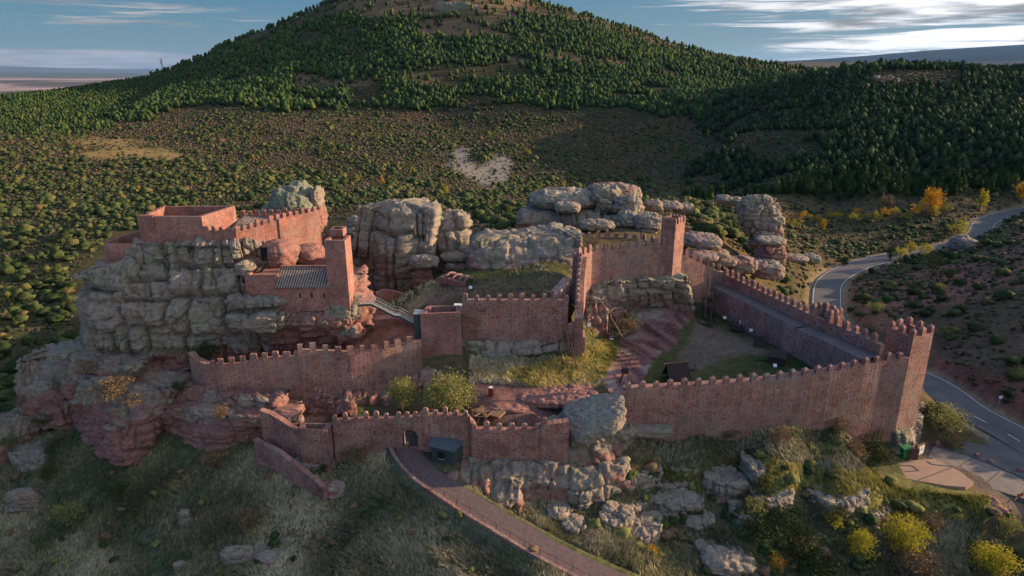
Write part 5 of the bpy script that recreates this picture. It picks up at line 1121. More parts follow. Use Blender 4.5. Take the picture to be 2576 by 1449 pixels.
# ---------------------------------------------------------------- keep
def keep():
    A, Bq, C_, D = (-55.4, 100.0), (-46.2, 99.8), (-44.4, 108.0), (-55.9, 107.8)
    o, g = tower('large plain rectangular keep block open to the sky on top of the crag', A, Bq, C_, D, 19.5, 26.4, mat='stone_keep', mk=None, name='keep', par=.55, hollow=1.6)
    o['category'] = 'keep'
    mb = MB(); mb.box((-.4, -.25, 19.3), (1.9, .9, 26.5)); b = mb.build('corner_turret', MT['stone_keep'], o)
    mb = MB(); mb.box((9.35, 3.2, 19), (9.75, 4.2, 25.9), rz=-.02); mb.build('buttress', MT['stone_keep'], o)
    for i in range(5):
        mb = MB(); mb.box((1.2, 1.6 + i * 1.1, 24.80), (9.3, 1.72 + i * 1.1, 24.86)); mb.build('roof_rib', MT['stone_grey'], o)
    # battlemented hall
    P = [(-46.1, 99.7, 24.3), (-41.3, 99.4, 24.1)]
    wall('battlemented keep annexe, short shaded front wall', P, 19.0, th=.8, mk='flat', mer=1.15, mw=.55, mt=.45, mh=.65, mat='stone_keep', raw=True, name='keep_wall', m0=.3)
    P = [(-41.25, 99.4, 24.1), (-39.5, 101.4, 24.3), (-36.5, 104.7, 24.9), (-36.1, 105.0, 25.0), (-31.6, 110.2, 25.2)]
    o2, Q, g2 = wall('battlemented keep annexe, long sunlit right wall', P, [17.5, 17.5, 17, 17, 16], th=.8, mk='flat', mer=1.12, mw=.6, mt=.45, mh=.75, mat='stone_keep', raw=True, name='keep_wall', m0=.4)
    mb = MB(); mb.box((-.4, -.2, 16), (.9, 1.4, 25.0), rz=math.atan2(5.2, 4.5), org=(-36.3 - g2.x, 104.9 - g2.y, 0)); mb.build('pilaster', MT['stone_keep'], o2)
    P = [(-44.6, 110.2, 24.3), (-32.0, 110.8, 24.6)]
    wall('battlemented keep annexe, rear wall behind the tiled roof', P, 18.0, th=.7, mk='flat', mer=1.15, mw=.6, mt=.45, mh=.8, mat='stone_keep', raw=True, name='keep_wall')
    h = empty('tiled_roof', (-44, 101, 0), 0, 'small clay tiled roof inside the battlemented keep annexe', 'roof')
    mb = MB(); mb.add([(-.2, .2, 22.9), (2.2, -.2, 22.9), (6.8, 5.0, 23.2), (10.5, 9.0, 23.4), (.2, 9.0, 24.4)], [(0, 1, 2, 3, 4)]); w = mb.build('tiles', MT['tiles'], h)
    mb = MB(); mb.box((.3, .6, 19), (2.0, 7, 22.7)); mb.build('support_wall', MT['stone_keep'], h)
    # left terrace
    P = [(-61.4, 105.5, 22.6), (-61.3, 99.3, 22.3), (-55.6, 99.2, 22.4)]
    wall('low parapet terrace at the left end of the crag, front wall', P[1:], 18.5, th=.5, mer=None, mat='stone_keep', raw=True, name='terrace_wall')
    wall('low parapet terrace at the left end of the crag, sunlit back wall', [(-61.2, 100.0, 22.4), (-60.0, 103.2, 22.7), (-55.7, 105.8, 23.9)], 18.0, th=.5, mer=None, mat='stone_keep', raw=True, name='terrace_wall')
    # house and walls of the lower keep yard
    hs = empty('house', (-38.8, 94.6, 0), math.radians(1), 'low red stone house with a striped tile roof beside the slim tower', 'house')
    mb = MB(); mb.box((0, 0, 13.3), (4.2, 5.0, 18.4)); mb.box((4.2, .15, 13.3), (13.0, 5.2, 16.9)); mb.build('wall', MT['stone_keep'], hs)
    mb = MB(); mb.box((0, 0, 18.4), (4.2, .4, 18.8)); mb.box((0, .4, 18.4), (.4, 5, 18.8)); mb.build('parapet', MT['stone_keep'], hs)
    mb = MB(); mb.add([(4.1, -.15, 17.1), (13.0, -.15, 17.1), (13.0, 3.6, 18.9), (4.1, 3.6, 18.9), (4.1, -.15, 16.95), (13.0, -.15, 16.95), (13, 3.6, 18.7), (4.1, 3.6, 18.7)], [(0, 1, 2, 3), (7, 6, 5, 4), (0, 4, 5, 1), (1, 5, 6, 2), (2, 6, 7, 3), (3, 7, 4, 0)]); mb.build('roof', MT['tiles'], hs)
    mb = MB(); mb.box((4.1, 3.6, 15.5), (13.0, 4.1, 19.2)); mb.build('ridge_wall', MT['stone_keep'], hs)
    for x in (7.6, 9.3, 11.1):
        mb = MB(); mb.box((x, .13, 15.3), (x + .22, .2, 16.0)); mb.build('window', MT['dark'], hs)
    mb = MB(); mb.box((-.3, 3.8, 16.8), (13.2, 11.5, 17.0)); 
    f = empty('yard_floor', (-38.8, 94.6, 0)); f['label'] = 'red earth terrace of the inner keep yard behind the tiled house'; f['category'] = 'terrace'
    mb.build('paving', MT['stone_keep'], f)
    wall('inner yard wall between the orange domes and the slim tower', [(-32.5, 104.0, 18.9), (-27.6, 103.5, 18.9)], 15, th=.5, mer=None, mat='stone_keep', raw=True, name='yard_wall')
    wall('inner yard wall climbing beside the dark wooden stairs', [(-39.8, 99.2, 19.0), (-37.3, 101.4, 20.8)], 15, th=.5, mer=None, mat='stone_keep', raw=True, name='yard_wall')
    tw, tg = tower('slim square tower at the right edge of the crag with a notched top', (-26.9, 94.9), (-23.9, 94.7), (-23.8, 98.0), (-26.8, 98.2), 11.0, 24.0, mat='stone_keep', mk=None, name='slim_tower', par=.5, hollow=1.3, batter=.04)
    mb = MB(); mb.box((.3, 2.4, 24.0), (2.2, 4.6, 25.0)); mb.build('stair_head', MT['stone_keep'], tw)
    mb = MB(); mb.box((.7, 2.8, 25.0), (1.8, 4.2, 25.02)); mb.build('stair_opening', MT['dark'], tw)
    st = empty('wooden_stairs', tuple(Pz(636, 698, 17.4)), 0, 'dark wooden stairs up to the cave door in the orange dome', 'stairs')
    p1 = Pz(668, 660, 20.3) - Pz(636, 698, 17.4)
    for s in (-.5, .5):
        mb = MB(); mb.beam((s, 0, 0), (p1.x + s, p1.y, p1.z), .1, .25); mb.build('stringer', MT['wood'], st)
        mb = MB(); mb.beam((s, 0, 1), (p1.x + s, p1.y, p1.z + 1), .06); mb.build('handrail', MT['wood'], st)
    for i in range(12):
        f = (i + .5) / 12; mb = MB(); mb.box((-.5, -.14, 0), (.5, .14, .05)); s = mb.build('step', MT['wood'], st); s.location = p1 * f
    # bluffs: door in the dome
    dq = Pz(668, 655, 20.3); d_ = empty('cave_door', tuple(dq), 0, 'dark doorway cut into the orange dome at the top of the wooden stairs', 'door'); mb = MB(); mb.box((-.5, -.3, 0), (.5, .1, 2.0)); mb.build('opening', MT['dark'], d_)
keep()
# ---------------------------------------------------------------- plants
NR = np.random.RandomState(7)
def blob_template(seed, kind, sub=2):
    V, F = ico(sub); r = np.random.RandomState(seed)
    n = V.copy(); d = fbm(n * 1.6 + seed * 5.1, 3, seed) * 0.9 + r.uniform(-.16, .16, len(n))
    P = n * (1 + d)[:, None]
    if kind == 'pine':
        h = (P[:, 2] - P[:, 2].min()) / (P[:, 2].max() - P[:, 2].min()); w = 0.36 * (1.14 - h) ** 0.5 * np.minimum(1, 0.45 + h * 3)
        q = np.hypot(P[:, 0], P[:, 1]) + 1e-6; f = w / q * np.minimum(1, q * 1.3); P = np.stack([P[:, 0] * f, P[:, 1] * f, 0.1 + h * 0.95], 1)
        P[:, :2] *= (1 + .22 * np.sin(h * 26 + r.uniform(0, 6)))[:, None]; P[:, :2] += r.uniform(-.055, .055, (len(P), 2)); P[:, 2] += r.uniform(-.03, .03, len(P))
    elif kind == 'poplar': P = P * np.array([.2, .2, .5]) + np.array([0, 0, .5])
    elif kind == 'clump':
        Vs, Fs, o = [], [], 0
        for j in range(3):
            a = r.uniform(0, 6.28); q = P * np.array([.34, .34, .30]) * r.uniform(.75, 1.15) + r.normal(0, .03, P.shape) + np.array([math.cos(a) * .2, math.sin(a) * .2, r.uniform(.15, .3)]); Vs.append(q); Fs.append(F + o); o += len(P)
        return np.concatenate(Vs), np.concatenate(Fs)
    else: P = P * np.array([.5, .5, .40]) + np.array([0, 0, .30]) + r.normal(0, .035, P.shape)
    return P, F
def leaf_cloud(seed, n, rx, rz, zc, size, prof='ball', hollow=0.45):
    """n small leaf faces spread through the outer part of a crown, in clumps"""
    r = np.random.RandomState(seed)
    nc = max(6, n // 26); cd = r.normal(size=(nc, 3)); cd /= np.linalg.norm(cd, axis=1)[:, None]; cr = r.uniform(hollow, 0.86, nc); cc = cd * cr[:, None]
    i = r.randint(0, nc, n); off_ = r.normal(size=(n, 3)) * 0.15; p = cc[i] + off_
    L = np.linalg.norm(p, axis=1); p = p / np.maximum(1, L / 1.05)[:, None]
    if prof == 'pine':
        h = (p[:, 2] + 1.05) / 2.1; w = (1.1 - h) ** 0.7 * 1.25; p[:, 0] *= w; p[:, 1] *= w
    c = p * np.array([rx, rx, rz]) + np.array([0, 0, zc])
    a = r.normal(size=(n, 3)); a /= np.linalg.norm(a, axis=1)[:, None]; b = np.cross(a, r.normal(size=(n, 3))); b /= np.linalg.norm(b, axis=1)[:, None] + 1e-9
    s = size * r.uniform(.6, 1.4, n)[:, None]
    V = np.stack([c - a * s, c + a * s, c + b * s * 1.1], 1).reshape(-1, 3); F = np.arange(3 * n).reshape(n, 3); T = np.repeat(r.uniform(0, 1, nc)[i] * .6 + r.uniform(0, .4, n), 3)
    return V, F, T
def limbs(seed, h, r0, spread, zb=0.0, n=5, mb=None):
    r = random.Random(seed); mb = mb or MB(); t = Vector((r.uniform(-.1, .1) * h, r.uniform(-.1, .1) * h, h * .55 + zb)); mb.cyl((0, 0, -.3), t, r0, r0 * .55, 7)
    for i in range(n):
        a = i * 2 * math.pi / n + r.uniform(-.4, .4); s = Vector((0, 0, 0)).lerp(t, r.uniform(.35, 1)); e = s + Vector((math.cos(a) * spread * r.uniform(.5, .9), math.sin(a) * spread * r.uniform(.5, .9), h * r.uniform(.18, .42))); m = s.lerp(e, .5) + Vector((0, 0, -.05 * h)); mb.cyl(s, m, r0 * .4, r0 * .28, 5); mb.cyl(m, e, r0 * .28, r0 * .08, 5)
    return mb
def stack_instances(temps, X, Yv, Z, S, H, seed=0, squash=None):
    r = np.random.RandomState(seed); k = len(X); ch = r.randint(0, len(temps), k); rot = r.uniform(0, 6.283, k); tin = r.uniform(0, 1, k)
    Vs, Fs, Ts, o = [], [], [], 0
    for t, (P, F) in enumerate(temps):
        m = np.where(ch == t)[0]
        if not len(m): continue
        c, s = np.cos(rot[m])[:, None], np.sin(rot[m])[:, None]
        x = (P[None, :, 0] * c - P[None, :, 1] * s) * S[m][:, None] + X[m][:, None]; y = (P[None, :, 0] * s + P[None, :, 1] * c) * S[m][:, None] + Yv[m][:, None]; z = P[None, :, 2] * H[m][:, None] + Z[m][:, None]
        Vs.append(np.stack([x, y, z], -1).reshape(-1, 3)); n = len(P)
        Fs.append((F[None] + (np.arange(len(m)) * n)[:, None, None]).reshape(-1, F.shape[1]) + o); Ts.append(np.repeat(tin[m], n)); o += n * len(m)
    return np.concatenate(Vs), np.concatenate(Fs), np.concatenate(Ts)
def scatter(n, ulo, uhi, ylo, yhi, seed):
    """random spots, even over the ground"""
    r = np.random.RandomState(seed); y = np.sqrt(r.uniform(ylo ** 2, yhi ** 2, n)); x = r.uniform(ulo, uhi, n) * y; return x, y
PINES = [blob_template(100 + i, 'pine', 2) for i in range(6)]
PINES_LO = [blob_template(120 + i, 'pine', 2) for i in range(6)]
SHR = [blob_template(140 + i, 'shrub', 2) for i in range(8)]
HEATH = [blob_template(180 + i, 'shrub', 1) for i in range(6)]
SHR_HI = [blob_template(160 + i, 'clump', 1) for i in range(8)]
def thin(x, y, dmin):
    """drop spots that crowd each other (grid hash)"""
    g = {}; keep = np.zeros(len(x), bool); c = dmin
    for i in range(len(x)):
        k = (int(x[i] // c), int(y[i] // c)); ok = True
        if k in g: continue
        g[k] = 1; keep[i] = True
    return keep
def puff(seed, n, blob=True):
    V, F, T = leaf_cloud(seed, n, .30, .48, .56, .085, 'pine', .35)
    P2, F2 = blob_template(seed, 'pine', 1); P2 = P2 * [.72, .72, .88]; return np.concatenate([V, P2 + [0, 0, .04]]), np.concatenate([F, F2 + len(V)])
PUFF = [puff(190 + i, 80) for i in range(6)]
def pines():
    # the wood on the cone
    x, y = scatter(120000, -.85, .65, 540, 1250, 201); z = ground_np(x, y); px, py = proj(x, y, z); P = np.stack([x, y, z], 1)
    cl = fbm(P / 38.0, 3, 203)
    m = (pmask(px + cl * 34, py + cl * 16, A_PINE_CONE, 9) > NR.uniform(0, 1, len(x))) & (cl > -0.34) & (NR.uniform(0, 1, len(x)) < 0.85)
    for a in A_BARE_CONE: m &= ~in_poly(px, py, a)
    m &= ~((px > 740) & (px < 960) & (py > 195) & (py < 262) & (cl < 0.12)); m &= ~((px > 1050) & (px < 1420) & (py > 120) & (py < 200) & (cl < -0.12))
    k = np.where(m)[0]; k = k[thin(x[k], y[k], 3.3)]
    # crest and thin stands
    m2 = ((py < 215) & (NR.uniform(0, 1, len(x)) < .06) & (px > 380)) | (in_poly(px, py, A_LEFTDARK) & (NR.uniform(0, 1, len(x)) < .65)); k2 = np.where(m2 & ~m)[0]; k2 = k2[thin(x[k2], y[k2], 3.6)]
    k = np.concatenate([k, k2]); h = np.minimum(2.6 + NR.gamma(3.5, .9, len(k)), 8.0) * (1 + 0.3 * cl[k]); h = h * np.where(in_poly(px[k], py[k], A_LEFTDARK), .55, 1.0); 
    V, F, T = stack_instances(PINES_LO, x[k], y[k], z[k] - .5, h * NR.uniform(.85, 1.25, len(k)), h, 205)
    tag(link('pine_forest', np_mesh('pine_forest', V, F, MT['pine'], tint=T)), 'dense pine plantation covering the flank of the cone hill', 'forest', kind='stuff')
    n1 = len(k)
    # right-hand hill, beyond the nearest 300
    x, y = scatter(60000, .15, 1.0, 270, 720, 211); z = ground_np(x, y); px, py = proj(x, y, z); P = np.stack([x, y, z], 1); cl = fbm(P / 30.0, 3, 213)
    m = (pmask(px + cl * 50, py + cl * 36, A_HILL, 22) > NR.uniform(0, 1, len(x))) & ~((px > 2195) & (px < 2420) & (py > 178) & (py < 222)) & ~((px < 2150) & (py > 330) & (cl < -.02)) & ~((px < 2000) & (cl < -.2)) & (cl > -.5)
    m &= ~((py > 455) & (cl < 0.1))
    k = np.where(m)[0]; k = k[thin(x[k], y[k], 3.1)]; k = k[np.argsort(y[k])]
    vis = (px[k] > -20) & (px[k] < 2600); kk = k[vis][:300]; rest = np.setdiff1d(k, kk)
    h = np.minimum(2.4 + NR.gamma(3.2, .85, len(rest)), 7.0); V, F, T = stack_instances(PUFF, x[rest], y[rest], z[rest] - .4, h * NR.uniform(1.0, 1.35, len(rest)), h, 215)
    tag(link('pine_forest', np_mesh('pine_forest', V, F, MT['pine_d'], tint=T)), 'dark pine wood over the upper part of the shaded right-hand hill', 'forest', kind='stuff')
    # individual pines with trunk and crown
    tm = []
    for i in range(5):
        V, F, T = leaf_cloud(220 + i, 620, .27, .48, .56, .042, 'pine', .3); P2, F2 = blob_template(230 + i, 'pine', 2); P2 = P2 * [.5, .5, .8]; V = np.concatenate([V, P2 + [0, 0, .05]]); F = np.concatenate([F, F2 + len(T)]); T = np.concatenate([T, np.full(len(P2), .2)])
        mb = MB(); mb.cyl((0, 0, -.05), (0, 0, .8), .022, .006, 6)
        tm.append((np_mesh('crown', V, F, MT['pine_o'], tint=T), mb.mesh('trunk', MT['bark'])))
    for j, i in enumerate(kk):
        hh = NR.uniform(3.8, 8.0); o = empty('pine_tree', (x[i], y[i], z[i] - .3), NR.uniform(0, 6.28), 'dark green pine in the wood at the foot of the shaded right-hand hill', 'tree', 'pines at the foot of the right-hand hill')
        c, t = tm[j % 5]; w = NR.uniform(.95, 1.25); o.scale = (hh * w, hh * w, hh); link('crown', c, o); link('trunk', t, o)
    return tm
PINE_T = pines()
def scrub():
    # low scrub of the basin, far part as one cover
    x, y = scatter(120000, -.95, .85, 250, 820, 241); z = ground_np(x, y); px, py = proj(x, y, z); P = np.stack([x, y, z], 1); cl = fbm(P / 26.0, 4, 243)
    dens = sstep(-.30, .45, cl) * .62 + .06; dens = dens + .35 * sstep(1000, 300, px) * sstep(390, 450, py)
    px0, py0 = px, py; px = px + fbm(P / 30.0, 3, 244) * 30; py = py + fbm(P / 30.0 + 5, 3, 246) * 20
    bad = in_poly(px, py, [(1130,385),(1160,365),(1190,375),(1180,400),(1215,415),(1250,385),(1290,400),(1280,450),(1250,478),(1215,485),(1180,455),(1150,430)]) | in_poly(px, py, [(165,352),(260,345),(330,350),(400,362),(300,368),(215,366)]) | in_poly(px, py, [(190,385),(300,365),(430,372),(470,385),(460,405),(340,398),(230,402)])
    rd, _ = line_dist(x, y, ROAD); px, py = px0, py0; bad &= NR.uniform(0, 1, len(x)) < .93
    m = (NR.uniform(0, 1, len(x)) < dens) & ~bad & ~(in_poly(px, py, A_PINE_CONE) & (NR.uniform(0, 1, len(x)) < .6)) & (rd > 5)
    k = np.where(m)[0]; k = k[thin(x[k], y[k], 1.6)]; lf = 1 - .35 * sstep(-.1, .3, x[k] / y[k])
    w = NR.gamma(2.4, .52, len(k)) * lf + .7; w = np.minimum(w, 4.6); V, F, T = stack_instances(SHR, x[k], y[k], z[k] - .25, w, w * NR.uniform(.7, 1.1, len(k)), 245)
    tag(link('scrub', np_mesh('scrub', V, F, MT['scrub'], tint=T)), 'juniper and oak scrub scattered over the basin behind the castle', 'scrub', kind='stuff')
    # scrub nearer than 250 m, the largest 300 as shrubs of their own
    x, y = scatter(34000, -1.0, 1.1, 78, 252, 251); z = ground_np(x, y); px, py = proj(x, y, z); P = np.stack([x, y, z], 1); cl = fbm(P / 14.0, 4, 253)
    castle = in_poly(px, py, [(190,1000),(180,700),(270,600),(350,500),(680,430),(1100,500),(1300,600),(1320,470),(1640,440),(1740,560),(1760,640),(1850,700),(2000,765),(2250,860),(2380,800),(2360,1060),(1600,1110),(1590,1480),(-800,1480),(-800,1090),(190,1090)])
    rd, _ = line_dist(x, y, ROAD); pd, _ = line_dist(x, y, PARK); ld, _ = line_dist(x, y, PLAZA)
    out = ~castle & (rd > 5.5) & (pd > 6.5) & (ld > 4.8) & ~((y < 100) & (px < 2300)) & ~in_poly(px, py, [(2300,1080),(2600,1080),(2600,1290),(2200,1260),(2220,1150)])
    dens = sstep(-.3, .35, cl) * .8 + .12
    k = np.where(out & (NR.uniform(0, 1, len(x)) < dens))[0]; k = k[thin(x[k], y[k], 1.7)]
    w = np.minimum(NR.gamma(3.2, .52, len(k)) + .5, 4.2) * (1 - .30 * (px[k] > 1900)); big = np.argsort(-(w / y[k]) * ((px[k] > -10) & (px[k] < 2590) & (py[k] < 1449)))[:300]; isb = np.zeros(len(k), bool); isb[big] = True
    kk, ww = k[~isb], w[~isb]; V, F, T = stack_instances(SHR_HI, x[kk], y[kk], z[kk] - .2, ww, ww * NR.uniform(.7, 1.1, len(kk)), 255)
    tag(link('scrub', np_mesh('scrub', V, F, MT['scrub'], tint=T)), 'scrub on the near slopes around the castle and the road', 'scrub', kind='stuff')
    tm = []
    for i in range(6):
        V, F, T = leaf_cloud(260 + i, 420, .5, .38, .34, .045, 'ball', .55); P2, F2 = blob_template(270 + i, 'shrub', 2); V = np.concatenate([V, P2 * .9]); F = np.concatenate([F, F2 + len(T)]); T = np.concatenate([T, np.full(len(P2), .2)]); tm.append(np_mesh('shrub', V, F, MT['scrub_o'], tint=T))
    for j, i in enumerate(np.where(isb)[0]):
        q = k[i]; left = px[q] < 1000
        o = link('shrub', tm[j % 6]); o.location = (x[q], y[q], z[q] - .15); s = w[i] * 1.05; o.scale = (s, s, s * NR.uniform(.75, 1.1)); o.rotation_euler = (0, 0, NR.uniform(0, 6.28))
        tag(o, 'rounded evergreen shrub on the slope left of the castle crag' if left else 'low round shrub on the slopes right of and behind the castle', 'shrub', 'shrubs on the left slope' if left else 'shrubs on the right slopes')
    # heath: tiny plants that give the open ground its grain
    x, y = scatter(130000, -1.0, 1.0, 85, 760, 281); z = ground_np(x, y); px, py = proj(x, y, z); rd, _ = line_dist(x, y, ROAD); pd, _ = line_dist(x, y, PARK)
    castle2 = in_poly(px, py, [(190,1000),(180,700),(270,600),(350,500),(1300,600),(1700,540),(1800,640),(2250,800),(2380,800),(2360,1060),(1600,1110),(1590,1480),(-800,1480),(-800,1090),(190,1090)]); ld, _ = line_dist(x, y, PLAZA)
    bad2 = np.zeros(len(x), bool)
    for a in [[(1130,385),(1160,365),(1190,375),(1180,400),(1215,415),(1250,385),(1290,400),(1280,450),(1250,478),(1215,485),(1180,455),(1150,430)], [(165,352),(260,345),(330,350),(400,362),(300,368),(215,366)], [(190,385),(300,365),(430,372),(470,385),(460,405),(340,398),(230,402)]]: bad2 |= in_poly(px + NR.normal(0, 6, len(x)), py + NR.normal(0, 4, len(x)), a) & (NR.uniform(0, 1, len(x)) < .85)
    k = np.where(~castle2 & ~bad2 & (rd > 5) & (pd > 6) & (ld > 4.8) & ~((y < 100) & (px > 2300) & (py > 1060)))[0]; w = NR.uniform(.5, 1.3, len(k)) * (1 + .6 * sstep(200, 600, y[k])); V, F, T = stack_instances(HEATH, x[k], y[k], z[k] - .12, w, w * .8, 285)
    tag(link('heath', np_mesh('heath', V, F, MT['heath'], tint=T)), 'low brown heath plants covering the open ground', 'heath', kind='stuff')
scrub()
def grass():
    r = NR; x, y = scatter(300000, -.98, .82, 52, 128, 291)
    z = ground_np(x, y); px, py = proj(x, y, z); P = np.stack([x, y, z], 1); cl = fbm(P / 3.5, 4, 293)
    rp, _ = line_dist(x, y, RAMP); pd, _ = line_dist(x, y, PARK); ld, _ = line_dist(x, y, PLAZA); rd, _ = line_dist(x, y, ROAD)
    areas = [([(-300,1080),(200,1080),(640,1110),(990,1120),(1030,1180),(1150,1260),(1340,1380),(1520,1480),(-300,1480)], 1.0), ([(1180,1230),(1340,1260),(1500,1190),(1560,1110),(2262,1045),(2330,1050),(2230,1170),(2576,1270),(2576,1480),(1680,1480),(1400,1350)], .8),
        ([(1185,900),(1440,900),(1530,850),(1560,890),(1490,985),(1180,960)], .9), ([(1560,850),(1620,820),(1600,770),(1480,760),(1460,840)], .6), ([(430,930),(640,960),(640,1010),(420,1010)], .5), ([(60,960),(210,1060),(200,1140),(0,1150)], .5), ([(930,780),(1100,700),(1230,690),(1440,650),(1440,750),(1100,760)], .06)]
    keep = np.zeros(len(x), bool)
    for a, d in areas: keep |= in_poly(px, py, a) & (r.uniform(0, 1, len(x)) < d)
    keep &= (rp > 2.7) & (pd > 5.2) & (ld > 3.6) & (rd > 5.5) & (r.uniform(0, 1, len(x)) < sstep(-.55, .1, cl) * .8 + .2)
    k = np.where(keep)[0]; x, y, z, cl = x[k], y[k], z[k], cl[k]; n = len(k); nb = 5
    h = (r.uniform(.25, .62, n) * (1 + .7 * sstep(-.1, .4, cl)))[:, None]; lean = fbm(np.stack([x, y, x * 0], 1) / 4.0, 2, 297) * 3.0 + 2.2
    a = r.uniform(0, 6.283, (n, nb)); rr = r.uniform(.02, .22, (n, nb)); bx = x[:, None] + np.cos(a) * rr; by = y[:, None] + np.sin(a) * rr; bz = np.repeat(z[:, None] - .05, nb, 1)
    la = lean[:, None] + r.normal(0, .5, (n, nb)); ll = h * r.uniform(.3, .9, (n, nb)); tx = bx + np.cos(la) * ll; ty_ = by + np.sin(la) * ll; tz_ = bz + h * r.uniform(.7, 1.1, (n, nb)); wv = r.uniform(.05, .10, (n, nb)); wa = r.uniform(0, 6.283, (n, nb))
    V = np.stack([np.stack([bx - np.cos(wa) * wv, by - np.sin(wa) * wv, bz], -1), np.stack([bx + np.cos(wa) * wv, by + np.sin(wa) * wv, bz], -1), np.stack([tx, ty_, tz_], -1)], 2).reshape(-1, 3)
    F = np.arange(len(V)).reshape(-1, 3); q = fbm(np.stack([x, y, x * 0], 1) / 9.0, 3, 299); T = np.clip((np.clip(.42 + q * .7 + cl * .35, 0, 1)[:, None] + r.uniform(-.22, .22, (n, nb))).reshape(-1), 0, 1)
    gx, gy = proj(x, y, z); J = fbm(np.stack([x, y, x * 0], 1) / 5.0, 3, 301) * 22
    g = in_poly(gx + J, gy + J, [(1620,1190),(1850,1145),(1930,1150),(2060,1185),(2230,1185),(2420,1230),(2600,1250),(2600,1330),(2300,1310),(2100,1265),(1950,1230),(1800,1240),(1650,1260)]) | in_poly(gx + J, gy + J, [(1440,830),(1530,830),(1560,880),(1540,900),(1500,985),(1420,985),(1250,950),(1300,920),(1430,900)])  # ridge outline that gets the painted-in sunlight, then the courtyard grass
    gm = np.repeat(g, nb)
    for mk_, mt_n, lb in ((~gm, 'grass', 'long dry grass over the slopes in front of the castle'), (gm, 'grass_sun_g', 'yellow-green grass in the courtyard and, tinted as if sunlit, on the ridge')):
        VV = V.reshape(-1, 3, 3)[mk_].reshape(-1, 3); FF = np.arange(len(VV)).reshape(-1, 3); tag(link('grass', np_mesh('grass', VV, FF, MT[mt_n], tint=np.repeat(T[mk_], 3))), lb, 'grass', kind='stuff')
grass()
def lawn_shrubs():
    r = np.random.RandomState(331); tm = []
    for i in range(4):
        V, F, T = leaf_cloud(340 + i, 300, .5, .34, .30, .06, 'ball', .2); P2, F2 = blob_template(350 + i, 'shrub', 2); V = np.concatenate([V, P2 * .85]); F = np.concatenate([F, F2 + len(T)]); T = np.concatenate([T, np.full(len(P2), .25)]); tm.append([np_mesh('weed_clump', V, F, MT[m], tint=T) for m in ('tan', 'scrub_o', 'bush')])
    n = 0
    for t in range(400):
        px, py = r.uniform(10, 1500), r.uniform(1170, 1445)
        if not in_poly(np.array([px]), np.array([py]), [(0,1190),(600,1150),(960,1150),(1010,1200),(1150,1290),(1400,1420),(1380,1449),(0,1449)])[0] or n >= 70: continue
        g = onG(px, py); s = r.uniform(.5, 1.5); m = tm[n % 4][(0, 1, 0, 2, 1)[n % 5]]; o = link('weed_clump', m); o.location = g; o.scale = (s * 1.2, s, s * .8); o.rotation_euler = (0, 0, r.uniform(0, 6.28))
        tag(o, 'small weed clump in the dry grass of the lawn left of the ramp', 'shrub', 'weed clumps on the left lawn'); n += 1
    for t in range(500):
        px, py = r.uniform(1400, 2560), r.uniform(1090, 1445)
        if not in_poly(np.array([px]), np.array([py]), [(1580,1100),(2250,1070),(2200,1190),(2570,1300),(2570,1449),(1650,1449),(1420,1330)])[0] or n >= 170: continue
        g = onG(px, py); s = r.uniform(.6, 2.1); m = tm[n % 4][(1, 1, 0, 2, 1)[n % 5]]; o = link('weed_clump', m); o.location = g; o.scale = (s * 1.2, s, s * .8); o.rotation_euler = (0, 0, r.uniform(0, 6.28))
        tag(o, 'small leafy clump on the rocky slope right of the ramp', 'shrub', 'clumps on the slope right of the ramp'); n += 1
lawn_shrubs()
# ---- single bushes and trees that the picture singles out
def bush(px, py, w, h, label, mat='bush', n=900, name='bush', cat='bush', seed=0, size=None, trunk=True, prof='ball', base=None, group=None, squat=0.0):
    b = base or onG(px, py); o = empty(name, (b.x, b.y, b.z), 0, label, cat, group)
    V, F, T = leaf_cloud(seed + 300, n, w / 2, h * .46, h * (.54 - squat), size or .10 * (w / 4) ** .5, prof, .3)
    link('crown', np_mesh('crown', V, F, MT[mat], tint=T), o); limbs(seed, h * .95, max(.07, h * .03), w * .45).build('trunk', MT['bark'], o)
    return o
bush(1014, 1012, 5.2, 5.2, 'round grey-green bush on the left of the pair behind the front wall', n=2600, seed=1, base=Pz(1012, 1026, 1.9))
bush(1132, 1030, 8.4, 6.0, 'widest airy sunlit bush on the right of the pair behind the front wall', n=4600, seed=2, base=Pz(1132, 1038, 1.9))
bush(1900, 1290, 4, 2.4, 'grey-green shrub left of the dark thicket at lower right', n=900, seed=3, mat='bush')
bush(2270, 1385, 6.6, 5.0, 'large yellow-green bush in the lower right group', 'olive', n=3000, seed=4)
bush(2163, 1408, 4.0, 4.6, 'upright yellow bush left of the large yellow-green one', 'olive', n=1900, seed=5)
bush(2492, 1445, 6.2, 4.6, 'brightest yellow-green bush in the bottom right corner', 'olive', n=3000, seed=6)
bush(2290, 1450, 7.0, 3.8, 'bare grey-brown bush between the yellow bushes', 'tan', n=3200, seed=7)
bush(1958, 1440, 2.6, 3.0, 'small orange-tipped bush near the smooth split boulder', 'yellow', n=600, seed=8)
bush(1640, 1395, 1.6, 1.8, 'tiny orange shrub in the dark grass', 'yellow', n=220, seed=9)
bush(2095, 1330, 3.0, 2.6, 'small yellowish shrub under the broad rock ledge', 'olive', n=700, seed=10)
bush(2345, 1340, 3.4, 3.0, 'reddish brown bush right of the large yellow-green one', 'tan', n=900, seed=11)
bush(2530, 1350, 4.0, 3.0, 'olive bush above the brightest yellow-green one', 'bush', n=1200, seed=12)
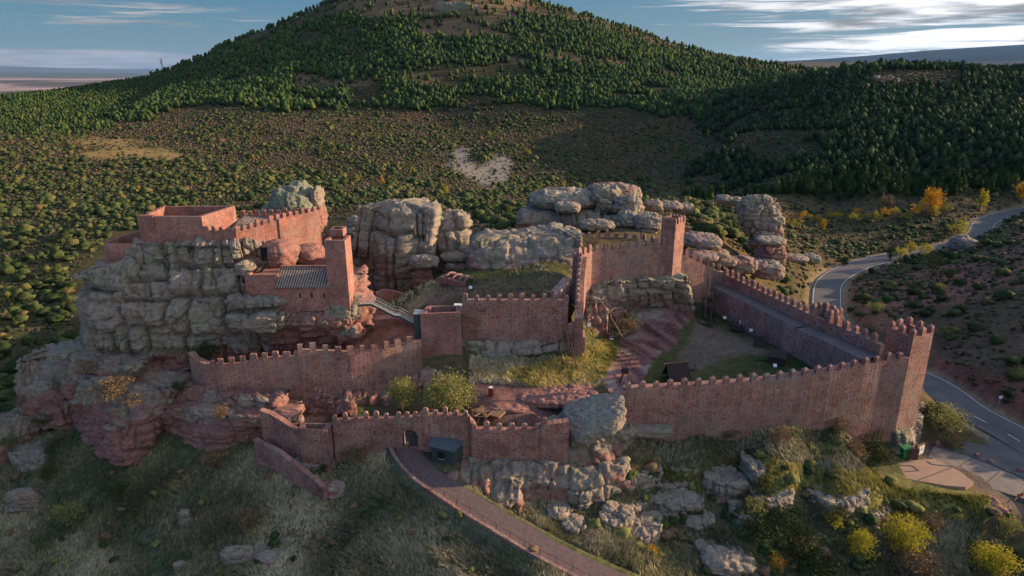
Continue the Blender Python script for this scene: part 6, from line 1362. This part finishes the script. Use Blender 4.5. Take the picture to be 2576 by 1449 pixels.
for i, (a, b, w, h, l, m) in enumerate([(1920, 1360, 6, 3, 'dark green thicket left of the yellow bushes', 'scrub_o'), (2010, 1385, 6, 3.2, 'dark thicket in front of the yellow bushes', 'scrub_o'), (2050, 1440, 7, 3, 'lowest dark thicket at the bottom edge', 'scrub_o'), (2090, 1300, 5, 2.2, 'dark thicket under the pink rock ledge', 'scrub_o'), (1960, 1320, 5, 2.5, 'dark thicket beside the red footpath', 'scrub_o'),
        (2180, 1120, 5, 3.6, 'dark bush against the corner tower base', 'scrub_o'), (2215, 1165, 4, 3, 'glossy green bush left of the bins', 'scrub_o'), (2110, 1085, 4, 2.2, 'tan bush along the long wall', 'tan'), (2150, 1150, 4, 2.4, 'brown bush in the hollow left of the corner tower', 'tan'),
        (2370, 1085, 7.5, 4.6, 'big tawny bush between corner tower and road', 'bush'), (2345, 1050, 4, 2.6, 'green bush at the right foot of the corner tower', 'scrub_o'), (2395, 1130, 4, 2.5, 'low green bush at the edge of the forecourt', 'scrub_o'), (1960, 1110, 4, 2, 'grey bush below the middle of the long wall', 'tan'), (1830, 1100, 4, 1.6, 'low dark bush below the long wall', 'scrub_o'),
        (180, 1320, 5.5, 4.0, 'olive green bush alone on the lawn at lower left', 'bush'), (300, 1255, 3.6, 2.6, 'dark green shrub on the lawn', 'scrub_o'), (120, 1205, 3.4, 2.4, 'dark shrub by the left outcrop', 'scrub_o'), (540, 1175, 4, 2.4, 'dark brambles under the red rock shelf', 'tan'), (620, 1330, 4, 3, 'grey bramble bush beside the white boulder', 'tan'), (900, 1160, 5, 2.4, 'dark weeds below the front gate wall', 'tan'), (820, 1188, 2.2, 1.6, 'small dark shrub at the bastion rock', 'scrub_o'),
        (2200, 790, 4.6, 3.2, 'round bush on the right bank below the big dark tree', 'bush'), (2365, 735, 3.6, 2.4, 'round green shrub high on the right bank', 'bush'), (1790, 585, 4, 2.6, 'round dark holm oak on the sandy slope', 'scrub_o')]):
    bush(a, b, w, h, l, m, n=int(330 * w), seed=20 + i)
for i, (a, b, w, h) in enumerate([(280, 1010, 6, 3.2), (300, 985, 5, 2.4)]):
    bush(a, b, w, h, ['shaggy bush on top of the red outcrop', 'grey shrub at the foot of the crag above the red outcrop'][i], 'tan', n=1500, seed=50 + i, base=Pz(a, b, 3.4 + i * 1.2))
for i, (a, b, w, h, zz) in enumerate([(150, 975, 4, 2.6, -3), (60, 1010, 3.5, 2.2, -5), (110, 1060, 4.5, 2.4, -7), (215, 930, 4, 2.2, 4.6), (30, 1120, 4, 2.4, -9), (345, 1010, 3.5, 2, 3.4), (455, 975, 3.5, 2, 4.0), (560, 1035, 3.2, 1.6, 2.6)]):
    bush(a, b, w, h, ['dark juniper in the cleft of the far left outcrop', 'shrub at the left edge above the lichened rocks', 'shrub at the foot of the far left outcrop', 'shrub in the crack between crag and left outcrop', 'lowest shrub at the left edge beside the rocks', 'small shrub on the lip of the bulging red outcrop', 'shrub on the ledge left of the round curtain wall', 'low tuft on the slanting red rock shelf'][i], 'scrub_o' if i % 2 == 0 else 'tan', n=900, seed=60 + i, base=Pz(a, b + 12, zz))
bush(515, 905, 5.5, 3, 'dark shrub between the crag and the curved curtain wall', 'scrub_o', n=1600, seed=53, base=Pz(515, 910, 6.0))
bush(1485, 612, 4.6, 3.6, 'bare pinkish shrub between the back wall and the rear battlement', 'tan', n=1500, seed=54, base=Pz(1487, 632, 14.6))
bush(1575, 840, 6, 3.0, 'tawny shrub beside the wooden stone thrower', 'tan', n=1400, seed=55)
bush(1570, 800, 4, 3.4, 'thin green shrub on the rocks under the back wall', 'scrub_o', n=700, seed=56)
# autumn trees of the valley
def tree(px, py, w, h, label, mat, n, seed, prof='ball', group=None, cat='tree', size=.3):
    return bush(px, py, w, h, label, mat, n, 'tree', cat, seed, size, prof=prof, group=group)
tree(2338, 540, 9, 11, 'tall bright orange-yellow poplar in the valley', 'yellow', 1500, 71)
tree(2565, 512, 5, 11, 'orange poplar at the right edge beside the road', 'yellow', 900, 72)
tree(2464, 532, 5, 9, 'green and yellow tree left of the edge poplar', 'olive', 800, 73)
tree(2225, 535, 7, 8, 'bare grey tree among the yellow thickets', 'tan', 900, 74)
tree(2070, 580, 2.2, 4.5, 'small slender orange tree in the meadow', 'yellow', 260, 75)
for i, (a, b, w, h, l, m) in enumerate([(2408, 600, 8, 7, 'row-end green-yellow tree by the road bend', 'olive'), (2370, 612, 7, 5.5, 'dense dark pine beside the road bend', 'pine_o'), (2325, 645, 5, 4.2, 'small yellow-green tree close to the road', 'olive'), (2290, 640, 4, 4.5, 'yellowing tree just above the road', 'olive'), (2265, 652, 5, 4, 'olive tree just above the road', 'olive'), (2240, 655, 3.6, 4.5, 'young pine just above the road', 'pine_o'),
        (2345, 700, 7, 6.5, 'big dark juniper on the bank beside the road', 'scrub_o'), (2385, 710, 5, 4, 'dark shrub right of the big juniper', 'scrub_o'), (2190, 690, 2, 2, 'little round oak left of the road', 'scrub_o'), (2125, 668, 3.5, 2.8, 'round holm oak above the track', 'scrub_o')]):
    tree(a, b, w, h, l, m, 900, 76 + i, size=.16)
for i in range(26):
    a = 1950 + i * 17 + (i % 3) * 5; b = 562 - (i * 1.1) + (i % 4) * 4; w = NR.uniform(4, 7)
    tree(a, b, w, NR.uniform(3, 5.5), 'yellow and olive thicket tree in the strip along the valley stream', ['yellow', 'olive', 'tan', 'olive'][i % 4], 330, 90 + i, group='thicket trees along the stream', size=.2)
for i in range(14):
    a = [962, 838, 1330, 1460, 1545, 1120, 1620, 1700, 640, 1040, 1230, 1420, 1780, 900][i]; b = [470, 375, 395, 330, 420, 500, 455, 378, 410, 440, 350, 480, 345, 460][i]
    tree(a, b, 3.0, 6.5, 'slender yellow-green tree scattered in the basin scrub', 'olive' if i % 4 else 'yellow', 140, 120 + i, group='slender trees in the basin', size=.35)
# ---------------------------------------------------------------- ticket kiosk, stairs, siege engines, signs
def kiosk():
    p = Pz(1087, 1160, -0.9); o = empty('ticket_kiosk', (p.x, p.y, -1.3), math.radians(-6), 'dark green ticket kiosk with a skewed blue-grey roof beside the ramp', 'kiosk')
    fl, fr, br, bl = (0, 0), (2.9, -.5), (4.1, 2.6), (.2, 2.9)
    mb = MB(); mb.prism([fl, fr, br, bl], 0, [2.75, 2.45, 2.6, 3.1]); mb.build('cabin', MT['greenmetal'], o)
    r = [(-.3, -.35), (3.1, -.95), (4.45, 2.9), (.9, 3.9), (-.25, 3.0)]; mb = MB(); mb.prism(r, [2.78, 2.45, 2.62, 3.2, 3.1], [2.88, 2.55, 2.72, 3.3, 3.2]); mb.build('roof', MT['roofmetal'], o)
    w = MB(); w.box((1.0, -.27, 1.15), (1.75, -.12, 2.0), rz=-.17); ww = w.build('window', MT['dark'], o); g = MB(); g.box((.95, -.30, 1.05), (1.8, -.14, 1.13), rz=-.17); g.build('sill', MT['steel'], ww)
    s = MB(); s.box((-1.6, -1.5, -.1), (.9, -.5, .12), rz=-.5); s.box((-1.4, -2.0, -.3), (.3, -1.4, 0), rz=-.5); s.build('steps', MT['cobble'], o)
kiosk()
p = Pz(1068, 1122, 0); o = empty('info_stand', (p.x, p.y, -.4), 0.3, 'small white information stand between the gate and the kiosk', 'sign')
mb = MB(); mb.box((-.05, -.05, 0), (.05, .05, 1.2)); mb.build('post', MT['post'], o); mb = MB(); mb.box((-.5, -.08, 1.0), (.5, .0, 1.7)); mb.build('panel', MT['white'], o)
# rail posts down the ramp
tot = [0]
for a, b in zip(RAMP, RAMP[1:]): tot.append(tot[-1] + (b - a).length)
mb = MB(); mb.cyl((0, 0, -.2), (0, 0, 1.0), .035, n=6); pm = mb.mesh('rail_post', MT['post']); s = 1.6; tops = []; first = None; k = 0
rail = empty('ramp_railing', tuple(RAMP[0]), 0, 'black iron post railing with a rope along the outer side of the ramp', 'railing')
while s < tot[-1] - .5:
    i = max(j for j in range(len(tot)) if tot[j] <= s); i = min(i, len(RAMP) - 2); q = RAMP[i].lerp(RAMP[i + 1], (s - tot[i]) / (tot[i + 1] - tot[i])); d = RAMP[i + 1] - RAMP[i]; nn = Vector((-d.y, d.x, 0)).normalized(); c = q - nn * 1.62
    link('post', pm, rail, c - RAMP[0]); tops.append(c - RAMP[0] + Vector((0, 0, .95))); s += 1.95
mb = MB()
for a, b in zip(tops, tops[1:]): m = a.lerp(b, .5) - Vector((0, 0, .12)); mb.cyl(a, m, .02, n=5); mb.cyl(m, b, .02, n=5)
mb.build('rope', MT['post'], rail)
# metal footbridge from the crag down to the middle tower
def footbridge():
    P = [Pz(886, 762, 14.2), Pz(935, 762, 14.2), Pz(985, 797, 12.2), Pz(1000, 795, 12.1), Pz(1038, 818, 10.4)]
    P = [Pz(888, 764, 13.9)]; P.append(Pz(936, 762, 13.9)); q = Pz(994, 792, 11.9); P.append(q); P.append(Pz(1005, 792, 11.9)); P.append(Pz(1040, 812, 10.2))
    o = empty('footbridge', tuple(P[0]), 0, 'galvanised metal stair bridge descending from the crag to the square middle tower', 'bridge'); P = [p - P[0] for p in P]
    for sd, nm in ((-.55, 'stringer'), (.55, 'stringer')):
        mb = MB()
        for a, b in zip(P, P[1:]):
            mb.beam((a.x, a.y + sd, a.z - .12), (b.x, b.y + sd, b.z - .12), .1, .3)
        mb.build(nm, MT['greenmetal'], o)
        mb = MB()
        for a, b in zip(P, P[1:]):
            for h in (1.05, .6): mb.beam((a.x, a.y + sd, a.z + h), (b.x, b.y + sd, b.z + h), .045)
            L = (b - a).length; n = max(1, int(L / .45))
            for i in range(n): c = a.lerp(b, i / n); mb.beam((c.x, c.y + sd, c.z - .1), (c.x, c.y + sd, c.z + 1.05), .035)
        mb.build('railing', MT['steel'], o)
    mb = MB()
    for a, b in zip(P, P[1:]):
        n = max(2, int((b - a).length / .33))
        for i in range(n): c = a.lerp(b, (i + .5) / n); mb.box((c.x - .17, c.y - .5, c.z), (c.x + .15, c.y + .5, c.z + .04))
    mb.build('treads', MT['steel'], o)
footbridge()
# cistern with stone arches in the upper yard
p = Pz(1160, 712, 11.9); o = empty('cistern', (p.x - .8, p.y, 11.6), math.radians(-40), 'roofless stone cistern with three bare arches in the upper yard', 'cistern')
mb = MB(); mb.box((-3, -1.3, 0), (3, -.8, 1.25)); mb.box((-3, 1.3, 0), (3, 1.8, 1.25)); mb.box((-3, -.8, 0), (-2.6, 1.3, 1.25)); mb.build('walls', MT['stone_fine'], o)
for x in (-1.6, 0, 1.6, 2.8):
    mb = MB(); n = 9
    for i in range(n):
        t0, t1 = math.pi * i / n, math.pi * (i + 1) / n; mb.beam((x, .25 + 1.3 * math.cos(t0), 1.1 + .75 * math.sin(t0)), (x, .25 + 1.3 * math.cos(t1), 1.1 + .75 * math.sin(t1)), .35, .25)
    mb.build('arch', MT['stone_grey'], o)
mb = MB(); mb.box((-2.6, -.8, .0), (3, 1.3, .06)); mb.build('basin_floor', MT['dark'], o)
# low walls of the patio under the footbridge
for i, (pts, zb, th, l) in enumerate([([(925,806,9.3),(1000,800,9.6),(1040,812,9.4)], 5.5, 2.0, 'thick patio wall with a sunlit top beside the footbridge foot'), ([(872,822,8.6),(925,824,8.6)], 5.5, 2.6, 'red pedestal of smooth rock lit by the sun left of the patio wall'), ([(948,738,9.2),(965,728,9.6),(990,733,9.0),(1010,738,8.8)], 6, .6, 'ruined red wall stub behind the footbridge')]):
    wall(l, pts, zb, th=th, mer=None, mat='stone_keep', name='patio_wall', jit=.08)
o, Q, g = wall('short masonry ramp wall against the climbing wall in the upper yard', [(1405,735,14.2),(1440,700,15.4)], 11, th=1.5, mer=None, name='ramp_wall', jit=.05, mat='stone_grey')
# siege engines -------------------------------------------------
def engine(name, p, rz, label, cat): return empty(name, tuple(p), rz, label, cat)
W_ = 'wood'
# great trebuchet by the rear stairs
p = Pz(1776, 806, 4.0); o = engine('trebuchet', p, math.radians(-25), 'large black wooden trebuchet with upright arm by the rear stairs', 'trebuchet')
mb = MB()
for sx in (-1.1, 1.1):
    mb.beam((sx, -2.6, .15), (sx, 2.6, .15), .28); mb.beam((sx, -2.2, .2), (sx * .8, 0, 4.2), .24); mb.beam((sx, 2.2, .2), (sx * .8, 0, 4.2), .24)
for y in (-2.5, 0, 2.5): mb.beam((-1.6, y, .15), (1.6, y, .15), .28)
mb.beam((-2.6, 0, .2), (-.8, 0, 3.2), .18); mb.beam((2.6, 0, .2), (.8, 0, 3.2), .18)
mb.build('frame', MT[W_], o); mb = MB(); mb.cyl((-1.2, 0, 4.2), (1.2, 0, 4.2), .14, n=8); mb.build('axle', MT[W_], o)
mb = MB(); mb.beam((0, .3, 2.8), (0, -1.6, 8.4), .26, .32); mb.build('throwing_arm', MT[W_], o); mb = MB(); mb.box((-.8, -.3, 1.1), (.8, 1.1, 2.8)); mb.build('counterweight', MT[W_], o); mb = MB(); mb.cyl((0, -1.6, 8.4), (.1, -1.9, 1.0), .03, n=5); mb.build('sling', MT['rope'], o)
# stone thrower with T frame
p = Pz(1530, 850, 4.6); o = engine('stone_thrower', p, 0, 'tall T-shaped wooden stone thrower with a long pale pole', 'siege engine')
mb = MB(); mb.beam((0, 0, 0), (0, 0, 4.4), .24); mb.beam((-1.9, 0, .1), (2.1, 0, .1), .2); mb.beam((0, -1.2, .1), (0, 1.2, .1), .2); mb.build('post', MT[W_], o)
mb = MB(); mb.beam((0, 0, 4.3), (2.8, .3, 4.7), .16); mb.beam((0, .2, 4.5), (1.0, 1.2, 4.9), .12); mb.beam((2.7, -.3, 4.6), (2.7, 1.0, 4.7), .12); mb.beam((1.5, .2, 4.6), (1.5, .2, 3.1), .1); mb.build('crossbeam', MT['wood_light'], o)
mb = MB(); mb.cyl((-1.3, .4, 6.3), (2.3, -.6, .4), .08, n=6); mb.build('throwing_pole', MT['rope'], o)
p = Pz(1567, 850, 4.4); o = engine('winch_stool', p, 0, 'small three-legged wooden winch beside the T-shaped stone thrower', 'winch'); mb = MB()
for a in (0, 2.1, 4.2): mb.beam((math.cos(a) * .5, math.sin(a) * .5, 0), (math.cos(a) * .2, math.sin(a) * .2, 1.2), .1)
mb.build('legs', MT['wood_light'], o); mb = MB(); mb.cyl((0, 0, 1.15), (0, 0, 1.35), .4, n=10); mb.build('seat', MT[W_], o)
# assault ladder frame
p = Pz(1425, 925, 4.0); o = engine('siege_ladder', p, math.radians(20), 'leaning wooden assault ladder on a four-legged frame below the buttress', 'siege ladder'); mb = MB()
for sx in (-1.1, 1.1):
    mb.beam((sx, -1.7, 0), (sx, 1.0, .1), .2); mb.beam((sx, -1.5, .1), (sx * .85, .6, 3.6), .16); mb.beam((sx, 1.2, 0), (sx * .85, .6, 4.6), .18); mb.beam((sx * 1.0, -1.6, .1), (sx * 1.0, 1.2, 1.2), .12)
mb.beam((-1.2, .6, 3.6), (1.2, .6, 3.6), .14); mb.beam((-1.2, -1.6, .1), (1.2, -1.6, .1), .14); mb.beam((-1.2, 1.1, 1.2), (1.2, 1.1, 1.2), .14); mb.build('frame', MT[W_], o)
mb = MB(); a0, a1 = Vector((-.3, -1.3, .5)), Vector((-.9, 1.2, 6.8))
for sx in (0, .95): mb.beam(a0 + Vector((sx, 0, 0)), a1 + Vector((sx, 0, 0)), .07)
for i in range(11): c = a0.lerp(a1, .08 + i * .085); mb.beam(c, c + Vector((.95, 0, 0)), .07)
mb.build('ladder', MT[W_], o)
# tripod engine at the wall
p = Pz(1572, 972, 3.4); o = engine('tripod_thrower', p, math.radians(10), 'black tripod stone thrower with a raised arm behind the left end of the long wall', 'siege engine'); mb = MB()
for a in (0.3, 1.9, 3.6, 5.2): mb.beam((math.cos(a) * 1.3, math.sin(a) * 1.3, 0), (math.cos(a) * .15, math.sin(a) * .15, 2.9), .16)
mb.build('legs', MT[W_], o); mb = MB(); mb.beam((-.3, -.2, 2.4), (2.3, 1.2, 6.2), .13); mb.build('arm', MT[W_], o); mb = MB(); mb.box((-.55, -.45, 2.2), (.25, .3, 3.1)); mb.build('counterweight', MT[W_], o)
# battering-ram shed like a tent
p = Pz(1700, 948, 3.2); o = engine('ram_shed', p, math.radians(14), 'black ridge-roofed ram shed like a tent on the courtyard grass', 'shed'); mb = MB()
mb.add([(-1.7, -1.3, 0), (1.9, -1.3, 0), (1.7, 0, 2.3), (-1.7, 0, 2.3), (-1.7, -1.25, 0), (1.9, -1.25, 0), (1.7, .06, 2.3), (-1.7, .06, 2.3)], [(0, 1, 2, 3), (7, 6, 5, 4), (0, 4, 5, 1), (1, 5, 6, 2), (2, 6, 7, 3), (3, 7, 4, 0)]); mb.build('roof_side', MT[W_], o)
mb = MB(); mb.add([(-1.7, 1.35, 0), (1.9, 1.35, 0), (1.7, .0, 2.32), (-1.7, 0, 2.32), (-1.7, 1.3, 0), (1.9, 1.3, 0), (1.7, .02, 2.25), (-1.7, .02, 2.25)], [(0, 1, 2, 3), (7, 6, 5, 4), (0, 4, 5, 1), (1, 5, 6, 2), (2, 6, 7, 3), (3, 7, 4, 0)]); mb.build('roof_side', MT[W_], o)
mb = MB(); mb.beam((-2.1, 0, 2.35), (2.0, 0, 2.35), .14); mb.build('ridge_pole', MT['wood_light'], o); mb = MB(); mb.cyl((-1.5, 0, .7), (3.1, .2, .8), .14, n=8); mb.beam((3.0, .2, .3), (3.2, .2, 1.6), .1); mb.build('ram', MT[W_], o)
# machines under the walkway
p = Pz(1955, 916, 3.0); o = engine('siege_cart', p, math.radians(-30), 'bulky black covered siege cart under the walkway nearest the corner tower', 'siege engine'); mb = MB()
mb.box((-1.3, -1.0, .3), (1.3, 1.0, 1.5)); mb.add([(-1.4, -1.2, 1.5), (1.4, -1.2, 1.5), (1.4, 1.2, 1.5), (-1.4, 1.2, 1.5), (-1.2, 0, 2.5), (1.2, 0, 2.5)], [(0, 1, 5, 4), (1, 2, 5), (2, 3, 4, 5), (3, 0, 4), (3, 2, 1, 0)]); mb.build('body', MT[W_], o); mb = MB(); mb.beam((-1.2, -.6, .5), (-3.0, -.9, .4), .12); mb.build('draw_bar', MT[W_], o)
for sx in (-.9, .9):
    for sy in (-1.1, 1.1): mb = MB(); mb.cyl((sx, sy - .06, .35), (sx, sy + .06, .35), .36, n=12); mb.build('wheel', MT[W_], o)
p = Pz(1905, 880, 3.1); o = engine('mantlet', p, math.radians(-30), 'tall black wooden mantlet leaning beside the walkway', 'mantlet'); mb = MB(); mb.add([(-.8, 0, 0), (.8, 0, 0), (.7, .7, 2.2), (-.7, .7, 2.2), (-.8, .12, 0), (.8, .12, 0), (.7, .82, 2.2), (-.7, .82, 2.2)], [(0, 1, 2, 3), (7, 6, 5, 4), (0, 4, 5, 1), (1, 5, 6, 2), (2, 6, 7, 3), (3, 7, 4, 0)]); mb.build('shield', MT[W_], o); mb = MB(); mb.beam((0, .7, 1.8), (.6, 2.3, 0), .12); mb.build('prop', MT[W_], o)
p = Pz(1852, 832, 3.3); o = engine('mangonel', p, math.radians(-20), 'low black mangonel between the trebuchet and the mantlet', 'siege engine'); mb = MB(); mb.box((-1.0, -.8, .2), (1.0, .8, .5)); mb.beam((-.8, 0, .4), (-.8, 0, 1.7), .14); mb.beam((.8, 0, .4), (.8, 0, 1.7), .14); mb.beam((-.8, 0, 1.6), (.8, 0, 1.6), .14); mb.build('frame', MT[W_], o); mb = MB(); mb.beam((0, .6, .5), (0, -.5, 2.0), .12); mb.build('arm', MT[W_], o)
for i, (a, b, l) in enumerate([(1862, 822, 'white sign panel in front of the mangonel'), (1888, 842, 'white sign panel between the mangonel and the mantlet'), (1902, 866, 'white sign panel in front of the mantlet'), (1948, 932, 'white sign panel in front of the covered siege cart'), (1685, 955, 'grey sign panel left of the tent-like shed'), (1538, 862, 'white sign panel at the foot of the T-shaped stone thrower'), (1482, 830, 'pink sign panel beside the climbing wall'), (1822, 810, 'white sign panel by the great trebuchet'), (1732, 742, 'white sign in the cave under the back tower'), (1184, 735, 'white sign panel in the upper yard'), (1528, 778, 'white sign by the thicket under the back wall')]):
    z = 3.2 if i in (0, 1, 2, 3, 7) else None; q = Pz(a, b, 3.6) if z else onG(a, b); o = empty('sign_panel', tuple(q), 0, l, 'sign'); mb = MB(); mb.beam((0, 0, 0), (0, 0, .8), .06); mb.build('post', MT['post'], o); mb = MB(); mb.add([(-.28, -.16, .7), (.28, -.16, .7), (.28, .16, 1.05), (-.28, .16, 1.05), (-.28, -.18, .66), (.28, -.18, .66), (.28, .14, 1.01), (-.28, .14, 1.01)], [(0, 1, 2, 3), (7, 6, 5, 4), (0, 4, 5, 1), (1, 5, 6, 2), (2, 6, 7, 3), (3, 7, 4, 0)]); mb.build('panel', MT['white'], o)
# rear wooden stairs to the walkway
p = Pz(1806, 778, 3.4); o = empty('rear_stairs', tuple(p), 0, 'dark wooden stairs up to the walkway beside the great trebuchet', 'stairs'); e = Pz(1788, 735, 8.2) - p
for s in (-.6, .6): mb = MB(); mb.beam((s, 0, 0), (e.x + s, e.y, e.z), .1, .28); mb.build('stringer', MT[W_], o); mb = MB(); mb.beam((s, 0, 1), (e.x + s, e.y, e.z + 1), .06); mb.build('handrail', MT[W_], o)
for i in range(14): mb = MB(); mb.box((-.6, -.15, 0), (.6, .15, .05)); s = mb.build('step', MT['wood_light'], o); s.location = e * ((i + .5) / 14)
# crane wheel behind the lowest wall
p = Pz(1212, 1062, 2.2); o = empty('crane_wheel', tuple(p), .2, 'flat wooden star-shaped crane wheel behind the lowest front wall', 'crane'); mb = MB()
for a in range(5): t = a * math.pi * 2 / 5; mb.beam((0, 0, 1.4), (math.cos(t) * 1.5, math.sin(t) * 1.5, 1.5), .12)
for a in range(5): t = a * math.pi * 2 / 5; u = t + math.pi * 2 / 5; mb.beam((math.cos(t) * 1.5, math.sin(t) * 1.5, 1.5), (math.cos(u) * 1.5, math.sin(u) * 1.5, 1.5), .08)
mb.build('wheel', MT['wood_light'], o); mb = MB(); mb.beam((0, 0, 0), (0, 0, 1.5), .2); mb.beam((-1, -.6, 0), (0, 0, 1.2), .12); mb.beam((1, -.6, 0), (0, 0, 1.2), .12); mb.build('stand', MT[W_], o)
for i, (a, b) in enumerate([(1219, 1035), (1250, 1040)]):
    p = Pz(a, b, 2.4); o = empty('wooden_ramp', tuple(p), -.5, ['pale plank platform behind the crane wheel', 'second pale plank platform right of the first one'][i], 'platform'); mb = MB(); mb.box((-1.0, -1.2, 0), (1.0, 1.2, .25)); mb.build('deck', MT['wood_light'], o)
p = Pz(1235, 1003, 2.8); o = empty('red_post_box', tuple(p), 0, 'upright rusty red box standing on the lower ward rock', 'box'); mb = MB(); mb.box((-.35, -.3, 0), (.35, .3, 1.7)); mb.build('body', mat_plain('rust_red', (.16, .03, .02), .8), o); mb = MB(); mb.box((-.28, -.25, 1.7), (.28, .25, 1.85)); mb.build('cap', MT['white'], o)
p = Pz(1126, 730, 11.8); o = empty('lamp_post', tuple(p), 0, 'thin dark lamp post in the upper yard left of the cistern', 'lamp'); mb = MB(); mb.cyl((0, 0, 0), (0, 0, 2.2), .05, n=6); mb.build('pole', MT['post'], o); mb = MB(); mb.cyl((0, 0, 2.15), (0, 0, 2.5), .1, .15, 8); mb.build('lantern', MT['post'], o)
# a visitor's-view telescope pole on the rear battlement rock
p = Pz(1611, 625, 14); o = empty('catapult', tuple(p), 0, 'dark upright wooden engine between the back wall and the rear battlement', 'siege engine'); mb = MB(); mb.beam((0, 0, 0), (-.1, 0, 4.2), .15); mb.beam((-.7, 0, 0), (0, 0, 2), .12); mb.beam((.7, 0, 0), (0, 0, 2), .12); mb.build('frame', MT[W_], o); mb = MB(); mb.box((-.3, -.3, .9), (.3, .3, 1.6)); mb.build('counterweight', MT[W_], o)
# bins, board and stones by the parking
p = Pz(2272, 1152, -7.3); o = empty('recycling_container', (p.x, p.y, -7.4), math.radians(12), 'green waste container beside the wooden screen near the plaza', 'container'); mb = MB(); mb.prism([(0, 0), (1.5, 0), (1.5, 1.3), (0, 1.3)], 0, [1.35] * 4); mb.build('body', MT['bin'], o); mb = MB(); mb.prism([(-.06, -.06), (1.56, -.06), (1.56, 1.36), (-.06, 1.36)], 1.36, [1.46, 1.46, 1.7, 1.7]); mb.build('lid', MT['bin'], o)
p = Pz(2290, 1157, -7.4); o = empty('information_board', (p.x, p.y, -7.4), math.radians(28), 'brown wooden screen and information board with a pale map beside the green container', 'board'); mb = MB(); mb.box((1.1, -.05, .1), (3.0, .05, 2.1)); mb.build('board', MT['wood_light'], o); mb = MB(); mb.box((1.6, -.08, .45), (2.85, -.055, 1.75)); mm = mb.build('map_panel', MT['white'], o)
mb = MB(); mb.box((-.2, .0, 0), (1.05, .08, 1.9), rz=-.5); mb.build('screen', mat_plain('brown_slats', (.09, .05, .04), .8), o)
for x in (1.05, 3.0): mb = MB(); mb.box((x - .07, -.07, 0), (x + .07, .07, 2.2)); mb.build('post', MT[W_], o)
for q in (((1.7, .6), (2.2, 1.6)), ((2.2, 1.6), (2.7, .7)), ((1.75, 1.2), (2.75, .95))): mb = MB(); mb.beam((q[0][0], -.09, q[0][1]), (q[1][0], -.09, q[1][1]), .03, .015); mb.build('map_line', MT['asphalt'], mm)
for i, (a, b, s) in enumerate([(2356, 1124, .8), (2456, 1154, .8), (2490, 1170, .85), (2566, 1196, 1.0), (2570, 1235, 1.0)][:4]):
    g = onG(a, b); P_, F_, T_ = boulder_arrays((g.x, g.y, g.z + .45 + .4 * (i == 3) * .5), (.55 * s, .45 * s, .6 * s), seed=400 + i, sub=3, red=.9, box=3.2); rock_obj('stone_bollard', [(P_, F_, T_)], ['red stone block at the corner of the parking near the shrubs', 'red stone block along the parking kerb, second from the shrubs', 'red stone block along the parking kerb, third from the shrubs', 'largest red stone block of the parking kerb, at the right edge'][i], 'bollard')
p = Pz(2562, 1262, -8.4); o = empty('brown_sign', tuple(p), .3, 'small brown sign board at the parking edge on the right', 'sign'); mb = MB(); mb.beam((0, 0, 0), (0, 0, 1.0), .07); mb.build('post', MT['post'], o); mb = MB(); mb.box((-.55, -.04, .8), (.55, .02, 1.3)); mb.build('panel', mat_plain('brown_board', (.14, .04, .03), .7), o)
for a, b, l in [(2512, 1020, 'white road marker on the bank right of the road'), (2076, 628, 'small white road sign beside the bend')]:
    g = onG(a, b); o = empty('road_sign', tuple(g), 0, l, 'sign'); mb = MB(); mb.beam((0, 0, 0), (0, 0, 1.7), .06); mb.build('post', MT['steel'], o); mb = MB(); mb.box((-.3, -.05, 1.3), (.3, 0, 1.8)); mb.build('panel', MT['white'], o)
# radio mast on the left shoulder of the hill
g = onG(411, 186); o = empty('radio_mast', (g.x, g.y, g.z), 0, 'lattice radio mast on the left shoulder of the cone hill', 'mast'); mb = MB(); H_ = 20
for a in (0, 2.09, 4.19): mb.beam((math.cos(a) * 1.4, math.sin(a) * 1.4, 0), (math.cos(a) * .5, math.sin(a) * .5, H_), .3)
for k in range(9):
    z = k * H_ / 9; r = 1.4 - .9 * k / 9
    for a in (0, 2.09, 4.19): mb.beam((math.cos(a) * r, math.sin(a) * r, z), (math.cos(a + 2.09) * r * .93, math.sin(a + 2.09) * r * .93, z + H_ / 9), .18)
mb.build('lattice', MT['steel'], o); mb = MB()
for z in (14, 17): mb.cyl((-1.6, -.4, z), (-1.2, -.8, z), .9, n=10)
mb.build('dish', MT['steel'], o); mb = MB(); mb.cyl((9, 3, 0), (9, 3, 13), .35, n=6); mb.build('pole', MT['steel'], o)
# ---------------------------------------------------------------- air
def haze():
    mb = MB(); mb.box((-32000, -600, -1200), (32000, 62000, 700)); me = mb.mesh('haze', []) if False else None
    k = bpy.data.materials.new('air'); k.use_nodes = True; N = k.node_tree.nodes; N.remove(N['Principled BSDF'])
    v = N.new('ShaderNodeVolumePrincipled'); v.inputs['Color'].default_value = (0.28, 0.55, 1.0, 1); v.inputs['Density'].default_value = HAZE_DENSITY; v.inputs['Anisotropy'].default_value = 0.2
    k.node_tree.links.new(v.outputs[0], N['Material Output'].inputs['Volume'])
    k.cycles.homogeneous_volume = True if hasattr(k, 'cycles') and hasattr(k.cycles, 'homogeneous_volume') else None
    o = mb.build('haze', k); tag(o, kind='stuff')
HAZE_DENSITY = 1.0e-5
try: haze()
except Exception as e: print('haze', e)
